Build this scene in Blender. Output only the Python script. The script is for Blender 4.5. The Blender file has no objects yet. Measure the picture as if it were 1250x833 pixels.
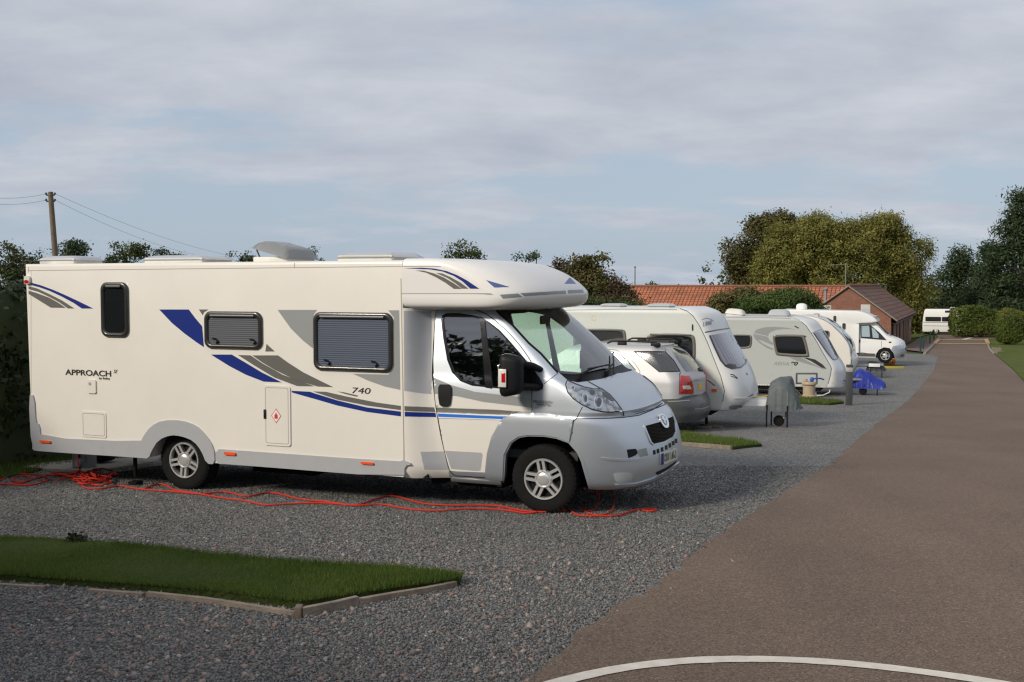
import bpy, bmesh, math, random
import numpy as np
from mathutils import Vector, Matrix, noise
from mathutils.bvhtree import BVHTree
from mathutils.geometry import delaunay_2d_cdt

random.seed(7); RNG = np.random.default_rng(7)
SC = bpy.context.scene
COL = SC.collection
R = math.radians

# ------------------------------------------------------------------ survey of the photograph
F = 1320.0; CX = 625.0; CYC = 416.5; HOR = 348.0
PT = math.atan((CYC - HOR) / F)
CAM = Vector((0, 0, 2.19))
def ray(px, py):
    x = (px - CX) / F; y = (CYC - py) / F
    return Vector((x, math.cos(PT) + y * math.sin(PT), -math.sin(PT) + y * math.cos(PT)))
GY = [-30, 0, 8, 10.3, 14, 18, 22.2, 32, 48, 66, 88, 108, 140, 4000]
GZ = [.35, .22, .05, 0, -.17, -.42, -.70, -1.10, -1.40, -1.97, -2.55, -2.76, -2.9, -2.9]
def _pchip(xs, ys):
    n = len(xs); h = [xs[i+1]-xs[i] for i in range(n-1)]; d = [(ys[i+1]-ys[i])/h[i] for i in range(n-1)]
    m = [d[0]] + [0]*(n-2) + [d[-1]]
    for i in range(1, n-1):
        if d[i-1]*d[i] > 0:
            w1 = 2*h[i]+h[i-1]; w2 = h[i]+2*h[i-1]; m[i] = (w1+w2)/(w1/d[i-1]+w2/d[i])
    return m
GM = _pchip(GY, GZ)
def g(Y):
    Y = min(max(Y, GY[0]), GY[-1]-1)
    i = 0
    while Y > GY[i+1]: i += 1
    h = GY[i+1]-GY[i]; t = (Y-GY[i])/h
    return (GZ[i]*(1+2*t)*(1-t)**2 + GM[i]*h*t*(1-t)**2 + GZ[i+1]*t*t*(3-2*t) + GM[i+1]*h*t*t*(t-1))
def ongr(px, py, dz=0.0):
    d = ray(px, py); lo, hi = 2.0, 2.0
    def f(Y):
        return CAM.z + d.z/d.y*Y - g(Y) - dz
    Y = 2.0
    while f(Y) > 0 and Y < 900: lo = Y; Y *= 1.03
    hi = Y
    for _ in range(40):
        m = (lo+hi)/2
        if f(m) > 0: lo = m
        else: hi = m
    return Vector((d.x/d.y*hi, hi, g(hi)+dz))
def atY(px, py, Y):
    d = ray(px, py); return CAM + d*(Y/d.y)

# ------------------------------------------------------------------ materials
def new_mat(name):
    m = bpy.data.materials.new(name); m.use_nodes = True
    nt = m.node_tree; b = nt.nodes['Principled BSDF']
    return m, nt, b
def lin(c):
    return tuple(((v/255)/12.92 if v/255 <= .04045 else ((v/255+.055)/1.055)**2.4) for v in c)
def N(nt, t, **kw):
    n = nt.nodes.new(t)
    for k, v in kw.items():
        if k in n.inputs: n.inputs[k].default_value = v
        else: setattr(n, k, v)
    return n
def mat(name, col, rough=.5, metal=0, coat=0, var=0.0, vscale=8, bump=0, bscale=60, spec=None, dirt=0.0):
    m, nt, b = new_mat(name)
    b.inputs['Base Color'].default_value = (*col, 1); b.inputs['Roughness'].default_value = rough
    b.inputs['Metallic'].default_value = metal; b.inputs['Coat Weight'].default_value = coat
    b.inputs['Coat Roughness'].default_value = .06
    if spec is not None: b.inputs['Specular IOR Level'].default_value = spec
    tc = N(nt, 'ShaderNodeTexCoord')
    if var:
        nz = N(nt, 'ShaderNodeTexNoise', Scale=vscale, Detail=6.0, Roughness=.6)
        nt.links.new(tc.outputs['Object'], nz.inputs['Vector'])
        mp = N(nt, 'ShaderNodeMapRange'); mp.inputs['To Min'].default_value = 1-var; mp.inputs['To Max'].default_value = 1+var
        mp.inputs['From Min'].default_value = .3; mp.inputs['From Max'].default_value = .7
        nt.links.new(nz.outputs['Fac'], mp.inputs['Value'])
        mx = N(nt, 'ShaderNodeMix', data_type='RGBA', blend_type='MULTIPLY'); mx.inputs[0].default_value = 1
        mx.inputs[6].default_value = (*col, 1)
        nt.links.new(mp.outputs[0], mx.inputs[7]); nt.links.new(mx.outputs[2], b.inputs['Base Color'])
    if bump:
        nb = N(nt, 'ShaderNodeTexNoise', Scale=bscale, Detail=4.0)
        nt.links.new(tc.outputs['Object'], nb.inputs['Vector'])
        bp = N(nt, 'ShaderNodeBump', Strength=bump, Distance=.02)
        nt.links.new(nb.outputs['Fac'], bp.inputs['Height']); nt.links.new(bp.outputs[0], b.inputs['Normal'])
    return m
def leafmat(name, cols, rough=.6, trans=.25):
    m, nt, b = new_mat(name)
    geo = N(nt, 'ShaderNodeNewGeometry'); rp = N(nt, 'ShaderNodeValToRGB')
    el = rp.color_ramp.elements
    for i, c in enumerate(cols):
        e = el[i] if i < 2 else el.new(1)
        e.position = i/(len(cols)-1); e.color = (*c, 1)
    for i, c in enumerate(cols):
        el[i].position = i/(len(cols)-1); el[i].color = (*c, 1)
    tc = N(nt, 'ShaderNodeTexCoord'); nz = N(nt, 'ShaderNodeTexNoise', Scale=.55, Detail=3.0)
    nt.links.new(tc.outputs['Object'], nz.inputs['Vector'])
    ad = N(nt, 'ShaderNodeMath', operation='MULTIPLY_ADD'); ad.inputs[1].default_value = .45
    md = N(nt, 'ShaderNodeMath', operation='MULTIPLY_ADD'); md.inputs[1].default_value = 1.6; md.inputs[2].default_value = -.55
    nt.links.new(nz.outputs['Fac'], md.inputs[0])
    nt.links.new(geo.outputs['Random Per Island'], ad.inputs[0]); nt.links.new(md.outputs[0], ad.inputs[2])
    nt.links.new(ad.outputs[0], rp.inputs['Fac']); nt.links.new(rp.outputs['Color'], b.inputs['Base Color'])
    b.inputs['Roughness'].default_value = rough
    b.inputs['Specular IOR Level'].default_value = .25
    tr = N(nt, 'ShaderNodeBsdfTranslucent'); nt.links.new(rp.outputs['Color'], tr.inputs['Color'])
    ms = N(nt, 'ShaderNodeMixShader'); ms.inputs[0].default_value = trans
    nt.links.new(b.outputs[0], ms.inputs[1]); nt.links.new(tr.outputs[0], ms.inputs[2])
    nt.links.new(ms.outputs[0], nt.nodes['Material Output'].inputs[0])
    return m
def glassmat(name, tint, rough=.02, refl=1.0, base=.06):
    m, nt, b = new_mat(name); nt.nodes.remove(b)
    tr = N(nt, 'ShaderNodeBsdfTransparent'); tr.inputs[0].default_value = (*tint, 1)
    gl = N(nt, 'ShaderNodeBsdfGlossy'); gl.inputs['Roughness'].default_value = rough
    gl.inputs['Color'].default_value = (refl, refl, refl, 1)
    lw = N(nt, 'ShaderNodeFresnel'); lw.inputs['IOR'].default_value = 1.5
    ad = N(nt, 'ShaderNodeMath', operation='ADD'); ad.inputs[1].default_value = base; ad.use_clamp = True
    ms = N(nt, 'ShaderNodeMixShader')
    nt.links.new(lw.outputs[0], ad.inputs[0]); nt.links.new(ad.outputs[0], ms.inputs[0])
    nt.links.new(tr.outputs[0], ms.inputs[1]); nt.links.new(gl.outputs[0], ms.inputs[2])
    nt.links.new(ms.outputs[0], nt.nodes['Material Output'].inputs[0])
    return m
def stripemat(name, c1, c2, scale, axis='Z', rough=.35, coat=.6):
    m, nt, b = new_mat(name)
    tc = N(nt, 'ShaderNodeTexCoord'); w = N(nt, 'ShaderNodeTexWave', Scale=scale, bands_direction=axis)
    nt.links.new(tc.outputs['Object'], w.inputs['Vector'])
    mx = N(nt, 'ShaderNodeMix', data_type='RGBA'); mx.inputs[6].default_value = (*c1, 1); mx.inputs[7].default_value = (*c2, 1)
    nt.links.new(w.outputs['Fac'], mx.inputs[0]); nt.links.new(mx.outputs[2], b.inputs['Base Color'])
    b.inputs['Roughness'].default_value = rough; b.inputs['Coat Weight'].default_value = coat; b.inputs['Coat Roughness'].default_value = .05
    return m

M = {}
M['cream'] = mat('cream_gelcoat', (.755, .71, .64), .36, coat=.3, var=.035, vscale=1.3)
M['pod'] = mat('pale_pod_gelcoat', (.80, .765, .725), .36, coat=.25, var=.02, vscale=2)
M['white'] = mat('white_gelcoat', (.80, .79, .76), .35, coat=.3, var=.02, vscale=2)
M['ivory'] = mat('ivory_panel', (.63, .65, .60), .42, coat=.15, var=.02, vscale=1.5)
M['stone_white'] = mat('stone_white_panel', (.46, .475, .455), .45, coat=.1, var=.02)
M['silver'] = mat('silver_paint', (.585, .625, .675), .42, metal=.88, coat=.45, var=.02, vscale=3)
M['silver_car'] = mat('pale_silver_paint', (.47, .47, .475), .5, metal=.3, coat=.12)
M['skirt'] = mat('grey_plastic_skirt', (.42, .425, .44), .45, metal=.15, coat=.15, var=.03)
M['blue'] = mat('blue_vinyl', (.004, .021, .185), .45, coat=.1, spec=.3)
M['sky_vinyl'] = mat('bright_blue_vinyl', (.02, .16, .62), .35, coat=.3)
M['dgrey'] = mat('warm_dark_grey_vinyl', (.13, .125, .11), .4, coat=.2)
M['lgrey'] = mat('light_grey_vinyl', (.29, .30, .295), .4, coat=.2)
M['mgrey'] = mat('mid_grey_vinyl', (.21, .22, .22), .4, coat=.2)
M['black'] = mat('black_plastic', (.009, .009, .010), .5, var=.15, vscale=20, spec=.22)
M['gloss_black'] = mat('gloss_black_trim', (.01, .01, .011), .2, coat=.4)
M['rubber'] = mat('tyre_rubber', (.012, .0115, .011), .85, var=.2, vscale=30, bump=.3, bscale=120, spec=.15)
M['seam'] = mat('panel_gap', (.02, .02, .02), .8)
M['softseam'] = mat('sealant_line', (.36, .32, .26), .7)
M['alloy'] = mat('bright_alloy', (.82, .81, .79), .26, metal=.7, coat=.3)
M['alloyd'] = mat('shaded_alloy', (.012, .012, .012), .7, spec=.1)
M['chrome'] = mat('chrome', (.85, .85, .85), .08, metal=1)
M['glass'] = glassmat('green_tinted_glass', (.74, .90, .82), base=.10)
M['sideglass'] = glassmat('dark_tinted_glass', (.30, .40, .34), base=.20)
M['lens'] = glassmat('clear_lens', (.95, .96, .97), base=.04)
M['darkglass'] = mat('smoked_window', (.012, .013, .015), .06, coat=1)
M['privacy'] = mat('privacy_glass', (.035, .035, .036), .05, coat=1, spec=.9)
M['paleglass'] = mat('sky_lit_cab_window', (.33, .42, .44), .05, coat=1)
M['blind'] = stripemat('pleated_blind', (.055, .057, .064), (.17, .175, .19), 14.5, 'Z')
M['blind_blue'] = stripemat('pleated_blind_blue', (.045, .055, .08), (.14, .16, .21), 14.5, 'Z')
M['wframe'] = mat('window_frame_plastic', (.030, .028, .025), .32, coat=.3)
M['wframe_l'] = mat('taupe_window_frame', (.17, .15, .125), .4, coat=.2)
M['curtain'] = stripemat('grey_lilac_curtain', (.15, .15, .19), (.26, .26, .31), 3.0, 'Y', rough=.25, coat=1)
M['orange'] = mat('amber_lens', (.85, .10, .015), .25, coat=.6)
M['red_lens'] = mat('red_lens', (.50, .006, .008), .15, coat=1)
M['white_lens'] = mat('white_lens', (.75, .72, .66), .2, coat=1)
M['interior'] = mat('cab_interior', (.05, .052, .055), .8, var=.2)
M['seat'] = mat('seat_cloth', (.035, .04, .045), .9)
M['dome'] = mat('smoky_acrylic_dome', (.44, .45, .45), .15, coat=.8)
M['dirty_white'] = mat('white_plastic', (.70, .68, .62), .5, var=.06, vscale=6)
M['under'] = mat('underbody', (.010, .010, .010), .9, spec=.1)
M['cable'] = mat('red_cable', (.50, .036, .020), .7, spec=.2)
M['galv'] = mat('galvanised_steel', (.34, .35, .36), .5, metal=.6, var=.1)
M['wood'] = mat('weathered_wood', (.17, .13, .09), .85, var=.25, vscale=6, bump=.4)
M['bark'] = mat('bark', (.075, .06, .045), .9, var=.3, vscale=5, bump=.8, bscale=15)
M['concrete'] = mat('concrete', (.33, .30, .26), .9, var=.18, vscale=5, bump=.25, bscale=70)
M['conc_edge'] = mat('concrete_edging', (.25, .20, .155), .9, var=.35, vscale=7, bump=.4, bscale=60)
M['cover'] = mat('grey_cover_cloth', (.085, .10, .104), .6, var=.12, vscale=6, bump=.6, bscale=9)
M['bluetarp'] = mat('blue_tarpaulin', (.010, .025, .26), .45, var=.15, vscale=8, bump=.6, bscale=12)
M['blackcloth'] = mat('black_cover_cloth', (.012, .014, .016), .6, bump=.5, bscale=14)
M['beige'] = mat('beige_polythene', (.42, .33, .22), .5, var=.08)
M['blue_plastic'] = mat('blue_plastic', (.03, .09, .42), .4)
M['orange_plastic'] = mat('orange_plastic', (.75, .22, .02), .5)
M['lime_paint'] = mat('yellow_green_paint', (.34, .30, .035), .6)
M['bollard'] = mat('bollard_grey', (.065, .065, .07), .55, var=.15, vscale=9)
M['lampglass'] = mat('lamp_diffuser', (.45, .44, .40), .3, coat=.5)
M['post_green'] = mat('dark_green_paint', (.012, .045, .03), .5)
M['white_sign'] = mat('white_enamel', (.6, .6, .58), .5)
M['text_dark'] = mat('dark_lettering', (.035, .03, .028), .4)
M['red_ink'] = mat('red_print', (.62, .03, .02), .5)
M['plate'] = mat('number_plate_white', (.62, .60, .52), .4, coat=.3)
M['plate_y'] = mat('number_plate_yellow', (.65, .46, .06), .4)
M['gold'] = mat('gold_badge', (.62, .50, .16), .5)
M['greybumper'] = mat('dark_grey_bumper', (.085, .088, .09), .42, metal=.2, coat=.25)
M['fascia'] = mat('black_fascia', (.015, .013, .012), .6)
M['door_wood'] = mat('brown_door', (.13, .05, .03), .6, var=.2, vscale=4)

# ------------------------------------------------------------------ object helpers
def mk(name, bm, mats, parent=None, smooth=True, ang=None):
    me = bpy.data.meshes.new(name); bm.to_mesh(me); bm.free()
    if not isinstance(mats, (list, tuple)): mats = [mats]
    for m in mats: me.materials.append(m)
    if smooth:
        me.polygons.foreach_set('use_smooth', [True]*len(me.polygons))
        try: me.set_sharp_from_angle(angle=R(ang or 38))
        except Exception: pass
    o = bpy.data.objects.new(name, me); COL.objects.link(o)
    if parent: o.parent = parent
    return o
def mknp(name, verts, faces, mat_, parent=None, smooth=False):
    """verts (n,3), faces (m,k) with one k"""
    me = bpy.data.meshes.new(name); k = faces.shape[1]
    me.vertices.add(len(verts)); me.vertices.foreach_set('co', verts.astype(np.float32).ravel())
    me.loops.add(faces.size); me.loops.foreach_set('vertex_index', faces.astype(np.int32).ravel())
    me.polygons.add(len(faces)); me.polygons.foreach_set('loop_start', np.arange(0, faces.size, k, dtype=np.int32))
    me.update(calc_edges=True)
    if smooth: me.polygons.foreach_set('use_smooth', [True]*len(me.polygons))
    for m in (mat_ if isinstance(mat_, (list, tuple)) else [mat_]): me.materials.append(m)
    o = bpy.data.objects.new(name, me); COL.objects.link(o)
    if parent: o.parent = parent
    return o
def tag(o, label=None, cat=None, group=None, kind=None):
    if label: o['label'] = label
    if cat: o['category'] = cat
    if group: o['group'] = group
    if kind: o['kind'] = kind
    return o
def empty(name, loc, rz, label, cat, group=None):
    o = bpy.data.objects.new(name, None); COL.objects.link(o); o.empty_display_size = .2
    o.location = loc; o.rotation_euler = (0, 0, rz)
    return tag(o, label, cat, group)
def box(bm, x0, x1, y0, y1, z0, z1, bev=0, mi=0, seg=2):
    vs = [bm.verts.new((x, y, z)) for z in (z0, z1) for y in (y0, y1) for x in (x0, x1)]
    fs = [bm.faces.new([vs[i] for i in f]) for f in ((0,2,3,1),(4,5,7,6),(0,1,5,4),(2,6,7,3),(0,4,6,2),(1,3,7,5))]
    for f in fs: f.material_index = mi
    if bev:
        es = list({e for f in fs for e in f.edges})
        r = bmesh.ops.bevel(bm, geom=es, offset=bev, segments=seg, affect='EDGES', profile=.5)
        for f in r['faces']: f.material_index = mi
    return vs
def tube(bm, pts, rad, n=8, mi=0, caps=True):
    pts = [Vector(p) for p in pts]; rr = rad if isinstance(rad, (list, tuple)) else [rad]*len(pts)
    rings = []
    up = None
    for i, p in enumerate(pts):
        t = (pts[min(i+1, len(pts)-1)] - pts[max(i-1, 0)]).normalized()
        if up is None:
            up = Vector((0, 0, 1)) if abs(t.z) < .9 else Vector((1, 0, 0))
        a = (up - t*up.dot(t))
        if a.length < 1e-5: a = t.orthogonal()
        a.normalize(); b = t.cross(a); up = a
        rings.append([bm.verts.new(p + (a*math.cos(2*math.pi*k/n) + b*math.sin(2*math.pi*k/n))*rr[i]) for k in range(n)])
    for i in range(len(rings)-1):
        for k in range(n):
            f = bm.faces.new((rings[i][k], rings[i][(k+1) % n], rings[i+1][(k+1) % n], rings[i+1][k])); f.material_index = mi
    if caps:
        f = bm.faces.new(rings[0][::-1]); f.material_index = mi
        f = bm.faces.new(rings[-1]); f.material_index = mi
def lathe(bm, prof, n=40, axis='y', c=(0, 0, 0), mi=0, close=False):
    """prof: list of (radius, along). axis y or z."""
    rings = []
    for r, a in prof:
        ring = []
        for k in range(n):
            th = 2*math.pi*k/n
            if axis == 'y': p = (c[0]+r*math.cos(th), c[1]+a, c[2]+r*math.sin(th))
            elif axis == 'x': p = (c[0]+a, c[1]+r*math.cos(th), c[2]+r*math.sin(th))
            else: p = (c[0]+r*math.cos(th), c[1]+r*math.sin(th), c[2]+a)
            ring.append(bm.verts.new(p))
        rings.append(ring)
    for i in range(len(rings)-1):
        for k in range(n):
            f = bm.faces.new((rings[i][k], rings[i][(k+1) % n], rings[i+1][(k+1) % n], rings[i+1][k])); f.material_index = mi
    for ring, r in ((rings[0], prof[0][0]), (rings[-1], prof[-1][0])):
        if r > 1e-4 and close:
            f = bm.faces.new(ring); f.material_index = mi
    return rings
def fixn(bm):
    bmesh.ops.recalc_face_normals(bm, faces=bm.faces[:])
def sample_poly(poly, step, closed=True):
    out = []; n = len(poly)
    for i in range(n if closed else n-1):
        a = poly[i]; b = poly[(i+1) % n]
        L = math.hypot(b[0]-a[0], b[1]-a[1]); k = max(1, int(math.ceil(L/step)))
        for j in range(k):
            out.append((a[0]+(b[0]-a[0])*j/k, a[1]+(b[1]-a[1])*j/k))
    if not closed: out.append(poly[-1])
    return out
def inpoly(p, poly):
    x, y = p; c = False; n = len(poly); j = n-1
    for i in range(n):
        xi, yi = poly[i]; xj, yj = poly[j]
        if (yi > y) != (yj > y) and x < (xj-xi)*(y-yi)/(yj-yi)+xi: c = not c
        j = i
    return c
def smooth_poly(poly, it=1, closed=True):
    for _ in range(it):
        q = []; n = len(poly)
        for i in range(n if closed else n-1):
            a = poly[i]; b = poly[(i+1) % n]
            q += [(a[0]*.75+b[0]*.25, a[1]*.75+b[1]*.25), (a[0]*.25+b[0]*.75, a[1]*.25+b[1]*.75)]
        if not closed: q = [poly[0]] + q + [poly[-1]]
        poly = q
    return poly
def cdt(poly, step, holes=()):
    """triangulate a 2-D polygon with interior grid points -> (points, tris)"""
    b = sample_poly(poly, step); n = len(b)
    pts = list(b); edges = [(i, (i+1) % n) for i in range(n)]
    for h in holes:
        s = sample_poly(h, step); k = len(pts); pts += s
        edges += [(k+i, k+(i+1) % len(s)) for i in range(len(s))]
    xs = [p[0] for p in b]; ys = [p[1] for p in b]
    y = min(ys)+step*.5; row = 0
    while y < max(ys):
        x = min(xs)+step*(.5 if row % 2 else .25)
        while x < max(xs):
            if inpoly((x, y), b) and not any(inpoly((x, y), h) for h in holes): pts.append((x, y))
            x += step
        y += step; row += 1
    r = delaunay_2d_cdt([Vector(p) for p in pts], edges, [], 0, 1e-6)
    V, T = r[0], r[2]
    tris = []
    for t in T:
        c = ((V[t[0]].x+V[t[1]].x+V[t[2]].x)/3, (V[t[0]].y+V[t[1]].y+V[t[2]].y)/3)
        if inpoly(c, b) and not any(inpoly(c, h) for h in holes): tris.append(t)
    return [(v.x, v.y) for v in V], tris

class Veh:
    """a local frame standing on the ground: x forward, y left, z up"""
    def __init__(s, origin, A, root):
        s.M = Matrix.Translation(origin) @ Matrix.Rotation(-A, 4, 'Z'); s.Mi = s.M.inverted()
        s.root = root; s.cam = s.Mi @ CAM
    def lray(s, px, py):
        return s.cam, (s.Mi.to_3x3() @ ray(px, py)).normalized()
    def at(s, px, py, y0):
        o, d = s.lray(px, py); t = (y0-o.y)/d.y; return o + d*t
    def side(s, px, py, y0):
        p = s.at(px, py, y0); return (p.x, p.z)
    def proj(s, p):
        w = s.M @ Vector(p) - CAM
        f = w.y*math.cos(PT)-w.z*math.sin(PT); u = w.y*math.sin(PT)+w.z*math.cos(PT)
        return (CX+F*w.x/f, CYC-F*u/f)
    def bvh(s, bm):
        bm.normal_update(); return BVHTree.FromBMesh(bm)
    # sheet laid on a surface, its outline seen from the survey camera
    def patch(s, bvh, poly, off=.004, step=2.0, sm=0, mirror=False, centre=False, bm=None, mi=0, rim=.004, holes=(), maxd=None):
        if sm: poly = smooth_poly(poly, sm)
        pts, tris = cdt(poly, step, holes)
        own = bmesh.new(); vs = []
        for p in pts:
            o, d = s.lray(*p); h = bvh.ray_cast(o, d)
            vs.append(own.verts.new(h[0]) if h[0] is not None else None)
        for t in tris:
            q = [vs[i] for i in t]
            if None in q: continue
            if maxd and max((q[0].co-q[1].co).length, (q[1].co-q[2].co).length, (q[0].co-q[2].co).length) > maxd: continue
            try: f = own.faces.new(q)
            except ValueError: continue
        s._finish(own, off, rim, mirror, centre)
        return s._merge(own, bm, mi)
    def ribbon(s, bvh, line, w, closed=False, off=.003, step=2.0, sm=0, mirror=False, bm=None, mi=0, rim=.003, inner=False):
        if sm: line = smooth_poly(line, sm, closed)
        L = sample_poly(line, step, closed); n = len(L); own = bmesh.new(); A = []; B = []
        ar = sum(L[i][0]*L[(i+1) % n][1]-L[(i+1) % n][0]*L[i][1] for i in range(n)) if closed else 1
        for i in range(n):
            a = L[(i-1) % n] if closed else L[max(i-1, 0)]; b = L[(i+1) % n] if closed else L[min(i+1, n-1)]
            tx, ty = b[0]-a[0], b[1]-a[1]; l = math.hypot(tx, ty) or 1; nx, ny = -ty/l, tx/l
            if ar < 0: nx, ny = -nx, -ny
            lo, hi = (0, w) if inner else (-w/2, w/2)
            q = []
            for k in (lo, hi):
                o, d = s.lray(L[i][0]+nx*k, L[i][1]+ny*k); h = bvh.ray_cast(o, d)
                q.append(own.verts.new(h[0]) if h[0] is not None else None)
            A.append(q[0]); B.append(q[1])
        for i in range(n if closed else n-1):
            j = (i+1) % n; q = [A[i], A[j], B[j], B[i]]
            if None in q: continue
            try: own.faces.new(q)
            except ValueError: pass
        s._finish(own, off, rim, mirror, False)
        return s._merge(own, bm, mi)
    def _finish(s, own, off, rim, mirror, centre):
        for v in [v for v in own.verts if not v.link_faces]: own.verts.remove(v)
        if centre:
            bmesh.ops.bisect_plane(own, geom=own.verts[:]+own.edges[:]+own.faces[:], plane_co=(0, 0, 0), plane_no=(0, 1, 0), clear_outer=True)
        own.normal_update()
        for f in own.faces:
            if f.normal.dot(f.calc_center_median()-s.cam) > 0: f.normal_flip()
        own.normal_update()
        nrm = {v: v.normal.copy() for v in own.verts}
        if rim:
            be = [e for e in own.edges if len(e.link_faces) == 1 and not (centre and abs(e.verts[0].co.y) < 1e-4 and abs(e.verts[1].co.y) < 1e-4)]
            mp = {}
            for e in be:
                for v in e.verts:
                    if v not in mp: mp[v] = own.verts.new(v.co - nrm[v]*rim)
            for v in nrm: v.co += nrm[v]*off
            for e in be:
                a, b = e.verts
                try: own.faces.new((b, a, mp[a], mp[b]))
                except ValueError: pass
        else:
            for v in nrm: v.co += nrm[v]*off
        if mirror or centre:
            vm = {}
            for v in own.verts[:]:
                vm[v] = v if (centre and abs(v.co.y) < 1e-4) else own.verts.new((v.co.x, -v.co.y, v.co.z))
            for f in own.faces[:]:
                try: own.faces.new([vm[v] for v in f.verts][::-1])
                except ValueError: pass
        own.normal_update()
    def _merge(s, own, bm, mi):
        for f in own.faces: f.material_index = mi
        if bm is None: return own
        mp = {v: bm.verts.new(v.co) for v in own.verts}
        for f in own.faces:
            try:
                q = bm.faces.new([mp[v] for v in f.verts]); q.material_index = mi
            except ValueError: pass
        own.free(); return bm
    # cut a half-shell (y<=0) along an outline; returns faces inside
    def carve(s, bm, poly, side=False):
        pr = (lambda p: (p.x, p.z)) if side else (lambda p: s.proj(p))
        n = len(poly)
        for i in range(n):
            a = poly[i]; b = poly[(i+1) % n]
            bx0, bx1 = min(a[0], b[0]), max(a[0], b[0]); by0, by1 = min(a[1], b[1]), max(a[1], b[1])
            if side:
                no = Vector((b[1]-a[1], 0, -(b[0]-a[0]))); co = Vector((a[0], 0, a[1]))
            else:
                no = s.lray(*a)[1].cross(s.lray(*b)[1]); co = s.cam
            if no.length < 1e-9: continue
            pc = {}
            fs = []
            for f in bm.faces:
                q = []
                for v in f.verts:
                    if v not in pc: pc[v] = pr(v.co)
                    q.append(pc[v])
                if max(p[0] for p in q) < bx0 or min(p[0] for p in q) > bx1 or max(p[1] for p in q) < by0 or min(p[1] for p in q) > by1: continue
                fs.append(f)
            if not fs: continue
            es = list({e for f in fs for e in f.edges}); vv = list({v for f in fs for v in f.verts})
            bmesh.ops.bisect_plane(bm, geom=vv+es+fs, dist=1e-5, plane_co=co, plane_no=no.normalized())
        return [f for f in bm.faces if inpoly(pr(f.calc_center_median()), poly)]

def se_slice(z, hw, xc, xf, n, xr, nc=22, nside=6, dz=None):
    """right half plan curve from (xr,-hw) forward to (xf,0)"""
    pts = [(xr+(xc-xr)*i/nside, -hw, z) for i in range(nside)]
    for k in range(nc+1):
        th = math.pi/2*(1-k/nc)
        x = xc+(xf-xc)*max(math.cos(th), 0)**(2/n); y = -hw*max(math.sin(th), 0)**(2/n)
        pts.append((x, y if k < nc else 0.0, z if dz is None else z+dz*(1-(y/hw)**2)))
    return pts
def half_shell(slices, nc=22, nside=6, top=True, bottom=False, back=False):
    bm = bmesh.new()
    rows = [[bm.verts.new(p) for p in se_slice(*s, nc=nc, nside=nside)] for s in slices]
    for i in range(len(rows)-1):
        for k in range(len(rows[i])-1):
            bm.faces.new((rows[i][k], rows[i][k+1], rows[i+1][k+1], rows[i+1][k]))
    for flag, row, inv in ((top, rows[-1], False), (bottom, rows[0], True)):
        if not flag: continue
        z = row[0].co.z
        c = [bm.verts.new((v.co.x, 0, v.co.z)) for v in row[:-1]] + [row[-1]]
        for k in range(len(row)-1):
            q = [row[k], row[k+1], c[k+1], c[k]] if k < len(row)-2 else [row[k], row[k+1], c[k]]
            f = bm.faces.new(q if not inv else q[::-1])
    if back:
        c = [bm.verts.new((r[0].co.x, 0, r[0].co.z)) for r in rows]
        for i in range(len(rows)-1):
            bm.faces.new((rows[i][0], rows[i+1][0], c[i+1], c[i]))
        bmesh.ops.remove_doubles(bm, verts=bm.verts[:], dist=1e-5)
    return bm
def interp_slices(keys, per=4):
    """keys: list of tuples -> smooth (Catmull) interpolation"""
    out = []; n = len(keys)
    for i in range(n-1):
        p0 = keys[max(i-1, 0)]; p1 = keys[i]; p2 = keys[i+1]; p3 = keys[min(i+2, n-1)]
        for j in range(per):
            t = j/per
            out.append(tuple(.5*((2*b)+(-a+c)*t+(2*a-5*b+4*c-d)*t*t+(-a+3*b-3*c+d)*t**3) for a, b, c, d in zip(p0, p1, p2, p3)))
    out.append(keys[-1]); return out
def mirror_bm(bm):
    vm = {}
    for v in bm.verts[:]:
        vm[v] = v if abs(v.co.y) < 1e-4 else bm.verts.new((v.co.x, -v.co.y, v.co.z))
    for f in bm.faces[:]:
        try:
            q = bm.faces.new([vm[v] for v in f.verts][::-1]); q.material_index = f.material_index
        except ValueError: pass
    return bm
def take(bm, faces):
    """split faces off into a new bmesh"""
    nb = bmesh.new(); mp = {}
    for f in faces:
        for v in f.verts:
            if v not in mp: mp[v] = nb.verts.new(v.co)
        q = nb.faces.new([mp[v] for v in f.verts]); q.material_index = f.material_index
    bmesh.ops.delete(bm, geom=faces, context='FACES')
    return nb
def rrect(x0, x1, z0, z1, r, n=6):
    out = []
    for cx, cz, a in ((x1-r, z1-r, 0), (x0+r, z1-r, 90), (x0+r, z0+r, 180), (x1-r, z0+r, 270)):
        for k in range(n+1):
            th = R(a+90*k/n); out.append((cx+r*math.cos(th), cz+r*math.sin(th)))
    return out
def plate(bm, outline, y, d, mi=0, bev=0):
    """outline in (x,z), standing proud of plane y towards -y by d"""
    a = [bm.verts.new((x, y-d, z)) for x, z in outline]; b = [bm.verts.new((x, y+.004, z)) for x, z in outline]
    f = bm.faces.new(a); f.material_index = mi; n = len(a)
    for i in range(n):
        q = bm.faces.new((a[i], b[i], b[(i+1) % n], a[(i+1) % n])); q.material_index = mi
    fixn(bm)
def ring(bm, outline, inner, y, d, mi=0):
    n = len(outline); rows = []
    prof = [(0, .003), (0, d*.6), (.25, d), (.75, d), (1, d*.55), (1, -.006)]
    for t, dd in prof:
        rows.append([bm.verts.new((o[0]+(i_[0]-o[0])*t, y-dd, o[1]+(i_[1]-o[1])*t)) for o, i_ in zip(outline, inner)])
    for i in range(len(rows)-1):
        for k in range(n):
            f = bm.faces.new((rows[i][k], rows[i][(k+1) % n], rows[i+1][(k+1) % n], rows[i+1][k])); f.material_index = mi
    fixn(bm)
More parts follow.
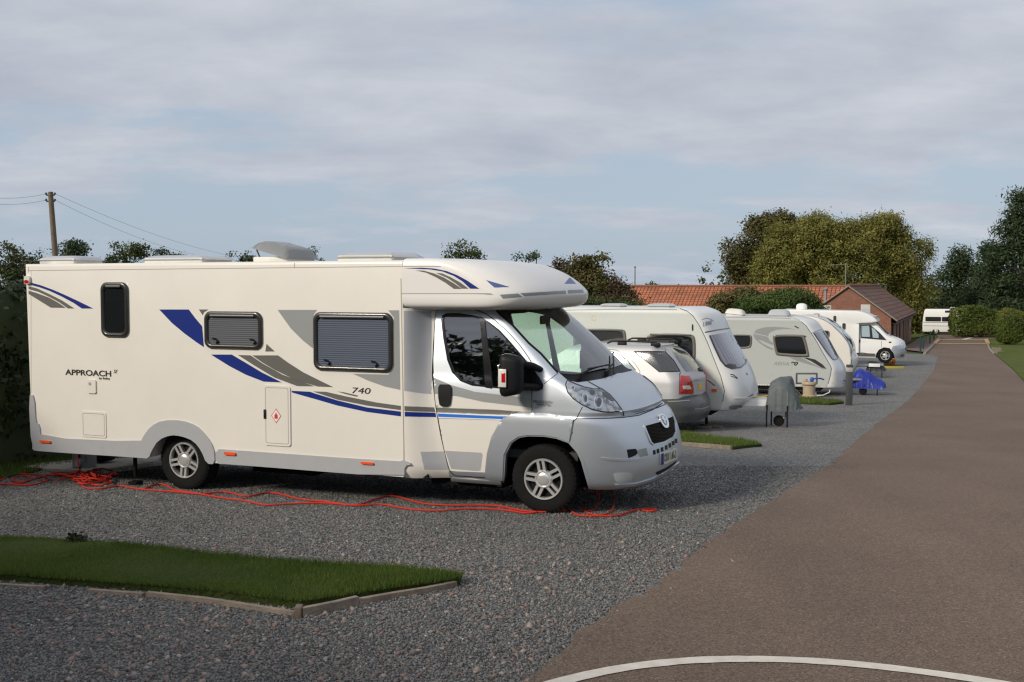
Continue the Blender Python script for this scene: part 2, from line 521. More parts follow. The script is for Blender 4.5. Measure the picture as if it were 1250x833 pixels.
def text_obj(name, body, loc, size, mat_, parent, sx=1.0, shear=0.0, rot=(math.pi/2, 0, 0), align='LEFT', off=.0):
    cu = bpy.data.curves.new(name, 'FONT'); cu.body = body; cu.size = size; cu.extrude = .0012; cu.shear = shear; cu.offset = off
    cu.align_x = align; cu.materials.append(mat_)
    t = bpy.data.objects.new(name, cu); COL.objects.link(t); bpy.context.view_layer.update()
    me = bpy.data.meshes.new_from_object(t.evaluated_get(bpy.context.evaluated_depsgraph_get())); me.name = name
    bpy.data.objects.remove(t)
    o = bpy.data.objects.new(name, me); COL.objects.link(o); o.parent = parent
    o.location = loc; o.rotation_euler = rot; o.scale = (sx, 1, 1); return o
def mk_loose(name, bm, mats, parent, **kw):
    left = set(bm.faces); out = []
    while left:
        f0 = next(iter(left)); st = [f0]; isl = []; left.discard(f0)
        while st:
            f = st.pop(); isl.append(f)
            for v in f.verts:
                for q in v.link_faces:
                    if q in left: left.discard(q); st.append(q)
        nb = bmesh.new(); mp = {}
        for f in isl:
            for v in f.verts:
                if v not in mp: mp[v] = nb.verts.new(v.co)
            q = nb.faces.new([mp[v] for v in f.verts]); q.material_index = f.material_index
        nb.normal_update(); out.append(mk(name, nb, mats, parent, **kw))
    bm.free(); return out
def mk2(name, bm, mats, parent, parent2=None, **kw):
    """one part on the right hand side and its twin on the left"""
    b2 = bm.copy()
    for v in b2.verts: v.co.y = -v.co.y
    bmesh.ops.reverse_faces(b2, faces=b2.faces[:])
    return mk(name, bm, mats, parent, **kw), mk(name, b2, mats, parent2 or parent, **kw)
def wheel(V, x, y, z, r, w, parent, out=-1, detail=True, rr=.60, rot=0.0, simple=False):
    """y = outer face; out = -1 for the right hand side"""
    bm = bmesh.new(); s = -out
    ri = r*rr
    prof = [(ri, .02*s), (ri+.012, .004*s), (ri+.05*r/.33, -.002*s+0.0), (r*.86, .0), (r*.94, .008*s), (r*.985, .022*s), (r, .045*s), (r, (w-.045)*s), (r*.97, (w-.015)*s), (ri+.03, w*s), (ri, (w-.02)*s)]
    lathe(bm, prof, 48, 'y', (x, y, z))
    if not simple:
        for k in range(44):
            th = 2*math.pi*(k+.5)/44; c = Vector((x+math.cos(th)*(r*.975), y+.02*s, z+math.sin(th)*(r*.975)))
            t = Vector((-math.sin(th), 0, math.cos(th))); n = Vector((math.cos(th), 0, math.sin(th)))
            q = []
            for a in (-1, 1):
                for b in (-1, 1):
                    for d_ in (0, 1):
                        q.append(bm.verts.new(c+t*(a*.011)+Vector((0, s, 0))*(.018*b+.015)+n*(-.02+d_*(.034 if b > 0 else .026))))
            for f in ((0,1,3,2),(4,6,7,5),(0,4,5,1),(2,3,7,6),(1,5,7,3),(0,2,6,4)):
                bm.faces.new([q[i] for i in f])
    fixn(bm)
    tyre = mk('wheel', bm, M['rubber'], parent)
    bm = bmesh.new()
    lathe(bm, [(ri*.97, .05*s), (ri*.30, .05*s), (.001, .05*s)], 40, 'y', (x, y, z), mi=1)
    lathe(bm, [(ri*1.0, .03*s), (ri*1.015, .006*s), (ri*.985, -.004*s), (ri*.91, -.002*s), (ri*.885, .02*s), (ri*.885, .05*s)], 48, 'y', (x, y, z))
    lathe(bm, [(ri*.47, .03*s), (ri*.44, .000*s), (ri*.40, -.008*s), (ri*.36, -.008*s), (ri*.33, -.002*s), (ri*.29, -.008*s), (ri*.14, -.010*s), (.001, -.012*s)], 40, 'y', (x, y, z))
    for k in range(5):
        for dd in (-1, 1):
            th = rot+2*math.pi*k/5
            c = Vector((math.cos(th), 0, math.sin(th))); t = Vector((-math.sin(th), 0, math.cos(th)))
            a0 = .085*ri*dd*1.6; hw_ = ri*.070
            q = []
            for (rad, yy) in ((ri*.36, 0.004), (ri*.93, 0.0)):
                for e in (-1, 1):
                    p = Vector((x, y, z)) + c*rad + t*(a0*(1 if rad > ri*.5 else 1.0)+e*hw_)
                    q.append(bm.verts.new(p+Vector((0, s*yy, 0)))); q.append(bm.verts.new(p+Vector((0, s*.045, 0))))
            for f in ((0,4,6,2),(0,1,5,4),(2,6,7,3)):
                bm.faces.new([q[i] for i in f])
            
    fixn(bm)
    mk('rim', bm, [M['alloy'], M['alloyd']], tyre)
    return tyre

# ================================================================== the large motorhome
def z_off(pts, dx, dy, k=10.0):
    return [(dx+p[0]/k, dy+p[1]/k) for p in pts]
def build_hero():
    A = R(22)
    o = ongr(663, 627); o.z = 0
    o = o + Vector((math.sin(A), math.cos(A), 0))*1.0
    root = empty('motorhome', o, -A, 'large cream motorhome with blue and grey swooshes and silver cab, nearest vehicle', 'motorhome')
    V = Veh(o, A, root); HW = 1.14
    S = lambda px, py, y=-HW: V.side(px, py, y)
    # ---- living box
    prof = [(-6.30, .28)]
    arch = [(-4.19+.43*math.cos(t), .23+.43*math.sin(t)) for t in [math.pi*(1-k/18) for k in range(19)]]
    arch = [(x, max(z, .28)) for x, z in arch]
    prof += arch + [(-1.43, .28), (-1.43, 2.434), (-6.34, 2.43)]
    # roof stays level; the body is a prism with softened roof and rear edges
    bm = bmesh.new()
    a = [bm.verts.new((x, -HW, z)) for x, z in prof]; b = [bm.verts.new((x, HW, z)) for x, z in prof]; n = len(prof)
    bm.faces.new(a); bm.faces.new(b[::-1])
    for i in range(n): bm.faces.new((a[i], b[i], b[(i+1) % n], a[(i+1) % n]))
    fixn(bm)
    es = [e for e in bm.edges if all(v.co.z > 2.42 for v in e.verts) and abs(e.verts[0].co.y-e.verts[1].co.y) < .01 or all(v.co.x < -6.25 for v in e.verts) and abs(e.verts[0].co.y-e.verts[1].co.y) < .01]
    bmesh.ops.bevel(bm, geom=es, offset=.035, segments=4, affect='EDGES', profile=.5)
    mk('living_box', bm, M['cream'], root, ang=40)
    # ---- overcab pod (half shell mirrored)
    keys = [  # z, hw, xc, xf, n, xr
        (1.945, .98, -.80, -.26, 3.0, -1.4303), (1.955, 1.07, -.74, -.17, 3.0, -1.4303), (1.985, 1.125, -.70, -.11, 3.1, -1.4303), (2.04, 1.14, -.69, -.075, 3.2, -1.4303),
        (2.10, 1.14, -.715, -.065, 3.2, -1.4303), (2.154, 1.14, -.76, -.10, 3.2, -1.4303), (2.22, 1.14, -.83, -.175, 3.2, -1.4303), (2.30, 1.14, -.94, -.30, 3.2, -1.4303),
        (2.37, 1.138, -1.06, -.46, 3.2, -1.4303), (2.412, 1.13, -1.16, -.60, 3.2, -1.4303), (2.436, 1.11, -1.27, -.76, 3.2, -1.4303), (2.452, 1.05, -1.33, -.95, 3.2, -1.4303)]
    pod = half_shell(interp_slices(keys, 3), nc=30, top=True, bottom=True)
    mirror_bm(pod); fixn(pod)
    podT = V.bvh(pod)
    pod_o = mk('overcab_pod', pod, M['pod'], root, ang=50)
    # ---- cab half shell
    # z, hw, xc, xf, n, xr
    ck = [(.25, .93, .30, .93, 2.5, -1.0), (.30, .985, .30, 1.00, 2.6, -1.0), (.41, 1.005, .30, 1.045, 2.6, -1.03), (.55, 1.015, .30, 1.04, 2.6, -1.06), (.71, 1.02, .30, 1.002, 2.6, -1.09), (.863, 1.02, .30, .928, 2.6, -1.11),
          (.915, 1.018, .295, .872, 2.6, -1.13), (.938, 1.015, .29, .835, 2.6, -1.13), (.950, 1.012, .285, .800, 2.6, -1.13), (.985, 1.011, .28, .822, 2.6, -1.13), (1.01, 1.01, .27, .806, 2.6, -1.14), (1.122, 1.005, .22, .716, 2.6, -1.15), (1.226, .995, .10, .565, 2.6, -1.16), (1.29, .985, .0, .43, 2.7, -1.17), (1.318, .98, -.05, .385, 2.8, -1.17),
          (1.45, .965, -.19, .25, 2.8, -1.18), (1.6, .945, -.335, .09, 2.8, -1.18), (1.739, .925, -.46, -.075, 2.8, -1.185), (1.85, .905, -.56, -.215, 2.8, -1.19), (1.944, .88, -.66, -.335, 2.8, -1.19), (2.0, .86, -.72, -.40, 2.8, -1.19)]
    cab = half_shell(interp_slices(ck, 4), nc=34, nside=10, top=True)
    full = cab.copy(); mirror_bm(full); cabT = V.bvh(full); full.free()
    # openings
    win = [(538.5,390),(540,385),(545,382.5),(560,382.5),(575,384.5),(586,387),(598,393.5),(610,403),(622,416),(634,430),(644,442),(652,452),(660,463),(663.5,470),(662.5,475),(658,477),(638,477),(610,474.5),(590,472.5),(576,471),(562,465.5),(552,455),(546,440),(541,412)]
    archp = [(611,612),(613.5,590),(614.5,573),(615.5,555),(623,540),(633,533),(645,531),(665,531.5),(680,534),(695,539.5),(706,552),(711,563),(714,574),(719,591),(722,606),(726,660),(612,660)]
    scr = [(604,372),(610,383),(625,396),(645,418),(660,431),(675,448),(681,454),(693,464.5),(705,467),(718,465.5),(735,462.5),(750,458),(768,448.5),(840,440),(800,340),(640,340)]
    take(cab, V.carve(cab, win)).free()
    take(cab, V.carve(cab, archp)).free()
    take(cab, V.carve(cab, scr)).free()
    bumper = [(703.5,511.5),(720,511.3),(745,510.8),(762,509.7),(780,507.2),(797,500.3),(809,492),(860,470),(870,640),(730,640),(722,606),(719,591),(714,574),(711,563),(706,552),(695,539.5),(690,535),(693,528),(699,515.5)]
    bp = take(cab, V.carve(cab, bumper))
    bonnet = [(718,465.7),(735,474.5),(744,482),(752,491),(761,503),(762,509.7),(780,507.2),(797,500.3),(809,492),(860,470),(850,420),(775,446),(750,457.9),(735,462.4)]
    bn = take(cab, V.carve(cab, bonnet))
    door = [(528.5,374),(575,375.5),(592,381),(607,392),(630,414),(645,435),(650,447),(649,520),(648.5,527),(638,526.5),(630,529.5),(622,535),(616,543),(611.5,554),(609.5,564),(609,573),(609,585),(556,581),(550,577),(546,563),(542.5,549),(540,537),(534.5,511),(532,498),(530.5,480),(527,453),(527,406)]
    dr = take(cab, V.carve(cab, door))
    mk('cab_shell', mirror_bm(cab), M['silver'], root, ang=30)
    mk('bumper', mirror_bm(bp), M['silver'], root, ang=30)
    mk('bonnet', mirror_bm(bn), M['silver'], root, ang=30)
    door_o, door_l = mk2('door', dr, M['silver'], root, ang=30)
    # door graphics and seams
    bm = bmesh.new()
    G = [('lgrey', [(529.5,461),(550,470),(580,478.5),(610,482),(649,486),(649,497.5),(620,494),(590,490.5),(560,484),(530.5,480.5)]),
         ('cream', [(531,481.3),(560,484.8),(590,491.2),(620,494.7),(649,498.2),(649,503.5),(635,502.5),(605,500.2),(560,498.6),(532.3,497.6)]),
         ('dgrey', [(532.6,498),(605,500.6),(635,502.8),(622,506.8),(605,506.2),(533.7,503.6)]),
         ('white', [(533.8,503.9),(605,506.4),(622,507),(617,510),(612,513.2),(605,512.6),(535,510.4)]),
         ('sky_vinyl', [(534.6,505),(605,508.2),(619,508.6),(613,511.9),(605,511.5),(535,509)]),
         ('cream', [(535.4,511.4),(611.5,513.4),(600,534),(595,553),(593,577),(556,575.5),(549.5,574.5),(546,563),(542.5,549),(540,537)]),
         ('skirt', [(543.5,550.4),(588,552.8),(589.3,556),(586.6,574.5),(583,575.2),(551,572.5)])]
    mats = []
    for i, (mm, poly) in enumerate(G):
        mats.append(M[mm]); V.patch(cabT, poly, off=.0022+.0009*(i in (3, 6))+.0014*(i == 4), step=3, bm=bm, mi=i, rim=.001)
    mk2('side_graphics', bm, mats, door_o, door_l, ang=60)
    bm = bmesh.new()
    seam_lines = [([(528.5,376),(575,376.8),(592,382),(607,393),(630,415.5),(645,436),(649.5,444),(650.3,449)], 1.1, 2),
        ([(649.3,476),(649,520),(648.5,526.3)], .9, 0),
        ([(648.5,526.3),(638,526.5),(630,529.5),(622,535),(616,543),(611.5,554),(609.5,564),(609,573),(609,583)], 1.0, 1),
        ([(528.3,377),(527.2,406),(527.2,453),(530.7,480),(532.2,498),(534.7,511),(540.2,537),(542.7,549),(546.2,563),(550.5,577),(556,581),(609,584.5)], 1.2, 0),
        ([(663.6,469),(681.5,455.5)], .7, 0),
        ([(711,497),(703.5,511.5),(699,515.5),(693,528),(690,534.5)], .9, 0),
        ([(703.5,511.5),(720,511.3),(745,510.8),(762,509.7),(780,507.2),(797,500.3),(809,492)], 1.0, 0),
        ([(718,466),(734,474.8),(744,482.3),(752,491.2),(760.5,502.5),(762,509.7)], 1.0, 0)]
    for ln, w, sm in seam_lines: V.ribbon(cabT, ln, w, off=.0016, bm=bm, sm=sm, rim=.002)
    mk2('panel_gap', bm, M['seam'], root)
    # wheel arch flare
    fo = [(593,577),(593,573),(595,554),(600,535),(608,520),(619,510),(630,506.5),(648,505),(665,505.5),(685,508.5),(700,512.5),(709,519),(715,529),(722,545),(728,563),(731,580),(733,604)]
    fi = [(723,606),(719,591),(714,574),(711,563),(706,552),(695,539.5),(680,534),(665,531.5),(645,531),(633,533),(623,540),(615.5,555),(614.5,573),(613.8,586)]
    bm = V.patch(cabT, fo[:-6]+fi[5:]+[(600,586),(593,583)], off=.016, step=2.5, rim=.02)
    mk2('wheel_arch', bm, M['silver'], root, ang=50)
    bm = V.ribbon(cabT, [(613.5,592)]+fi[::-1], 3.6, off=.004, step=2, rim=.05)
    mk2('arch_lip', bm, M['silver'], root)
    # sill
    bm = bmesh.new()
    box(bm, -.99, -.44, -.985, -.88, .236, .286, .014)
    mk2('sill', bm, M['greybumper'], root)
    # ---- windscreen, cowl, headlights
    glass = [(604,372),(610,383),(625,396),(645,418),(660,431),(675,448),(682,455.3),(700,457),(712,455.5),(740,450.5),(757,444),(800,425),(800,340),(640,340)]
    bm = V.patch(cabT, glass, off=-.004, step=4, centre=True, rim=0, maxd=.35)
    mk('windscreen', bm, M['glass'], root, ang=80)
    cowl = [(680,453),(693,464.8),(705,467.3),(718,465.8),(735,462.7),(750,458.3),(768,449),(800,436),(800,424),(757,442.5),(740,449),(712,454),(700,455.5)]
    bm = V.patch(cabT, cowl, off=-.010, step=3, centre=True, rim=.01, maxd=.3)
    mk('scuttle_panel', bm, M['black'], root)
    bm = V.ribbon(cabT, [(606,379),(611,384.3),(625.5,397),(645.5,419),(660.5,432),(675.5,449),(681,455)], 2.6, off=.002)
    mk2('windscreen_seal', bm, M['black'], root)
    # dark sunshade band across the top of the screen
    bm = V.patch(cabT, [(606,374),(612,383),(640,381.5),(660,377.5),(700,372),(760,365),(750,340),(640,350)], off=-.010, step=3, centre=True, rim=0, maxd=.3)
    mk('sunshade_band', bm, M['interior'], root)
    def wiper(p0, p1, p2):
        bm = bmesh.new(); q = []
        for p in (p0, p1, p2):
            oo, d = V.lray(*p); h = cabT.ray_cast(oo, d); q.append(h[0]+h[1]*.03 if h[0] is not None else None)
        tube(bm, [q[0], (q[0]+q[1])/2+Vector((0, 0, .01)), q[1]], [.014, .011, .008], 6)
        e = (q[2]-q[1]); tube(bm, [q[1]-e*.8, q[1], q[1]+e*.9], .009, 5)
        tube(bm, [q[0]-Vector((0, 0, .04)), q[0]+Vector((0, 0, .012))], .022, 8)
        mk('wiper', bm, M['black'], root)
    wiper((706,460.5), (728,450.5), (743,447.5)); wiper((739,457.5), (746.5,446), (746.2,432))
    # side windows
    glassp = win
    for side_ in (0, 1):
        bm = V.patch(cabT, glassp, off=-.012, step=6, rim=0)
        bz = V.ribbon(cabT, win, 2.3, closed=True, off=.003, step=2, inner=True, rim=.02)
        V.patch(cabT, [(585.5,386),(591,388.5),(601,475),(592.5,473.5)], off=.001, step=3, bm=bz, mi=0, rim=.012)
        V.patch(cabT, [(647,446),(653,453),(660,463),(663.5,470),(662.5,475),(658,477),(634,477),(640,462),(648,455)], off=.006, step=3, bm=bz, mi=0, rim=.02)
        if side_:
            for b_ in (bm, bz):
                for v in b_.verts: v.co.y = -v.co.y
                bmesh.ops.reverse_faces(b_, faces=b_.faces[:])
        mk('window_seal', bz, M['gloss_black'], root); mk('side_window', bm, M['sideglass'] if not side_ else M['glass'], root)
    hl = [(690.5,470),(692.5,464.5),(701,468.5),(713,473),(725,475.5),(734,474.7),(744,482),(752,491),(760,502),(745,503.5),(736,503),(723,500),(710,494),(700,487),(693,479)]
    m, nt, b = new_mat('headlight_reflector')
    b.inputs['Metallic'].default_value = .45; b.inputs['Roughness'].default_value = .14; b.inputs['Base Color'].default_value = (.90, .91, .92, 1)
    tc = N(nt, 'ShaderNodeTexCoord'); vo = N(nt, 'ShaderNodeTexVoronoi', Scale=16.0, feature='F1'); nt.links.new(tc.outputs['Object'], vo.inputs['Vector'])
    bpn = N(nt, 'ShaderNodeBump', Strength=.6, Distance=.03); nt.links.new(vo.outputs['Distance'], bpn.inputs['Height']); nt.links.new(bpn.outputs[0], b.inputs['Normal'])
    M['reflector'] = m
    for side_ in (0, 1):
        bm = V.patch(cabT, hl, off=.004, step=2.5, rim=.004)
        bl = V.patch(cabT, hl, off=.014, step=3.5, rim=.012)
        bs = V.ribbon(cabT, hl, 1.3, closed=True, off=.005, step=2)
        br = bmesh.new()
        for (cx, cy, rx, ry, tilt) in ((730,491,5.5,8,0), (714,487,4,6.5,0), (699,474,2.6,3.5,0)):
            el = [(cx+rx*math.cos(t), cy+ry*math.sin(t)) for t in [2*math.pi*k/18 for k in range(18)]]
            V.ribbon(cabT, el, 1.1, closed=True, off=.009, step=2, inner=True, bm=br, mi=0, rim=.006)
            el2 = [(cx+rx*.5*math.cos(t)+1, cy+ry*.62*math.sin(t)) for t in [2*math.pi*k/14 for k in range(14)]]
            V.patch(cabT, el2, off=.008, step=2, bm=br, mi=1, rim=.004)
        V.patch(cabT, [(736,478.5),(741,481),(749,490),(745,489.5),(735,483)], off=.008, step=2, bm=br, mi=1, rim=.003)
        V.patch(cabT, [(720,476.5),(727,477.5),(724,483),(720,482)], off=.008, step=2, bm=br, mi=1, rim=.003)
        if side_:
            for b_ in (bm, bl, bs, br):
                for v in b_.verts: v.co.y = -v.co.y
                bmesh.ops.reverse_faces(b_, faces=b_.faces[:])
        h = mk('headlight', bm, M['reflector'], root)
        mk_loose('headlight_bowl', br, [M['chrome'], M['mgrey']], h); mk('lens', bl, M['lens'], h); mk('headlight_surround', bs, M['black'], h)
    # ---- front details
    bm = V.patch(cabT, [(786,520),(803,515.5),(821,508),(823,513),(824.5,527),(821,534),(810,540),(797,543),(794,540),(789,528)], off=.002, step=1.5, rim=.004)
    m, nt, b = new_mat('grille_mesh'); b.inputs['Roughness'].default_value = .7; b.inputs['Specular IOR Level'].default_value = .05
    tc = N(nt, 'ShaderNodeTexCoord'); ck_ = N(nt, 'ShaderNodeTexChecker', Scale=55.0); ck_.inputs[1].default_value = (.03, .022, .015, 1); ck_.inputs[2].default_value = (.003, .003, .003, 1)
    mpg = N(nt, 'ShaderNodeMapping'); mpg.inputs['Rotation'].default_value = (R(45), 0, 0)
    nt.links.new(tc.outputs['Object'], mpg.inputs[0]); nt.links.new(mpg.outputs[0], ck_.inputs[0]); nt.links.new(ck_.outputs[0], b.inputs['Base Color'])
    V.ribbon(cabT, [(786,520),(803,515.5),(821,508),(823,513),(824.5,527),(821,534),(810,540),(797,543),(794,540),(789,528)], 1.4, closed=True, off=.010, bm=bm, mi=1, rim=.012)
    mk('grille', bm, [m, M['silver']], root)
    sh = [(801.5,508.5),(807,506.6),(811,509),(814.3,516),(814.2,522.5),(811,523.8),(808,522),(804,515.5)]
    bm = V.patch(cabT, sh, off=.022, step=1.2, sm=1, rim=.024)
    V.patch(cabT, [(803.5,509.5),(806.5,508.3),(809.5,510),(812,516),(812,520),(809.8,520.5),(806,515)], off=.024, step=1.5, sm=1, bm=bm, mi=1, rim=.003)
    V.patch(cabT, [(805.2,510),(807.6,509.6),(809,512.5),(811,514),(809.4,515),(810.4,519),(808.6,518),(807.4,514),(805.6,513.4)], off=.027, step=1.5, bm=bm, mi=0, rim=.003)
    mk('badge', bm, [M['chrome'], M['lgrey']], root)
    bm = bmesh.new()
    for cx, cy in ((798.5,552.5),(803,551),(808,549),(813,546.6),(817.5,544),(821.5,541.3),(825,538.5)):
        V.patch(cabT, [(cx-1.6,cy-2.3),(cx+1.4,cy-3.3),(cx+1.9,cy+2.0),(cx-1.2,cy+3)], off=.002, step=1.5, bm=bm, rim=.003)
    V.patch(cabT, [(765,549),(776,548),(779,552.5),(776,556),(767,559.5)], off=.002, step=1.5, bm=bm, mi=0, rim=.003)
    V.patch(cabT, [(800,577),(812,571.5),(821,565.8),(826,562),(824.5,566),(818,571.5),(810,576.5),(802,580.5)], off=.002, step=1.5, bm=bm, mi=0, rim=.003)
    V.patch(cabT, [(777,549.5),(788.5,547),(791,556),(781,558.5),(778.5,553)], off=.004, step=1.5, bm=bm, mi=1, rim=.004)
    mk_loose('air_intake', bm, [M['black'], M['lgrey']], root)
    bm = V.patch(cabT, [(748.5,580),(750,577.8),(760,577),(774,578),(772,588),(766,589.5),(753,591)], off=.003, step=2, rim=.004, sm=1)
    mk2('fog_lamp', bm, M['skirt'], root)
    bm = V.patch(cabT, [(731,558),(745,559.5),(765,560.2),(780,559.5),(792,556.5),(791,559),(780,562),(760,563),(740,562)], off=.010, step=2, rim=.012, sm=1)
    mk2('bumper_strip', bm, M['silver'], root)
    bm = V.patch(cabT, [(750,591.3),(775,590),(796,584),(812,576),(829,563.5),(829,566),(812,579),(796,587),(775,592.5),(752,594)], off=.012, step=2, rim=.014)
    mk('bumper_strip', bm, M['silver'], root)
    bm = V.patch(cabT, [(805,554.3),(825,547.3),(825,560.6),(805,568.5)], off=.016, step=3, rim=.016)
    V.patch(cabT, [(805.2,554.5),(808.4,553.4),(808.4,566.8),(805.2,568.1)], off=.0175, step=3, bm=bm, mi=1, rim=.001)
    np_ = mk('number_plate', bm, [M['plate'], M['blue']], root)
    # lettering strokes on the plate, drawn on its face
    bm = bmesh.new()
    glyph = {'K': [[(0,0),(0,1)],[(.8,0),(0,.55),(.8,1)]], 'X': [[(0,0),(.8,1)],[(.8,0),(0,1)]], 'U': [[(0,0),(0,.8),(.4,1),(.8,.8),(.8,0)]], '1': [[(.4,0),(.4,1)]], 'G': [[(.8,.15),(.4,0),(0,.3),(0,.75),(.4,1),(.8,.75),(.8,.5),(.5,.5)]], 'J': [[(.6,0),(.6,.8),(.3,1),(0,.8)]], 'A': [[(0,1),(.4,0),(.8,1)]]}
    xx = 809.6
    for i, ch in enumerate('KU11 AGJ'):
        if ch == ' ': xx += .9; continue
        for st in glyph[ch]:
            pts = []
            for (u, v) in st:
                X = xx+u*1.75; yt = 554.3-(X-805)*.35+1.9; pts.append((X, yt+v*9.2))
            V.ribbon(cabT, pts, .45, off=.0185, bm=bm, step=3, rim=.001)
        xx += 2.0 if ch != '1' else 1.7
    mk('plate_lettering', bm, M['text_dark'], np_)
    # bonnet reflection of the sky is real gloss; vents on the bonnet are plain
    # door handle, badge text
    bm = V.patch(cabT, [(536,473),(538,469.5),(549,469.5),(551.5,473),(551.5,485),(550,494),(547,496.2),(540,496.2),(537.5,494),(536,485)], off=.022, step=3, rim=.026)
    mk2('door_handle', bm, M['black'], door_o, door_l, ang=20)
    p = V.at(651, 491.5, -1.016); text_obj('bonnet_badge', 'PEUGEOT', (p.x, -1.027, p.z), .034, M['text_dark'], root, 1.25)
    p = V.at(655.5, 494.5, -1.016); text_obj('bonnet_badge', 'BOXER  335', (p.x, -1.027, p.z), .020, M['text_dark'], root, 1.25)
    # ---- mirrors
    for s_ in (-1, 1):
        bm = bmesh.new()
        q = V.at(624, 457, -1.22); cx, cz = q.x, q.z
        vs = box(bm, cx-.095, cx+.115, -1.33, -1.10, cz-.225, cz+.205)
        for v in vs:
            if v.co.x > cx: v.co.z = cz+(v.co.z-cz)*.80; v.co.y = -1.215+(v.co.y+1.215)*.72
        bmesh.ops.bevel(bm, geom=bm.edges[:], offset=.062, segments=5, affect='EDGES', profile=.5)
        for dz in (.10, -.12): tube(bm, [(cx+.04, -1.16, cz+dz), (cx+.16, -1.06, cz+dz*.9-.02), (cx+.20, -.96, cz+dz*.8-.05)], [.036, .033, .03], 8)
        bg = bmesh.new()
        box(bg, cx-.104, cx-.09, -1.31, -1.12, cz-.12, cz+.09, .01); br_ = bmesh.new()
        box(br_, cx-.085, cx-.005, -1.338, -1.326, cz-.115, cz+.055, .004, 0); box(br_, cx-.05, cx-.012, -1.341, -1.336, cz-.07, cz+.02, .004, 1)  # white and red patch painted on the mirror housing as its reflection
        if s_ > 0:
            for b_ in (bm, bg, br_):
                for v in b_.verts: v.co.y = -v.co.y
                bmesh.ops.reverse_faces(b_, faces=b_.faces[:])
        w = mk('wing_mirror', bm, M['black'], root, ang=60); mk('mirror_glass', bg, M['chrome'], w); mk('mirror_reflection', br_, [M['white_lens'], M['red_lens']], w)
    # ---- transition panel between box and cab
    tp = bmesh.new(); NZ, NX = 24, 14
    for s_ in (-1,):
        rows = []
        for i in range(NZ+1):
            z = .265+(1.962-.265)*i/NZ
            xe = -1.188 if z > 1.35 else -1.188+.21*((1.35-z)/1.07)**1.25
            rows.append([])
            for k in range(NX+1):
                t = k/NX; x = -1.431+(xe+1.431)*t
                hc = float(np.interp(z, [.25,.3,.41,.71,1.0,1.318,1.6,1.85,2.0], [.95,.985,1.005,1.02,1.01,.98,.945,.905,.86]))+.010
                y = -1.139+(1.139-hc)*(t*t*(3-2*t))**1.1
                low = max(0, (.36-z)/.1)
                rows[-1].append(tp.verts.new((x, s_*(abs(y)-.05*low*low), z)))
        for i in range(NZ):
            for k in range(NX):
                q = (rows[i][k], rows[i][k+1], rows[i+1][k+1], rows[i+1][k]); tp.faces.new(q if s_ < 0 else q[::-1])
    tpT = V.bvh(tp)
    tpo, tpl = mk2('cab_join_panel', tp, M['cream'], root, ang=60)
    bm = bmesh.new()
    V.patch(tpT, [(493,379.5),(526.5,380.5),(526.5,453),(530,481.5),(510,479.5),(493.5,477.3)], off=.002, step=4, bm=bm, mi=0, rim=.001)
    V.patch(tpT, [(493.7,496),(530,497.5),(531.3,503),(494,502)], off=.002, step=3, bm=bm, mi=1, rim=.001)
    V.patch(tpT, [(494,503),(531.5,504),(532.5,509.3),(494.2,508.6)], off=.002, step=3, bm=bm, mi=2, rim=.001)
    V.patch(tpT, [(513.3,551.7),(541,551.2),(544,562),(547,573.3),(518,573.3)], off=.002, step=3, bm=bm, mi=0, rim=.001)
    mk2('side_graphics', bm, [M['skirt'], M['dgrey'], M['blue']], tpo, tpl)
    # ---- box side graphics (planar, 2 mm vinyl)
    bm = bmesh.new()
    sw = [('blue', z_off([(175,380),(190,355),(300,385),(450,440),(600,505),(750,575),(940,668),(800,668),(700,600),(550,520),(400,450),(270,405)], 20, 310)),
      ('dgrey', z_off([(150,395),(260,425),(400,490),(550,565),(710,667),(630,667),(520,590),(400,525),(270,465),(150,430)], 20, 310)),
      ('dgrey', z_off([(150,450),(250,480),(400,535),(500,590),(605,660),(420,657),(150,490)], 20, 310)),
      ('blue', z_off([(145,180),(505,180),(580,280),(668,385),(690,640),(600,580),(450,470),(300,345)], 180, 360)),
      ('dgrey', z_off([(628,180),(745,180),(690,215),(675,250)], 180, 360)),
      ('blue', [(257.5,433),(283,433),(300,443),(320,455),(344,467),(322,466),(300,457.5),(280,447)]),
      ('dgrey', [(290.5,433.5),(306,434),(320,443.5),(345,457.5),(384,471.8),(363,471.5),(335,461),(310,446)]),
      ('dgrey', [(308,434),(339.5,434),(352,443),(370,454.5),(390,464.5),(407,472.8),(388,472),(362,464.5),(335,451.5),(320,442.5)]),
      ('dgrey', [(325.5,420),(335.5,429.2),(324,429.2)]),
      ('lgrey', [(339,378.5),(387,378.5),(383,384),(382,425.5),(370,416),(355,401)]),
      ('lgrey', [(474,379),(487.3,379),(488.6,476),(470,472),(450,465),(431,456.5),(474,457.5),(481,450),(481,388)]),
      ('blue', [(355.6,477.2),(378.5,478.4),(383,480),(412,489),(448,497.6),(489.4,502.6),(489.4,508.4),(448,503),(412,495.2),(383,486.8),(357,479.5)]),
      ('dgrey', [(382,478),(397.7,478.4),(424,484.4),(460,491.6),(489.4,495.7),(489.4,500.8),(448,495.2),(412,488)]),
      ('dgrey', [(411.5,478),(420,479),(437,483),(436,484.5),(423,481.5)]),
      ('blue', z_off([(130,175),(350,170),(500,180),(650,210),(780,260),(900,325),(1050,425),(940,425),(850,340),(740,270),(600,215),(450,190),(300,183)], 480, 310)),
      ('dgrey', z_off([(275,203),(370,205),(500,240),(620,290),(740,360),(840,428),(740,428),(640,355),(520,285),(400,230)], 480, 310)),
      ('dgrey', z_off([(520,232),(600,240),(700,285),(820,350),(920,425),(840,425),(760,360),(660,295)], 480, 310))]
    names = ['blue', 'dgrey', 'lgrey']
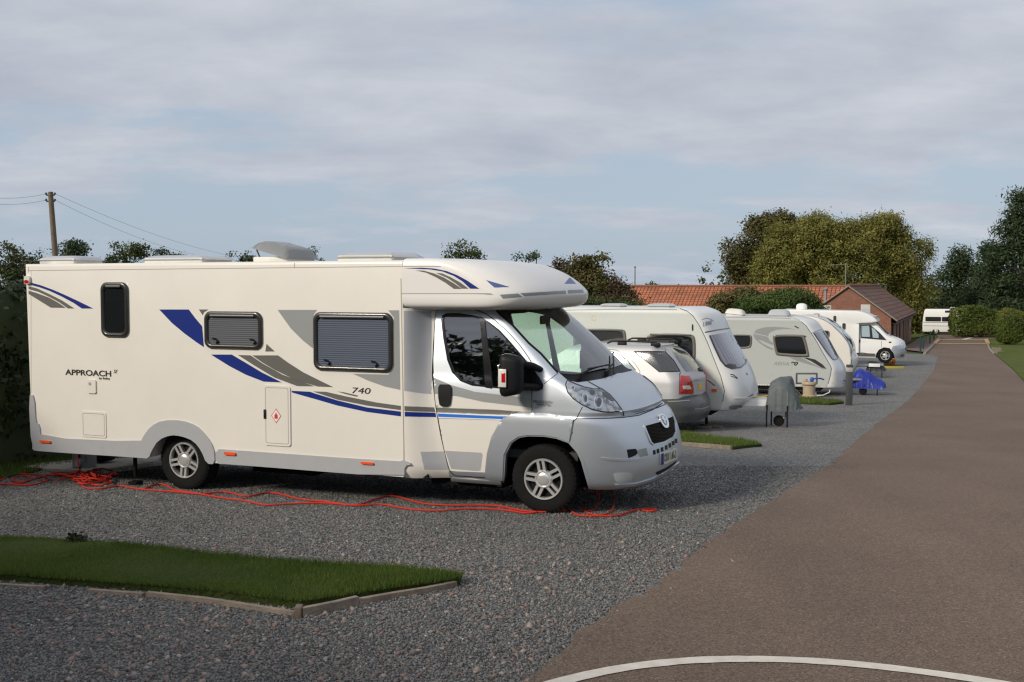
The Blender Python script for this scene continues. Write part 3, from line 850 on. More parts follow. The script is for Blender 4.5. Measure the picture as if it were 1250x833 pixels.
    for s_ in (-1,):
        for nm, poly in sw:
            pp = [S(*p) for p in smooth_poly(poly, 0)]
            pts, tris = cdt(pp, .25)
            vs = [bm.verts.new((x, s_*(HW+.0022), z)) for x, z in pts]
            for t in tris:
                f = bm.faces.new([vs[i] for i in t]); f.material_index = names.index(nm)
                f.normal_update()
                if f.normal.y*s_ < 0: f.normal_flip()
    mk2('side_graphics', bm, [M[k] for k in names], root, smooth=False)
    bm = bmesh.new()
    for i, (mm, poly) in enumerate([('mgrey', [(610,360),(632.5,358.5),(637.5,362.5),(614,364.8)]), ('mgrey', [(635,358.3),(690.5,355),(691,358.8),(640,361.8)]), ('mgrey', [(693,354.5),(711,353.7),(713,357.5),(693.5,358.5)]),
            ('sblue', [(593.5,342.2),(610,347),(622,350.6),(603.5,351.2),(598,346.5)]), ('sblue', [(695.5,338.8),(703,346.5),(689,346.5)])]):
        V.patch(podT, poly, off=.002, step=2, bm=bm, mi=i//3, rim=.001)
    M['sblue'] = mat('faded_blue_vinyl', (.075, .12, .30), .4)
    mk('front_graphics', bm, [M['mgrey'], M['sblue']], pod_o)
    # sealant seams on the box
    bm = bmesh.new()
    def strip(p, q, w=.006, zf=None):
        a = Vector((*S(*p), 0)); b = Vector((*S(*q), 0)); d = (b-a).normalized(); nn = Vector((-d.y, d.x, 0))*w/2
        vs = [bm.verts.new((v.x, -HW-.0015, v.y)) for v in (a+nn, a-nn, b-nn, b+nn)]; f = bm.faces.new(vs); f.normal_update()
        if f.normal.y > 0: f.normal_flip()
    strip((34,330.5),(480,325.5)); strip((34.6,326),(34.6,333)); strip((489.5,340),(493.5,580), .008); strip((490,358.6),(600,358.6), .007); strip((359.5,321),(359.5,327))
    strip((480,325.5),(538,325.5),.005); strip((38,330),(38,480),.004)
    mk('sealant_line', bm, M['softseam'], root, smooth=False)
    # ---- skirt, rear arch, lamps, hatches
    bm = bmesh.new()
    sk1 = [(36,482),(42.7,482.7),(44.4,516.3),(49,518),(50.4,534),(172.8,539.6),(176,532.4),(184.8,520.4),(199,513),(223,513),(240,519),(252,531),(261.6,545.6),(263.5,566.7),(253,566),(247,550.4),(237.6,538.4),(223,532.4),(209,531),(194.4,537),(186,550.4),(182.4,560),(172.8,558.8),(50.4,551),(39.6,549.2)]
    sk2 = [(264.2,548),(280,549),(489,563.7),(492,561.3),(504.5,567),(494.5,568.5),(494.5,583.4),(280,566.6),(264.2,566)]
    for pl in (sk1, sk2):
        pp = smooth_poly([S(*p) for p in pl], 1)
        pts, tris = cdt(pp, .15)
        for s_ in (-1,):
            vs = [bm.verts.new((x, s_*(HW+.016), z)) for x, z in pts]
            for t in tris:
                f = bm.faces.new([vs[i] for i in t]); f.normal_update()
                if f.normal.y*s_ < 0: f.normal_flip()
            k = len(sample_poly(pp, .15)); lo = [bm.verts.new((vs[i].co.x, s_*(HW-.02), vs[i].co.z)) for i in range(k)]
            for i in range(k): bm.faces.new((vs[i], vs[(i+1) % k], lo[(i+1) % k], lo[i]))
    fixn(bm)
    mk2('skirt', bm, M['skirt'], root, ang=20)
    for (x0, y0, x1, y1) in ((49.2,537.4,62.4,541.2), (274.3,551.6,288,556.2), (441,563.6,456.5,567.5)):
        bm = bmesh.new(); a = S(x0, y0, -HW-.02); b = S(x1, y1, -HW-.02)
        plate(bm, rrect(a[0], b[0], min(a[1], b[1]), max(a[1], b[1]), .012, 3), -HW-.016, .018)
        mk('side_marker', bm, M['orange'], root)
    bm = bmesh.new(); a = S(31.5,337); b = S(38,347); plate(bm, rrect(a[0], b[0], b[1], a[1], .025, 4), -HW, .03)
    a2 = S(31.5,342); plate(bm, rrect(a[0]+.006, b[0]-.006, b[1]+.008, a2[1], .018, 4), -HW-.03, .004, 1)
    mk('marker_lamp', bm, [M['white_lens'], M['red_lens']], root)
    def hatch(name, x0, y0, x1, y1, d=.008, r=.025, inner=.02):
        a = S(x0, y0); b = S(x1, y1); bm = bmesh.new()
        plate(bm, rrect(a[0], b[0], b[1], a[1], r, 4), -HW, d)
        if inner:
            o_ = rrect(a[0]+inner, b[0]-inner, b[1]+inner, a[1]-inner, r*.7, 4); i_ = rrect(a[0]+inner+.006, b[0]-inner-.006, b[1]+inner+.006, a[1]-inner-.006, r*.6, 4)
            va = [bm.verts.new((x, -HW-d-.0008, z)) for x, z in o_]; vb = [bm.verts.new((x, -HW-d-.0008, z)) for x, z in i_]
            for k in range(len(va)):
                f = bm.faces.new((va[k], va[(k+1) % len(va)], vb[(k+1) % len(va)], vb[k])); f.material_index = 1; f.normal_update()
                if f.normal.y > 0: f.normal_flip()
        return mk(name, bm, [M['cream'], M['softseam']], root, ang=30), a, b
    hatch('service_hatch', 99.8, 501.8, 130.2, 535)
    h, a, b = hatch('water_inlet', 107, 463.3, 118, 480.5, .016, .02, 0)
    bm = bmesh.new(); q = S(111, 468.5); lathe(bm, [(.018, -HW-.020), (.018, -HW-.014)], 14, 'y', (q[0], 0, q[1]), close=True); mk('lock', bm, M['softseam'], h)
    h, a, b = hatch('gas_locker', 322.3, 470, 355.5, 545.3, .012, .03, .022)
    bm = bmesh.new(); q = S(324, 505.5); box(bm, q[0]-.012, q[0]+.02, -HW-.022, -HW-.01, q[1]-.05, q[1]+.05, .006); mk('latch', bm, M['black'], h)
    bm = bmesh.new(); q = S(338, 507.7); d_ = .062
    dia = lambda e: [(q[0], q[1]-e*1.25), (q[0]+e, q[1]), (q[0], q[1]+e*1.25), (q[0]-e, q[1])]
    plate(bm, dia(d_), -HW-.0125, .001, 0); plate(bm, dia(d_-.009), -HW-.0140, .0008, 1)
    plate(bm, rrect(q[0]-.02, q[0]+.02, q[1]-.03, q[1]+.014, .008, 3), -HW-.0152, .0008, 0); plate(bm, rrect(q[0]-.009, q[0]+.009, q[1]+.012, q[1]+.028, .004, 2), -HW-.0154, .0008, 0)
    mk('flammable_sticker', bm, [M['red_ink'], M['white']], h, smooth=False)
    # lettering
    p = S(80.3, 457.5); text_obj('model_lettering', 'APPROACH', (p[0], -HW-.003, p[1]), .088, M['text_dark'], root, 1.45, off=.0018)
    p = S(138.5, 455.5); text_obj('model_lettering', 'SE', (p[0], -HW-.003, p[1]), .055, M['dgrey'], root, 1.0, .35)
    p = S(121, 463); text_obj('model_lettering', 'by Bailey', (p[0], -HW-.003, p[1]), .034, M['text_dark'], root, 1.3)
    p = S(428.5, 480); text_obj('model_lettering', '740', (p[0], -HW-.003, p[1]), .085, M['text_dark'], root, 1.75, .15)
    # windows
    for (x0, y0, x1, y1, bl) in ((123.7,344.8,158,412,0), (250.2,380,321,427,1), (383.2,381,480.3,455,2)):
        a = S(x0, y0); b = S(x1, y1)
        out = rrect(a[0], b[0], b[1], a[1], .085, 7); w = .048
        inn = rrect(a[0]+w, b[0]-w, b[1]+w, a[1]-w*1.15, .055, 7)
        bm = bmesh.new(); ring(bm, out, inn, -HW, .030)
        f = mk('window', bm, M['wframe'], root, ang=60)
        bm = bmesh.new(); plate(bm, inn, -HW-.004, .004); mk('pane', bm, [M['darkglass'], M['blind'], M['blind_blue']][bl], f, smooth=False)
        bm = bmesh.new(); tube(bm, [(a[0]+.09, -HW-.028, a[1]-w*.95), (b[0]-.09, -HW-.028, a[1]-w*.95)], .014, 8); mk('hinge_rail', bm, M['greybumper'], f)
        if bl:
            bm = bmesh.new()
            for t in (.18, .78) if bl == 2 else (.2, .85):
                x = a[0]+(b[0]-a[0])*t; tube(bm, [(x-.04, -HW-.018, b[1]+w+.06), (x, -HW-.022, b[1]+w+.055), (x+.03, -HW-.024, b[1]+w+.03), (x+.01, -HW-.02, b[1]+w+.008)], .010, 6)
            mk_loose('window_catch', bm, M['black'], f)
    # ---- roof furniture
    def dome(px0, px1, ytop, y, w, tilt=0, base=True, ribs=False, hgt=None):
        a = V.at(px0, 320, y); b = V.at(px1, 320, y); top = V.at((px0+px1)/2, ytop, y).z - 2.43
        L = b.x-a.x-w*.40; cx = (a.x+b.x)/2
        bm = bmesh.new(); nx, ny = 12, 8; rows = []
        for i in range(nx+1):
            u = i/nx*2-1; r_ = []
            for k in range(ny+1):
                v = k/ny*2-1
                hh = (1-abs(u)**7)*(1-abs(v)**6); r_.append(bm.verts.new((cx+u*L/2, y+v*w/2, (hh**.45)*1.0)))
            rows.append(r_)
        hz = hgt or max(top-.05, .03)
        for r_ in rows:
            for v in r_:
                t = (v.co.x-(cx-L/2))/L
                v.co.z = 2.43+.05+v.co.z*hz+tilt*t
        for i in range(nx):
            for k in range(ny): bm.faces.new((rows[i][k], rows[i+1][k], rows[i+1][k+1], rows[i][k+1]))
        fixn(bm)
        d = mk('rooflight', bm, M['dome'], root, ang=70)
        bm = bmesh.new(); box(bm, cx-L*.46, cx+L*.46, y-w*.47, y+w*.47, 2.425, 2.50, .012); mk('rooflight_frame', bm, M['dirty_white'], d)
        return d, cx, L
    dome(57, 118, 310, -.55, .5, hgt=.055); dome(415, 516, 305.5, -.35, .75, hgt=.06)
    dome(183, 279, 309, -.25, .6, hgt=.055)
    # raised rooflight, hinged at its front edge
    a = V.at(314, 318, -.3); b = V.at(379, 318, -.3); L = b.x-a.x-.24; ang = R(15)
    bm = bmesh.new(); rows = []
    for i in range(15):
        u = i/14*2-1; row = []
        for k in range(11):
            w_ = k/10*2-1; hh = (max(0, (1-abs(u)**5)*(1-abs(w_)**5)))**.5*.115
            row.append(bm.verts.new((-L*(1-u)/2, w_*.33, hh)))
        rows.append(row)
    for i in range(14):
        for k in range(10): bm.faces.new((rows[i][k], rows[i+1][k], rows[i+1][k+1], rows[i][k+1]))
    bmesh.ops.solidify(bm, geom=bm.faces[:], thickness=.02)
    Rm = Matrix.Translation((b.x-.10, -.3, 2.475)) @ Matrix.Rotation(ang, 4, 'Y')
    bm.transform(Rm); fixn(bm)
    d = mk('rooflight', bm, M['dome'], root, ang=60)
    bm = bmesh.new(); box(bm, a.x+.14, b.x-.12, -.58, -.02, 2.42, 2.50, .015); mk('rooflight_frame', bm, M['dirty_white'], d)
    bm = bmesh.new(); tube(bm, [(a.x+.22, -.56, 2.49), (a.x+.16, -.56, 2.62)], .010, 6); tube(bm, [(a.x+.22, -.04, 2.49), (a.x+.16, -.04, 2.62)], .010, 6); mk_loose('stay', bm, M['greybumper'], d)
    # marker aerial at far pod corner
    # ---- cab interior
    bm = bmesh.new()
    box(bm, -1.15, .30, -.86, .86, .50, .58); box(bm, -1.40, -1.30, -1.0, 1.0, .5, 1.95); box(bm, -.05, .32, -.86, .86, 1.08, 1.25, .05)
    mk('dashboard', bm, M['interior'], root)
    for y in (-.45, .45):
        bm = bmesh.new(); box(bm, -.95, -.40, y-.26, y+.26, .72, .92, .06); box(bm, -1.08, -.90, y-.25, y+.25, .85, 1.50, .07); box(bm, -1.08, -.95, y-.13, y+.13, 1.50, 1.72, .05)
        mk('seat', bm, M['seat'], root)
    bm = bmesh.new(); lathe(bm, [(.20, -.012), (.215, 0), (.20, .012), (.188, 0), (.20, -.012)], 28, 'x', (-.22, -.42, 1.20)); mk('steering_wheel', bm, M['black'], root)
    q0 = V.at(667, 390, 0.0)
    bm = bmesh.new(); box(bm, q0.x-.03, q0.x, -.14, .14, q0.z-.05, q0.z+.04, .02); mk('rear_view_mirror', bm, M['interior'], root)
    # ---- underside and wheels
    bm = bmesh.new()
    box(bm, -6.1, -4.72, -1.05, 1.05, .27, .45); box(bm, -3.66, -1.2, -1.05, 1.05, .27, .45); box(bm, -4.72, -3.66, -.82, .82, .27, .7); box(bm, -4.70, -3.68, -1.08, 1.08, .70, .72)
    box(bm, -1.25, -.46, -.88, .88, .19, .40); box(bm, -.46, .46, -.70, .70, .22, .8); box(bm, -.46, .46, -.98, .98, .80, .82); box(bm, .47, .75, -.62, .62, .26, .5)
    box(bm, -.49, -.44, -.98, .98, .22, .8); box(bm, .43, .47, -.9, .9, .24, .8)
    box(bm, -3.4, -2.6, -.9, -.4, .17, .28, .02); tube(bm, [(-4.19, -1, .2), (-4.19, 1, .2)], .045, 10); tube(bm, [(0, -.95, .3), (0, .95, .3)], .05, 10)
    mk('chassis', bm, M['under'], root, smooth=False)
    bm = bmesh.new(); tube(bm, [(-4.95, -.95, .28), (-4.95, -.95, .02)], .022, 8); box(bm, -5.01, -4.89, -1.01, -.89, -.07, -.03, .01); mk('corner_steady', bm, M['under'], root)
    for s_ in (-1, 1):
        wheel(V, 0, s_*1.0, .33, .33, .23, root, out=s_, rot=1.75)
        wheel(V, -4.19, s_*1.05, .265, .33, .23, root, out=s_, rot=2.1)
    return V
HERO = build_hero()

# ================================================================== the other vehicles
def vfit(V, px, py, xc, hw, n, z):
    for _ in range(25):
        lo, hi = xc, xc+3.0
        for _ in range(30):
            m = (lo+hi)/2
            best = max((V.proj((xc+(m-xc)*math.cos(t)**(2/n), hw*math.sin(t)**(2/n), z)) for t in [math.pi/2*k/30 for k in range(31)]), key=lambda p: p[0])
            if best[0] < px: lo = m
            else: hi = m
        z += (best[1]-py)*.9*(V.M @ Vector((xc, 0, z))-CAM).length/F
    return m, z
def poly_inset(poly, k):
    cx = sum(p[0] for p in poly)/len(poly); cy = sum(p[1] for p in poly)/len(poly)
    wx = max(p[0] for p in poly)-min(p[0] for p in poly); wy = max(p[1] for p in poly)-min(p[1] for p in poly)
    return [(cx+(x-cx)*(1-2*k/wx), cy+(y-cy)*(1-2*k/wy)) for x, y in poly]
def side_window(V, px, y, w, frame, pane, parent, d=.03, extra=None):
    pl = smooth_poly([V.side(*p, y) for p in px], 2); inn = poly_inset(pl, w)
    bm = bmesh.new(); ring(bm, pl, inn, y, d); f = mk('window', bm, frame, parent, ang=60)
    bm = bmesh.new(); plate(bm, inn, y-.003, .004); mk('pane', bm, pane, f, smooth=False)
    top = max(z for x, z in inn); xs = [x for x, z in inn]
    bm = bmesh.new(); tube(bm, [(min(xs)+.03, y-.03, top+w*.5), (max(xs)-.03, y-.03, top+w*.5)], .018, 8); mk('hinge_rail', bm, M['greybumper'], f)
    return f
def rooflight(V, px0, px1, y, ytop, zroof, parent, w=.6, mat_='dome', lift=0):
    a = V.at(px0, 375, y); b = V.at(px1, 375, y); q_ = w*.19; a.x += q_; b.x -= q_; L = b.x-a.x; top = max(V.at((px0+px1)/2, ytop, y).z-zroof, .05)
    bm = bmesh.new(); rows = []
    for i in range(13):
        u = i/12; row = []
        for k in range(7):
            v = k/6*2-1; h = max(0, (1-abs(u*2-1)**5)*(1-abs(v)**5))**.5
            row.append(bm.verts.new((a.x+L*u, y+v*w/2, zroof+.03+h*(top*.82-.03)+lift*(1-u))))
        rows.append(row)
    for i in range(12):
        for k in range(6): bm.faces.new((rows[i][k], rows[i+1][k], rows[i+1][k+1], rows[i][k+1]))
    fixn(bm); o = mk('rooflight', bm, M[mat_], parent, ang=70)
    bm = bmesh.new(); box(bm, a.x+L*.06, b.x-L*.06, y-w*.44, y+w*.44, zroof-.03, zroof+.05, .01); mk('rooflight_frame', bm, M['dirty_white'], o)
    return o
GLY = {'L': [[(0,0),(0,1),(.7,1)]], 'U': [[(0,0),(0,.8),(.35,1),(.7,.8),(.7,0)]], 'N': [[(0,1),(0,0),(.7,1),(.7,0)]], 'A': [[(0,1),(.35,0),(.7,1)],[(.18,.6),(.52,.6)]], 'R': [[(0,1),(0,0),(.6,.1),(.6,.4),(0,.5),(.7,1)]]}
def stroke_text(V, bvh, txt, p0, p1, h, w, off, bm):
    n = len(txt); dx = (p1[0]-p0[0])/n; dy = (p1[1]-p0[1])/n
    for i, ch in enumerate(txt):
        for st in GLY[ch]:
            V.ribbon(bvh, [(p0[0]+dx*(i+u), p0[1]+dy*(i+u)+v*h) for u, v in st], w, off=off, step=2, bm=bm, rim=.001)
def tourer(name, label, group, corner, Y, A, seam, sil, side_m, front_m, n=2.5, hw=1.12, length=5.6, cat='caravan', front_far=None):
    P = atY(*corner, Y); A = R(A); o = P + Vector((math.sin(A), math.cos(A), 0))*hw; o.z = g(o.y-.6)
    root = empty(name, o, -A, label, cat, group); V = Veh(o, A, root)
    sm = sorted([V.side(*p, -hw) for p in seam], key=lambda p: p[1]); zs = [p[1] for p in sm]; xs = [p[0] for p in sm]
    zb, zt = zs[0], zs[-1]
    fits = []
    for p in sil:
        z0 = V.side(*p, .3)[1]; xc = float(np.interp(z0, zs, xs))-.06
        m, z = vfit(V, *p, xc, hw, n, z0); fits.append((z, m))
    fits.sort(); fz = [f[0] for f in fits]; fx = [f[1] for f in fits]
    keys = []
    lv = [zb, zb+.03] + [zb+.03+(zt-zb-.03)*t for t in (.08,.16,.25,.34,.43,.52,.61,.7,.78,.85,.91,.955,.985,1.0)]
    for z in lv:
        t = (z-zb)/(zt-zb); h = hw - .09*max(0, (t-.965)/.035)**2 - .03*max(0, 1-(z-zb)/.03)
        xn = float(np.interp(z, zs, xs)); xf = float(np.interp(z, fz, fx))
        if t > .93: xf -= .25*((t-.93)/.07)**2
        keys.append((z, h, xn-.07, max(xf, xn+.02), n, -length + .12*max(0, (t-.9)/.1)**2))
    bm = half_shell(interp_slices(keys, 3), nc=28, nside=8, top=True, bottom=True, back=True)
    full = bm.copy(); mirror_bm(full); T = V.bvh(full); full.free()
    xmax = max(p[0] for p in sil)+60
    fpoly = [p for p in seam] + [(seam[-1][0], seam[-1][1]-12), (xmax, seam[-1][1]-12), (xmax, seam[0][1]+20), (seam[0][0], seam[0][1]+20)]
    fr = take(bm, V.carve(bm, fpoly))
    b = mk('body', mirror_bm(bm), M[side_m], root, ang=40); f = mk('front_panel', mirror_bm(fr), M[front_m], root, ang=40)
    rb = V.ribbon(T, seam[1:], .8, off=.002, rim=.001); mk2('panel_gap', rb, M['greybumper'], root)
    bm = bmesh.new(); box(bm, -length+.2, -.2, -hw+.06, hw-.06, zb-.10, zb+.03); mk('chassis', bm, M['under'], root, smooth=False)
    for s_ in (-1, 1):
        wheel(V, -length*.50, s_*(hw-.06), .32, .32, .2, root, out=s_, simple=True)
    return V, root, T, zb, zt, b, f

# ---- caravan beside the estate car
seam2 = [(879,502),(882,490.5),(884.5,477.5),(880,460),(871.5,438.6),(863,417),(854,398),(846,386),(839,380),(828,376.3)]
sil2 = [(910,499),(913,492.6),(925,482),(924.8,471),(922,460),(917,447),(910.7,436),(899,417),(891,401),(887.8,393),(883.4,385.7),(876,376.5)]
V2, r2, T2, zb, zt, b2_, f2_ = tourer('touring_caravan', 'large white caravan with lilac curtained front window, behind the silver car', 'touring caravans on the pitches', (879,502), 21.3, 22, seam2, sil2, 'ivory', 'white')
def caravan2():
    V, T, root = V2, T2, r2
    bm = V.patch(T, [(866,409.7),(893,405.2),(899,415),(907,428),(911,437),(910,443.5),(904,448.8),(893,450.2),(886,447.5),(879.5,440),(872,424)], off=.006, step=2.5, rim=.01)
    w = mk('front_window', bm, M['curtain'], root)
    bm = V.ribbon(T, [(866,409.7),(872,424),(879.5,440),(886,447.5),(893,450.2),(904,448.8),(910,443.5),(911,437)], 1.5, off=.009, rim=.01); mk('window_seal', bm, M['wframe'], w)
    bm = V.patch(T, [(884,446),(888,448),(893,449.5),(899,449),(898,445.5),(890,444.5)], off=.010, step=2, rim=.003); mk('window_catch', bm, M['wframe'], w)
    bm = V.ribbon(T, [(860.5,406),(876,403),(892.5,400.7)], 1.5, off=.003); mk('trim_strip', bm, M['greybumper'], root)
    bm = bmesh.new(); stroke_text(V, T, 'LUNAR', (858.5,393.5), (869.5,391), 5.0, .7, .003, bm)
    V.ribbon(T, [(857,390.5),(862,388.5),(868,390),(871,392.5)], .7, off=.003, bm=bm); mk('maker_lettering', bm, M['mgrey'], root)
    bm = bmesh.new()
    V.ribbon(T, [(891.5,457.3),(895,457.6),(900,461.5)], 1.0, off=.003, bm=bm); V.ribbon(T, [(892.5,459.6),(896,460.5),(900.3,462.6)], .9, off=.003, bm=bm)
    V.ribbon(T, [(911,455.5),(912.5,458)], 1.2, off=.003, bm=bm); V.ribbon(T, [(861,463.4),(866,465.8),(872.5,471)], 1.1, off=.003, bm=bm); V.ribbon(T, [(912,485.5),(920,481.5)], 1.3, off=.003, bm=bm)
    mk('decal', bm, M['text_dark'], root)
    bm = V.ribbon(T, [(896,486),(908,486.5),(918,484),(925,478.5)], 1.2, off=.012, rim=.012); mk('bumper_ridge', bm, M['white'], root)
    bm = V.patch(T, [(890,495),(909,494.5),(910,498),(900,500),(890,500)], off=.004, step=2, sm=1); mk('lamp_recess', bm, M['lgrey'], root)
    HWc = -1.12
    side_window(V, [(788.5,414),(792.5,407.3),(845.5,407.3),(849,414),(849,440),(845,447),(795,447),(789,440)], HWc, .055, M['wframe_l'], M['darkglass'], root)
    side_window(V, [(700,406),(703,401.5),(760.5,401.5),(764.4,405.5),(764.4,437),(760,440),(704,440),(700,436)], HWc, .05, M['wframe_l'], M['privacy'], root)
    bm = V.patch(T, [(844.7,396),(846.2,396),(846.2,404),(844.7,404)], off=.012, step=2, sm=1); mk('vent_slot', bm, M['black'], root)
    bm = V.patch(T, [(869.2,475),(875,475),(875,478.2),(869.2,478.2)], off=.02, step=2, rim=.02); mk('side_marker', bm, M['orange'], root)
    bm = V.ribbon(T, [(725+2.6*math.cos(t), 388.6+3.2*math.sin(t)) for t in [R(20)+R(300)*k/10 for k in range(11)]], .6, off=.002); mk('badge', bm, M['gold'], root)
    bm = V.ribbon(T, [(690,378.8),(760,377.7),(826,378.2)], .8, off=.012, rim=.012); mk('awning_rail', bm, M['skirt'], root)
    rooflight(V, 730, 769, -.5, 369.5, zt, root); rooflight(V, 786, 829, -.45, 369.5, zt, root)
    # A-frame fairing, hitch, jockey wheel, steady
    a = V.at(911, 494, 0)
    x0 = 0.28; bm = bmesh.new()
    t = [(x0, -.55), (1.22, -.10), (1.22, .10), (x0, .55)]
    lo = [bm.verts.new((x, y, .40)) for x, y in t]; hi = [bm.verts.new((x-.03, y*.92, .56 if x < 1 else .52)) for x, y in t]
    bm.faces.new(lo); bm.faces.new(hi)
    for i in range(4): bm.faces.new((lo[i], lo[(i+1) % 4], hi[(i+1) % 4], hi[i]))
    fixn(bm); bmesh.ops.bevel(bm, geom=bm.edges[:], offset=.02, segments=2, affect='EDGES'); mk('hitch_fairing', bm, M['white'], root)
    j = V.Mi @ ongr(930, 520.5); jx = 1.15
    bm = bmesh.new(); lathe(bm, [(.04, -.035), (.10, -.035), (.11, -.02), (.11, .02), (.10, .035), (.04, .035)], 24, 'y', (jx-.15, -.12, .11), close=True); jw = mk('jockey_wheel', bm, M['rubber'], root)
    bm = bmesh.new(); tube(bm, [(jx, -.12, .60), (jx, -.12, .20), (jx-.14, -.12, .11)], .028, 8); mk('jockey_stem', bm, M['galv'], jw)
    bm = bmesh.new(); tube(bm, [(-.32, -.95, .36), (-.30, -.95, .08)], .03, 8); box(bm, -.44, -.16, -1.03, -.87, -.02, .06, .01); mk('corner_steady', bm, M['under'], root)
    bm = bmesh.new(); tube(bm, [(.5, -.32, .58), (.8, -.2, .62), (1.05, -.1, .56)], .012, 6); mk('breakaway_cable', bm, M['plate_y'], root)
caravan2()

# ---- second caravan with grey swoosh
seam3 = [(1009.5,474),(1011,469),(1014,457),(1015,450),(1013.5,446),(1004,430),(995,414),(990.5,407.5),(984,398),(976,391),(966,387.3)]
sil3 = [(1033,472),(1033.5,462),(1033,453),(1031,444),(1023,434),(1011.5,412),(1005,402),(1002,398),(998,393),(988,385.5)]
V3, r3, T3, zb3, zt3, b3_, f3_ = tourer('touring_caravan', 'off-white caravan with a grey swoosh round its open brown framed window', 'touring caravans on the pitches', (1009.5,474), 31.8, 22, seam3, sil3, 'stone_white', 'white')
def caravan3():
    V, T, root = V3, T3, r3; hw = -1.12
    bm = V.patch(T, [(993,407),(1005,403.8),(1014,419),(1023,435.5),(1022,438.5),(1018,439.7),(1015.5,438),(1009,430)], off=.006, step=2, rim=.01)
    w = mk('front_window', bm, M['curtain'], root)
    bm = V.ribbon(T, [(993,407),(1009,430),(1015.5,438),(1018,439.7),(1022,438.5),(1023,435.5),(1014,419),(1005,403.8)], 1.1, off=.009, rim=.01); mk('window_seal', bm, M['wframe'], w)
    bm = V.ribbon(T, [(990.5,407),(997,404.5),(1005.5,401.5)], 1.1, off=.003); mk('trim_strip', bm, M['lgrey'], root)
    bm = bmesh.new()
    zz = lambda l: [(880+x/10, 370+y/10) for x, y in l]; z7 = lambda l: [(930+x/10, 430+y/10) for x, y in l]
    for mi, pl in ((0, zz([(405,355),(440,325),(520,300),(640,292),(780,300),(910,322),(780,318),(680,328),(610,355),(580,385),(578,405),(410,365)])),
                   (0, zz([(395,375),(570,412),(600,460),(640,490),(635,515),(580,495),(500,460),(450,450),(520,500),(640,560),(640,578),(560,550),(470,490),(410,430)])),
                   (0, z7([(330,60),(480,65),(600,130),(700,180),(790,205),(760,212),(640,170),(500,130),(400,95)])),
                   (1, z7([(510,70),(560,70),(650,90),(740,150),(790,205),(720,185),(600,110)]))):
        V.patch(T, pl, off=.002+.0012*mi, step=2, bm=bm, mi=mi, rim=.001)
    V.ribbon(T, [(970,398.2),(975,400.8)], 1.4, off=.004, bm=bm, mi=1)
    mk('side_graphics', bm, [M['lgrey'], M['text_dark']], root)
    side_window(V, [(943,411),(945,408.5),(980.5,408.5),(982.5,411),(988,434),(986.5,436.3),(949,434),(946.5,432)], hw, .075, M['wframe_l'], M['darkglass'], root, .045)
    side_window(V, [(889,408.5),(915.5,408.5),(918,411),(917.5,422),(914.5,425.5),(893,425.5),(890,422)], hw, .05, M['wframe_l'], M['darkglass'], root)
    # curtain seen through the big window
    bm = V.patch(T, [(967,413),(973,413),(976,420),(977,426),(971,424),(968,419)], off=.006, step=2, rim=.002); mk('curtain', bm, M['dirty_white'], root)
    bm = V.patch(T, [(950,412),(955,412),(953,417),(951,423),(948.5,419)], off=.006, step=2, rim=.002); mk('curtain', bm, M['lgrey'], root)
    # locker frame
    o_ = [V.side(*p, hw) for p in ((971.3,455.2),(998,455.2),(998,469),(971.3,469))]; i_ = poly_inset(o_, .05)
    bm = bmesh.new(); ring(bm, o_, i_, hw, .012); mk('locker_frame', bm, M['greybumper'], root)
    p = V.side(944.5, 446, hw); text_obj('model_lettering', 'ARIVA', (p[0], hw-.003, p[1]), .16, M['lgrey'], root, 1.0, .2)
    p = V.side(964.5, 446, hw); text_obj('model_lettering', '90', (p[0], hw-.003, p[1]), .15, M['text_dark'], root, 1.35, .3, off=.006)
    bm = V.ribbon(T, [(885,388),(930,387.7),(965,389)], .7, off=.012, rim=.012); mk('awning_rail', bm, M['skirt'], root)
    bm = V.patch(T, [(925,469.5),(1008,472.3),(1008,474),(925,471.5)], off=.015, step=3, rim=.015); mk('lower_rail', bm, M['white'], root)
    bm = V.patch(T, [(1014.5,466.2),(1018,466.2),(1018,469),(1014.5,469)], off=.004, step=2, sm=1); mk('road_light', bm, M['white_lens'], root)
    d = rooflight(V, 934, 969, -.4, 375.8, zt3, root, mat_='dome')
    rooflight(V, 883, 913, -.3, 376.5, zt3, root, w=.5, mat_='dirty_white', lift=.05)
    bm = bmesh.new(); tube(bm, [(-.35, -.95, zb3), (-.33, -.95, .02)], .03, 8); box(bm, .2, 1.25, -.05, .05, .42, .52); tube(bm, [(.3, -.55, .46), (1.2, -.06, .46)], .04, 8); tube(bm, [(.3, .55, .46), (1.2, .06, .46)], .04, 8)
    mk('hitch_frame', bm, M['galv'], root)
    bm = bmesh.new(); lathe(bm, [(.04, -.035), (.10, -.035), (.115, -.02), (.115, .02), (.10, .035), (.04, .035)], 24, 'y', (.95, -.2, .115), close=True); tube(bm, [(.95, -.2, .12), (.95, -.14, .6)], .025, 8); mk('jockey_wheel', bm, M['rubber'], root)
    a = V.Mi @ ongr(1028, 483.5); bm = bmesh.new()
    tube(bm, [(.05, -.8, .62), (.10, -.95, .35), (.06, -1.02, .12), (-.12, -1.05, .03), (-.3, -1.05, .02)], .018, 6); mk('drain_hose', bm, M['dirty_white'], root)
caravan3()

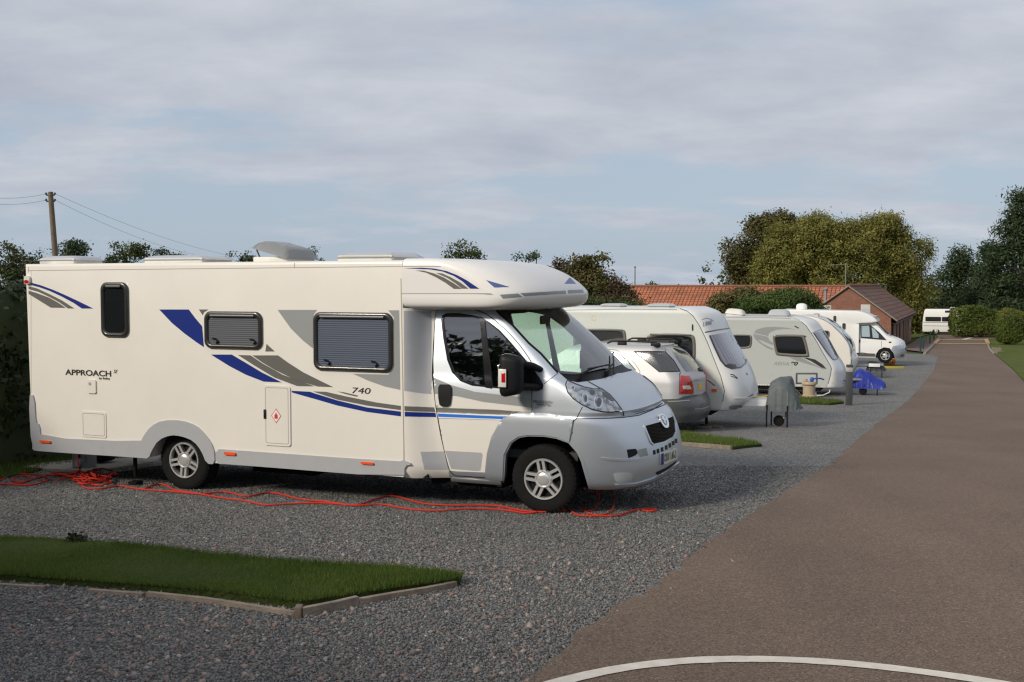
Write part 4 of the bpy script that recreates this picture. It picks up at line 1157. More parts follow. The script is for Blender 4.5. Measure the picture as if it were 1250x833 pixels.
# ---- third caravan, mostly hidden
seam4 = [(1034,457),(1037,450),(1039,444),(1039.8,437),(1038.8,426),(1035.6,418),(1028,408.6),(1016,397),(1005,390.2),(994,387.3),(985,386)]
sil4 = [(1043,453),(1047.2,446),(1048,436),(1044.5,429.6),(1041.3,422),(1038.9,415),(1034,406),(1026.8,399.8),(1016.3,392.5),(1006.7,387)]
V4, r4, T4, zb4, zt4, b4_, f4_ = tourer('touring_caravan', 'white caravan with steeply curved dark front windows, mostly hidden behind the grey swoosh caravan', 'touring caravans on the pitches', (1034,457), 39.5, 22, seam4, sil4, 'cream', 'white')
def caravan4():
    V, T, root = V4, T4, r4
    bm = V.patch(T, [(1008,387.3),(1016.3,391.8),(1026.5,399.2),(1026.5,401.2),(1020,397.5),(1012,391)], off=.008, step=1.5, rim=.01); mk('front_window', bm, M['privacy'], root)
    bm = V.patch(T, [(1027.5,401),(1034,406.3),(1038.5,414.5),(1041,422),(1040.2,425),(1038,423.5),(1034,414.5),(1029,406.5)], off=.008, step=1.5, rim=.01); mk('front_window', bm, M['darkglass'], root)
    side_window(V, [(1000,403.5),(1011,403.5),(1012.8,405.5),(1012.5,411.5),(1011,412.8),(1000,412)], -1.12, .05, M['wframe_l'], M['darkglass'], root)
    rooflight(V, 990, 1003, -.2, 382, zt4, root, w=.45)
    bm = bmesh.new(); box(bm, .2, 1.2, -.05, .05, .42, .52); tube(bm, [(.25, -.5, .46), (1.2, -.05, .46)], .04, 8); mk('hitch_frame', bm, M['galv'], root)
caravan4()

# ---- silver estate car, its tail towards the road
def suv():
    A = R(25); P = atY(829, 480, 19.9); hw = .90
    o = P + Vector((math.sin(A), math.cos(A), 0))*hw; o.z = g(o.y)
    root = empty('estate_car', o, -A, 'silver estate car with roof rails parked between motorhome and caravan', 'car'); V = Veh(o, A, root)
    fits = []
    n = 2.5
    def xcf(z): return float(np.interp(z, [.2, .6, .95, 1.05, 1.3, 1.55, 1.66], [-.22, -.20, -.22, -.25, -.40, -.58, -.70]))
    def hwf(z): return float(np.interp(z, [.2, .35, .55, .8, 1.0, 1.1, 1.35, 1.55, 1.62, 1.68], [.84, .90, .915, .91, .895, .87, .80, .735, .70, .62]))
    for p in [(863,511),(868,499),(866.5,486),(862,480),(861,458),(857,453),(853,448),(841,432),(830.5,424.5),(824,422)]:
        z0 = V.side(*p, 0)[1]; m, z = vfit(V, *p, xcf(z0), hwf(z0), n, z0); fits.append((z, m))
    fits.sort(); fz = [f[0] for f in fits]; fx = [f[1] for f in fits]
    ztop = V.side(800, 422.5, -.6)[1]
    lv = [.24, .30, .38, .46, .55, .62, .66, .70, .8, .9, .98, 1.04, 1.1, 1.2, 1.3, 1.4, 1.48, 1.54, 1.59, 1.63, 1.66]
    lv = [z*ztop/1.66 for z in lv]
    keys = []
    for z in lv:
        xr = float(np.interp(z, [.2, .5, .85, .95, 1.02, 1.06, 1.6, 1.7], [-4.3, -4.36, -4.25, -4.05, -3.4, -3.05, -2.25, -1.9]))
        keys.append((z, hwf(z*1.66/ztop), xcf(z), max(float(np.interp(z, fz, fx)), xcf(z)+.05), n, xr))
    bm = half_shell(interp_slices(keys, 3), nc=40, nside=24, top=True, bottom=True, back=True)
    full = bm.copy(); mirror_bm(full); T = V.bvh(full); full.free()
    bump = [(700,487),(811,487.5),(826.7,487.2),(834,484.5),(847,482.2),(862,481),(880,478),(880,540),(690,540)]
    bp = take(bm, V.carve(bm, bump))
    mk('body', mirror_bm(bm), M['silver_car'], root, ang=35); mk('bumper', mirror_bm(bp), M['greybumper'], root, ang=35)
    bm = V.patch(T, [(774,429.2),(793,429),(812,429.8),(822,440),(830,453.4),(820,454),(804.5,454.2),(790,442)], off=.004, step=3, rim=.004); q = mk2('window', bm, M['privacy'], root)
    bm = V.ribbon(T, [(774,429.2),(793,429),(812,429.8),(822,440),(830,453.4),(820,454),(804.5,454.2),(790,442)], .8, closed=True, off=.006); mk2('window_seal', bm, M['black'], root)
    bm = V.patch(T, [(735,428.5),(748,430),(757,433.8),(767,442),(776,452.3),(750,452.3),(730,448)], off=.004, step=3, rim=.004); mk2('window', bm, M['paleglass'], root)
    bm = V.ribbon(T, [(735,428.5),(748,430),(757,433.8),(767,442),(776,452.3)], .9, off=.006); mk2('window_seal', bm, M['black'], root)
    bm = V.ribbon(T, [(735,426),(752,427.5),(765,434),(775,444),(781,453),(782,470)], .7, off=.002); mk2('panel_gap', bm, M['greybumper'], root)
    bm = V.ribbon(T, [(811.5,424.5),(813,430),(826,447),(830.5,455),(830,458)], .7, off=.002); V.ribbon(T, [(829.5,456),(829,482)], .7, off=.002, bm=bm); mk2('panel_gap', bm, M['greybumper'], root)
    bm = V.patch(T, [(818,425.2),(824,425.4),(836,429.6),(848,440.4),(853.4,447.6),(850.4,452.6),(837,453.8),(828,441)], off=.004, step=2.5, rim=.005); mk('rear_window', bm, M['privacy'], root)
    bm = V.patch(T, [(830.6,459),(841.4,459.6),(844,466),(846,473),(846,481),(829.4,480.6)], off=.014, step=1.5, rim=.016); tl = mk2('tail_lamp', bm, M['red_lens'], root)
    bm = V.patch(T, [(833,471),(841,470.6),(843.2,475.3),(833.4,475)], off=.017, step=1.5, rim=.004); mk2('reversing_lens', bm, M['white_lens'], tl[0], tl[1])
    bm = V.patch(T, [(852,468),(856.6,468.4),(856.6,476.6),(851.8,476.5)], off=.008, step=2, rim=.01); mk('number_plate', bm, M['plate_y'], root)
    bm = V.ribbon(T, [(822,423),(828,423.5),(837,428)], 1.6, off=.03, rim=.035); mk('spoiler', bm, M['silver_car'], root)
    bm = V.ribbon(T, [(846.5,463.5),(855,464),(860.5,464)], 1.2, off=.01, rim=.012); mk('tailgate_handle', bm, M['silver_car'], root)
    bm = V.ribbon(T, [(815,490.3),(828,490),(842,489)], 1.2, off=.008, rim=.01); V.ribbon(T, [(848,499.5),(858,499),(866,496)], 1.2, off=.006, rim=.01, bm=bm); mk('bumper_strip', bm, M['lgrey'], root)  # upper pale strip is the bumper's highlight, put in as colour
    bm = V.patch(T, [(852,449.5),(858,450.5),(857.5,454),(852.5,453)], off=.03, step=2, rim=.03); mk('wiper_motor', bm, M['black'], root)
    for s_ in (-1, 1):
        bm = bmesh.new(); a = V.at(741, 419.2, -.62); b = V.at(806, 421.8, -.62)
        y = .60*s_; tube(bm, [(a.x, y, ztop+.03), (a.x+.1, y, ztop+.075), ((a.x+b.x)/2, y, ztop+.08), (b.x-.12, y, ztop+.07), (b.x, y, ztop+.01)], .018, 8)
        for x in (a.x+.3, b.x-.1): box(bm, x-.09, x+.09, y-.025, y+.025, ztop-.03, ztop+.06, .01)
        mk('roof_rail', bm, M['black'], root)
        wheel(V, -.98, s_*.86, .36, .36, .23, root, out=s_, simple=True); wheel(V, -3.68, s_*.86, .36, .36, .23, root, out=s_, simple=True)
    bm = bmesh.new(); tube(bm, [(.0, 0, .40), (.14, 0, .38), (.19, 0, .42), (.19, 0, .48)], .025, 8); lathe(bm, [(.001, .03), (.026, .012), (.026, -.012), (.001, -.03)], 12, 'z', (.19, 0, .49)); mk('tow_bar', bm, M['galv'], root)
suv()

# ---- white coachbuilt van conversion further along
def small_motorhome():
    A = R(22); P = atY(1080.4, 434.3, 47.6); hw = .98
    o = P + Vector((math.sin(A), math.cos(A), 0))*hw; o.z = P.z-.33
    root = empty('motorhome', o, -A, 'white motorhome with silver bumper parked in front of the brick building', 'motorhome'); V = Veh(o, A, root)
    hb = 1.10; S = lambda px, py, y=-hb: V.side(px, py, y)
    top = S(1005, 378.5)[1]
    pod = [S(*p) for p in [(1046,380.3),(1052,381.3),(1060,384.3),(1066,387.6),(1070.2,391.2),(1070.6,393.3),(1064,394.6),(1050,395),(1046,396)]]
    zl = S(1049, 431)[1]; xb = S(1049, 400)[0]
    prof = [(-4.6, zl), (xb-.02, zl), (xb-.02, pod[-1][1])] + pod[::-1] + [(-4.5, top)]
    bm = bmesh.new(); a = [bm.verts.new((x, -hb, z)) for x, z in prof]; b = [bm.verts.new((x, hb, z)) for x, z in prof]; n = len(prof)
    bm.faces.new(a); bm.faces.new(b[::-1])
    for i in range(n): bm.faces.new((a[i], b[i], b[(i+1) % n], a[(i+1) % n]))
    fixn(bm)
    es = [e for e in bm.edges if abs(e.verts[0].co.y-e.verts[1].co.y) < .01 and all(v.co.z > zl+1.0 for v in e.verts)]
    bmesh.ops.bevel(bm, geom=es, offset=.05, segments=3, affect='EDGES', profile=.5)
    mk('living_box', bm, M['white'], root, ang=40)
    fits = []; nn = 2.6
    xcf = lambda z: float(np.interp(z, [.2, 1.0, 1.25, 1.9], [.30, .20, .0, -.62])); hwf = lambda z: float(np.interp(z, [.2, .35, .7, 1.1, 2.0], [.92, .975, .985, .96, .83]))
    for p in [(1104,436),(1106.4,430),(1106.6,424),(1104.5,417),(1100,413.8),(1094.5,411.5),(1087.5,409.5),(1081,404.5),(1074,399),(1069,395.5)]:
        z0 = V.side(*p, 0)[1]; m, z = vfit(V, *p, xcf(z0), hwf(z0), nn, z0); fits.append((z, m))
    fits.sort(); fz = [f[0] for f in fits]; fx = [f[1] for f in fits]
    keys = [(z, hwf(z), xcf(z), max(float(np.interp(z, fz, fx)), xcf(z)+.05), nn, xb-.05) for z in [.22+(2.05-.22)*k/26 for k in range(27)]]
    bm = half_shell(keys, nc=26, nside=8, top=True, bottom=False)
    full = bm.copy(); mirror_bm(full); T = V.bvh(full); full.free()
    archp = [(1068.5,445),(1069.5,432),(1073,427),(1079,424.2),(1086,425.2),(1090.6,431),(1092.3,438),(1092,446)]
    take(bm, V.carve(bm, archp)).free()
    bump = [(1092,446),(1092.3,438),(1090.6,431),(1088,427),(1090,422.5),(1106,421),(1130,420),(1130,460)]
    bp = take(bm, V.carve(bm, bump))
    sc = take(bm, V.carve(bm, [(1067,393),(1068.5,396.5),(1076,402.5),(1084,410),(1088,410.3),(1100,409),(1090,390),(1070,388)]))
    mk('cab', mirror_bm(bm), M['white'], root, ang=35); mk('bumper', mirror_bm(bp), M['silver'], root, ang=35); mk('windscreen', mirror_bm(sc), M['paleglass'], root)
    bm = V.patch(T, [(1050,397),(1062,396.5),(1064.5,398.5),(1074,406.5),(1082.5,415.6),(1063,414),(1051,413)], off=.004, step=2, rim=.004); w = mk2('window_surround', bm, M['gloss_black'], root)
    bm = V.patch(T, [(1051,398),(1061,397.6),(1062,411.5),(1052,411.3)], off=.008, step=2, rim=.003); V.patch(T, [(1064,400),(1067.5,402),(1072.5,408.5),(1072.5,413),(1065.5,412.4)], off=.008, step=2, bm=bm, rim=.003); mk2('window', bm, M['paleglass'], w[0], w[1])
    bm = V.patch(T, [(1094,417.3),(1098,415),(1102.5,417.8),(1105,422.3),(1100,422.2),(1096.5,421)], off=.006, step=1.5, rim=.006, sm=1); mk2('headlight', bm, M['reflector'], root)
    bm = V.patch(T, [(1105,424.5),(1106.3,424),(1106.4,427.5),(1105.2,428)], off=.006, step=1, rim=.006); mk('grille', bm, M['black'], root)
    bm = V.patch(T, [(1048.8,414.8),(1050,414.8),(1050,418.5),(1048.8,418.5)], off=.015, step=1, rim=.016); V.patch(T, [(1085,417.2),(1088,417.2),(1088,418.8),(1085,418.8)], off=.01, step=1, bm=bm, rim=.01); mk2('door_handle', bm, M['black'], root)
    bm = V.ribbon(T, [(1048.9,396),(1048.9,430),(1060,431.8),(1068,432)], .45, off=.002); V.ribbon(T, [(1076,416),(1076,424.5)], .4, off=.002, bm=bm); mk2('panel_gap', bm, M['greybumper'], root)
    bm = V.patch(T, [(1099,433.5),(1103.5,432.5),(1103,435),(1099.5,435.6)], off=.004, step=1, rim=.004); mk2('fog_lamp', bm, M['greybumper'], root)
    a = S(1047, 428.3, -hb+.05); b = S(1068, 434.8, -hb+.05)
    bm = bmesh.new(); vs = [(-4.5, a[1]), (b[0], a[1]-.12), (b[0], b[1]), (-4.5, b[1])]
    plate(bm, vs, -.97, .04); mk2('skirt', bm, M['greybumper'], root)
    bm = bmesh.new(); box(bm, -4.4, 1.0*.5, -.8, .8, .22, .5); box(bm, -.5, .5, -.7, .7, .3, .85); box(bm, -.9, .2, -.8, .8, .5, .9); mk('chassis', bm, M['under'], root, smooth=False)
    bm = bmesh.new(); q = S(1019, 390.5); plate(bm, rrect(q[0]-.06, q[0]+.06, q[1]-.18, q[1]+.18, .05, 4), -hb, .02); mk2('window', bm, M['privacy'], root)
    bm = bmesh.new(); q = S(1030.5, 398); plate(bm, rrect(q[0]-.08, q[0]+.06, q[1]-.16, q[1]+.12, .05, 4), -hb, .02); mk2('window', bm, M['privacy'], root)
    # satellite dome on the roof
    p = V.at(978.5, 378, 0.0); bm = bmesh.new(); lathe(bm, [(.24, 0), (.25, .06), (.25, .16), (.20, .24), (.10, .275), (.001, .285)], 24, 'z', (p.x, 0, top-.01)); mk('satellite_dome', bm, M['white'], root)
    for s_ in (-1, 1):
        wheel(V, 0, s_*.97, .33, .33, .21, root, out=s_, simple=True); wheel(V, -3.4, s_*1.0, .33, .33, .21, root, out=s_, simple=True)
small_motorhome()

# ---- high roofed van beyond the road junction
def far_van(name, label, cat, px, py, Y, A=21):
    A = R(A); P = atY(px, py, Y); hw = .98
    o = P + Vector((math.sin(A), math.cos(A), 0))*hw; o.z = g(o.y)
    root = empty(name, o, -A, label, cat); V = Veh(o, A, root)
    keys = [(z, h, xc, xf, 2.6, xr) for z, h, xc, xf, xr in [(.3,.92,4.6,5.1,.02),(.5,.97,4.6,5.25,0),(.9,.98,4.5,5.15,0),(1.15,.98,4.3,4.95,0),(1.3,.97,3.9,4.5,.02),(1.7,.95,3.5,4.1,.04),(2.0,.92,3.2,3.8,.08),(2.1,.90,3.1,3.7,.10),(2.25,.88,2.9,3.5,.12),(2.45,.82,2.6,3.2,.18),(2.55,.72,2.4,3.0,.28)]]
    bm = half_shell(keys, nc=20, nside=8, top=True, bottom=True, back=True); mirror_bm(bm); fixn(bm); T = V.bvh(bm); mk('body', bm, M['white'], root, ang=35)
    return V, root, T
V, root, T = far_van('camper_van', 'white high roofed camper van with dark windows on the grass behind the clipped hedge', 'camper van', 1126, 405, 108)
bm = bmesh.new(); plate(bm, rrect(.25, 1.7, 1.33, 1.78, .08, 3), -.965, .03); plate(bm, rrect(1.78, 3.2, 1.33, 1.78, .08, 3), -.965, .03); mk2('window', bm, M['darkglass'], root)
bm = bmesh.new(); plate(bm, rrect(2.05, 2.75, 2.2, 2.42, .05, 3), -.87, .03); mk2('roof_window', bm, M['privacy'], root)
bm = bmesh.new(); plate(bm, [(.1, 1.20), (3.9, 1.20), (3.9, 1.245), (.1, 1.245)], -.975, .008); plate(bm, [(.1, .86), (4.2, .86), (4.2, .90), (.1, .90)], -.98, .008); mk2('stripe', bm, M['greybumper'], root)
bm = bmesh.new(); box(bm, -.06, .06, -.93, .93, .32, .95, .02); mk('rear_bumper', bm, M['black'], root)
bm = bmesh.new(); box(bm, .4, 4.4, -.8, .8, .25, .5); mk('chassis', bm, M['under'], root)
for s_ in (-1, 1):
    wheel(V, 1.25, s_*.97, .34, .34, .22, root, out=s_, simple=True); wheel(V, 4.2, s_*.97, .34, .34, .22, root, out=s_, simple=True)
P0 = atY(1150, 405, 118)
V, root, T = far_van('touring_caravan', 'distant white caravan roof showing just above the clipped hedge', 'caravan', 1157, 404, 121)
bm = bmesh.new(); plate(bm, rrect(.6, 1.7, 1.5, 2.0, .08, 3), -.965, .03); mk2('window', bm, M['darkglass'], root)
for s_ in (-1, 1): wheel(V, 2.4, s_*.97, .34, .34, .22, root, out=s_, simple=True)

# ================================================================== ground, road, grass
def struct(o): o['kind'] = 'structure'; return o
def gravelmat():
    m, nt, b = new_mat('grey_chippings'); tc = N(nt, 'ShaderNodeTexCoord')
    v = N(nt, 'ShaderNodeTexVoronoi', Scale=46.0, feature='F1'); nt.links.new(tc.outputs['Object'], v.inputs['Vector'])
    sp = N(nt, 'ShaderNodeSeparateColor'); nt.links.new(v.outputs['Color'], sp.inputs[0])
    r = N(nt, 'ShaderNodeValToRGB'); el = r.color_ramp.elements
    cols = [(0, (.055, .056, .056)), (.35, (.115, .117, .115)), (.65, (.185, .184, .175)), (.88, (.235, .228, .21)), (.95, (.24, .19, .16)), (1, (.36, .35, .33))]
    el[0].position, el[0].color = cols[0][0], (*cols[0][1], 1); el[1].position, el[1].color = cols[-1][0], (*cols[-1][1], 1)
    for p, c in cols[1:-1]: e = el.new(p); e.color = (*c, 1)
    nt.links.new(sp.outputs[0], r.inputs['Fac'])
    n = N(nt, 'ShaderNodeTexNoise', Scale=.55, Detail=5.0, Roughness=.65); nt.links.new(tc.outputs['Object'], n.inputs['Vector'])
    mp = N(nt, 'ShaderNodeMapRange'); mp.inputs['From Min'].default_value = .3; mp.inputs['From Max'].default_value = .7; mp.inputs['To Min'].default_value = .86; mp.inputs['To Max'].default_value = 1.18
    nt.links.new(n.outputs['Fac'], mp.inputs['Value'])
    mx = N(nt, 'ShaderNodeMix', data_type='RGBA', blend_type='MULTIPLY'); mx.inputs[0].default_value = 1; nt.links.new(r.outputs[0], mx.inputs[6]); nt.links.new(mp.outputs[0], mx.inputs[7])
    nt.links.new(mx.outputs[2], b.inputs['Base Color']); b.inputs['Roughness'].default_value = .8
    bp = N(nt, 'ShaderNodeBump', Strength=1.0, Distance=.018); bp.invert = True; nt.links.new(v.outputs['Distance'], bp.inputs['Height']); nt.links.new(bp.outputs[0], b.inputs['Normal'])
    return m
def roadmat():
    m, nt, b = new_mat('brown_tarmac'); tc = N(nt, 'ShaderNodeTexCoord')
    v = N(nt, 'ShaderNodeTexVoronoi', Scale=120.0); nt.links.new(tc.outputs['Object'], v.inputs['Vector'])
    sp = N(nt, 'ShaderNodeSeparateColor'); nt.links.new(v.outputs['Color'], sp.inputs[0])
    r = N(nt, 'ShaderNodeValToRGB'); el = r.color_ramp.elements
    el[0].color = (.085, .060, .043, 1); el[1].color = (.29, .215, .165, 1); e = el.new(.55); e.color = (.155, .110, .082, 1); e = el.new(.9); e.color = (.20, .145, .110, 1)
    nt.links.new(sp.outputs[0], r.inputs['Fac'])
    n = N(nt, 'ShaderNodeTexNoise', Scale=.35, Detail=8.0, Roughness=.6); nt.links.new(tc.outputs['Object'], n.inputs['Vector'])
    mp = N(nt, 'ShaderNodeMapRange'); mp.inputs['From Min'].default_value = .3; mp.inputs['From Max'].default_value = .7; mp.inputs['To Min'].default_value = .85; mp.inputs['To Max'].default_value = 1.14
    nt.links.new(n.outputs['Fac'], mp.inputs['Value'])
    # long, faint wheel tracks along the road
    mpg = N(nt, 'ShaderNodeMapping'); mpg.inputs['Rotation'].default_value = (0, 0, R(23.5)); mpg.inputs['Scale'].default_value = (.8, .035, 1); nt.links.new(tc.outputs['Object'], mpg.inputs[0])
    n2 = N(nt, 'ShaderNodeTexNoise', Scale=1.0, Detail=4.0); nt.links.new(mpg.outputs[0], n2.inputs['Vector'])
    mp2 = N(nt, 'ShaderNodeMapRange'); mp2.inputs['From Min'].default_value = .35; mp2.inputs['From Max'].default_value = .65; mp2.inputs['To Min'].default_value = .95; mp2.inputs['To Max'].default_value = 1.05
    nt.links.new(n2.outputs['Fac'], mp2.inputs['Value'])
    ml = N(nt, 'ShaderNodeMath', operation='MULTIPLY'); nt.links.new(mp.outputs[0], ml.inputs[0]); nt.links.new(mp2.outputs[0], ml.inputs[1])
    mx = N(nt, 'ShaderNodeMix', data_type='RGBA', blend_type='MULTIPLY'); mx.inputs[0].default_value = 1; nt.links.new(r.outputs[0], mx.inputs[6]); nt.links.new(ml.outputs[0], mx.inputs[7])
    nt.links.new(mx.outputs[2], b.inputs['Base Color']); b.inputs['Roughness'].default_value = .85; b.inputs['Specular IOR Level'].default_value = .3
    bp = N(nt, 'ShaderNodeBump', Strength=.6, Distance=.006); nt.links.new(v.outputs['Distance'], bp.inputs['Height']); nt.links.new(bp.outputs[0], b.inputs['Normal'])
    return m
def grassmat(name, c1, c2, c3=None):
    m, nt, b = new_mat(name); tc = N(nt, 'ShaderNodeTexCoord')
    n = N(nt, 'ShaderNodeTexNoise', Scale=.7, Detail=8.0, Roughness=.7); nt.links.new(tc.outputs['Object'], n.inputs['Vector'])
    r = N(nt, 'ShaderNodeValToRGB'); el = r.color_ramp.elements; el[0].position = .35; el[1].position = .68; el[0].color = (*c1, 1); el[1].color = (*c2, 1)
    nt.links.new(n.outputs['Fac'], r.inputs['Fac']); nt.links.new(r.outputs[0], b.inputs['Base Color']); b.inputs['Roughness'].default_value = .9; b.inputs['Specular IOR Level'].default_value = .1
    n2 = N(nt, 'ShaderNodeTexNoise', Scale=25.0, Detail=5.0); nt.links.new(tc.outputs['Object'], n2.inputs['Vector'])
    bp = N(nt, 'ShaderNodeBump', Strength=.8, Distance=.05); nt.links.new(n2.outputs['Fac'], bp.inputs['Height']); nt.links.new(bp.outputs[0], b.inputs['Normal'])
    return m
M['gravel'] = gravelmat(); M['road'] = roadmat()
M['lawn'] = grassmat('lawn_grass', (.066, .092, .020), (.118, .138, .032)); M['field'] = grassmat('rough_grass', (.05, .07, .02), (.09, .11, .03))
M['soil'] = mat('dark_soil', (.06, .045, .03), .95, var=.3, bump=.6, bscale=40)
M['road_white'] = mat('worn_white_road_paint', (.62, .57, .50), .75, var=.12, vscale=14)
M['road_yellow'] = mat('ochre_road_paint', (.42, .29, .13), .8, var=.2, vscale=9)
M['pave'] = mat('red_pavers', (.15, .10, .085), .85, var=.2, vscale=7)
M['kerb'] = mat('kerb_stone', (.27, .225, .19), .85, var=.15)
def sheet(name, poly, step, off, m):
    pts, tris = cdt(poly, step)
    bm = bmesh.new(); vs = [bm.verts.new((x, y, g(y)+off)) for x, y in pts]
    for t in tris:
        f = bm.faces.new([vs[i] for i in t]); f.normal_update()
        if f.normal.z < 0: f.normal_flip()
    return struct(mk(name, bm, m, smooth=True))
def gp(px, py): p = ongr(px, py); return (p.x, p.y)
def jag(line, amp, step, seed):
    rng = random.Random(seed); out = []
    for p in sample_poly(line, step, False):
        out.append((p[0]+rng.gauss(0, amp), p[1]+rng.gauss(0, amp)))
    return out
# terrain
ys = [-30, -15, -6] + [i*.5 for i in range(-6, 100)] + [50+i for i in range(0, 95)] + [150, 170, 200, 260, 340, 500, 900, 2500]
xs_ = [-2500, -700, -250, -120, -70, -40, -25, -15, -8, -4, 0, 4, 8, 12, 16, 20, 25, 30, 36, 42, 50, 60, 75, 100, 150, 260, 700, 2500]
V_ = np.array([(x, y, g(y)-.05) for y in ys for x in xs_]); nx = len(xs_)
Fq = np.array([(j*nx+i, j*nx+i+1, (j+1)*nx+i+1, (j+1)*nx+i) for j in range(len(ys)-1) for i in range(nx-1)])
struct(mknp('ground', V_, Fq, M['field'], smooth=True))
edge_l = [gp(*p) for p in [(560,905),(600,868),(647,829),(720,764),(808,706.5),(870,659),(938,615),(1016,566),(1068,519),(1110,488),(1141,451),(1146,436)]]
gravel_poly = [(-12, 2.2)] + [(edge_l[0][0], 2.2)] + [(x+.25, y-.05) for x, y in edge_l] + [(26.3, 62), (22.5, 67), (17, 60), (11.6, 57), (-6.9, 13.0), (-9.6, 7)]
gravel_in = [(-12, 2.2), (edge_l[0][0]-.1, 2.2)] + [(x-.06, y) for x, y in edge_l] + [(26.3, 62), (17, 60), (11.6, 57), (-6.9, 13.0), (-9.6, 7)]
sheet('gravel', gravel_poly, .55, 0, M['gravel'])
edge_j = jag(edge_l, .018, .12, 3)
edge_r = [(2100,900),(1700,690),(1400,560),(1290,498),(1250,466),(1238,453),(1225,442),(1213,432),(1208,427),(1206,420),(1205.5,414)]
far_r = [gp(*p) for p in edge_r]
kerbl = [gp(*p) for p in [(1146.5,412.5),(1141.5,418.5),(1128.5,432.5)]]
kl0 = kerbl[-1]
road_poly = [(edge_l[0][0]-.35, 2.2)] + edge_j + [gp(1139,433.5), kl0] + kerbl[-2::-1] + [(43.5, 111), (56, 107), (64, 100), (50, 97)] + far_r[::-1] + [(far_r[0][0], 2.2)]
sheet('road', road_poly, .8, .007, M['road'])
# painted lines
def painted(name, line, w, m, off):
    P = [Vector(gp(*p)) for p in line]; P = sample_poly([tuple(p) for p in smooth_poly([tuple(p) for p in P], 2, False)], .12, False)
    bm = bmesh.new(); prev = None
    for i, p in enumerate(P):
        a = Vector(P[max(i-1, 0)]); b = Vector(P[min(i+1, len(P)-1)]); t = (b-a).normalized(); n = Vector((-t.y, t.x))*w/2
        r1 = random.uniform(.94, 1.06)
        q = [bm.verts.new((p[0]+s*n.x*r1, p[1]+s*n.y*r1, g(p[1]+s*n.y)+off)) for s in (1, -1)]
        if prev:
            f = bm.faces.new((prev[0], prev[1], q[1], q[0])); f.normal_update()
            if f.normal.z < 0: f.normal_flip()
        prev = q
    return struct(mk(name, bm, m))
painted('road_marking', [(640,848),(696,831),(756,818),(818,810.3),(870,807.2),(922,806.8),(974,808),(1042,812.6),(1120,821.5),(1203,833.5),(1270,846)], .105, M['road_white'], .012)
painted('road_marking', [(1174.5,415.2),(1180,413.8),(1186,412.6)], .35, M['road_white'], .014)
# speed hump outline: a low ramp with painted edges
bm = bmesh.new()
h0, h1, h2, h3 = [Vector(gp(*p)) for p in ((1141.3,420.6),(1206.3,420.6),(1203.5,415.6),(1146.5,415.4))]
rows = []
for i in range(7):
    t = i/6; hh = .09*math.sin(math.pi*t)
    rows.append([bm.verts.new((*(h0.lerp(h3, t).lerp(h1.lerp(h2, t), k/8)), g(h0.lerp(h3, t).y)+.010+hh)) for k in range(9)])
for i in range(6):
    for k in range(8): bm.faces.new((rows[i][k], rows[i][k+1], rows[i+1][k+1], rows[i+1][k]))
fixn(bm); struct(mk('speed_hump', bm, M['road']))
for ln, w in (([(1141.6,420.2),(1206,420.2)], .28), ([(1146,416.2),(1203.6,416.3)], .22)):
    bm = bmesh.new(); a, b = [Vector(gp(*p)) for p in ln]; k = .025 if w == .28 else .085
    for i in range(12):
        p, q = a.lerp(b, i/12), a.lerp(b, (i+1)/12); vs = [bm.verts.new((v.x, v.y+s*w*1.6, g(v.y)+k+.02)) for v, s in ((p, -1), (q, -1), (q, 1), (p, 1))]; bm.faces.new(vs)
    struct(mk('road_marking', bm, M['road_yellow'], smooth=False))
for px_, py0, py1 in ((1144, 415.5, 420.5), (1204.6, 415.6, 420.6)):
    bm = bmesh.new(); a, b = Vector(gp(px_+(2.2 if px_ < 1150 else -1.2), py0)), Vector(gp(px_-(2.4 if px_ < 1150 else -1.5), py1))
    vs = [bm.verts.new((v.x+s*.16, v.y, g(v.y)+.13)) for v, s in ((b, -1), (b, 1), (a, 1), (a, -1))]; lo = [bm.verts.new((v.co.x, v.co.y, v.co.z-.13)) for v in vs]
    bm.faces.new(vs)
    for i in range(4): bm.faces.new((vs[i], lo[i], lo[(i+1) % 4], vs[(i+1) % 4]))
    fixn(bm); struct(mk('road_marking', bm, M['road_yellow'], smooth=False))
# pavement by the building and its kerb, right hand lawn
pave = [kl0] + [kerbl[1], kerbl[0], (39.5, 99), (36.5, 97), (26.2, 73.2), (25.4, 66.5)]
sheet('pavement', pave, 1.2, .05, M['pave'])
bm = bmesh.new(); tube(bm, [(x, y, g(y)+.04) for x, y in sample_poly(kerbl, 1.5, False)], .09, 6); struct(mk('kerb', bm, M['kerb']))
lawn = far_r + [(44.5, 92), (52, 95), (75, 97), (110, 85), (80, 30), (30, 9)]
lawn = [p for p in far_r][::1] + [(46.5, 93), (55, 96), (80, 97), (120, 85), (90, 30), (40, 2.2), (far_r[0][0], 2.2)]
sheet('lawn', lawn, 1.4, .03, M['lawn'])
sheet('lawn', [(36.6, 98.5), (43.6, 111.5), (60, 109), (75, 104), (110, 108), (110, 150), (30, 150), (24, 105)], 2.5, .02, M['lawn'])
bm = bmesh.new(); tube(bm, [(p[0], p[1], g(p[1])+.02) for p in sample_poly(far_r[7:], 1.0, False)], .07, 6); struct(mk('kerb', bm, M['kerb']))

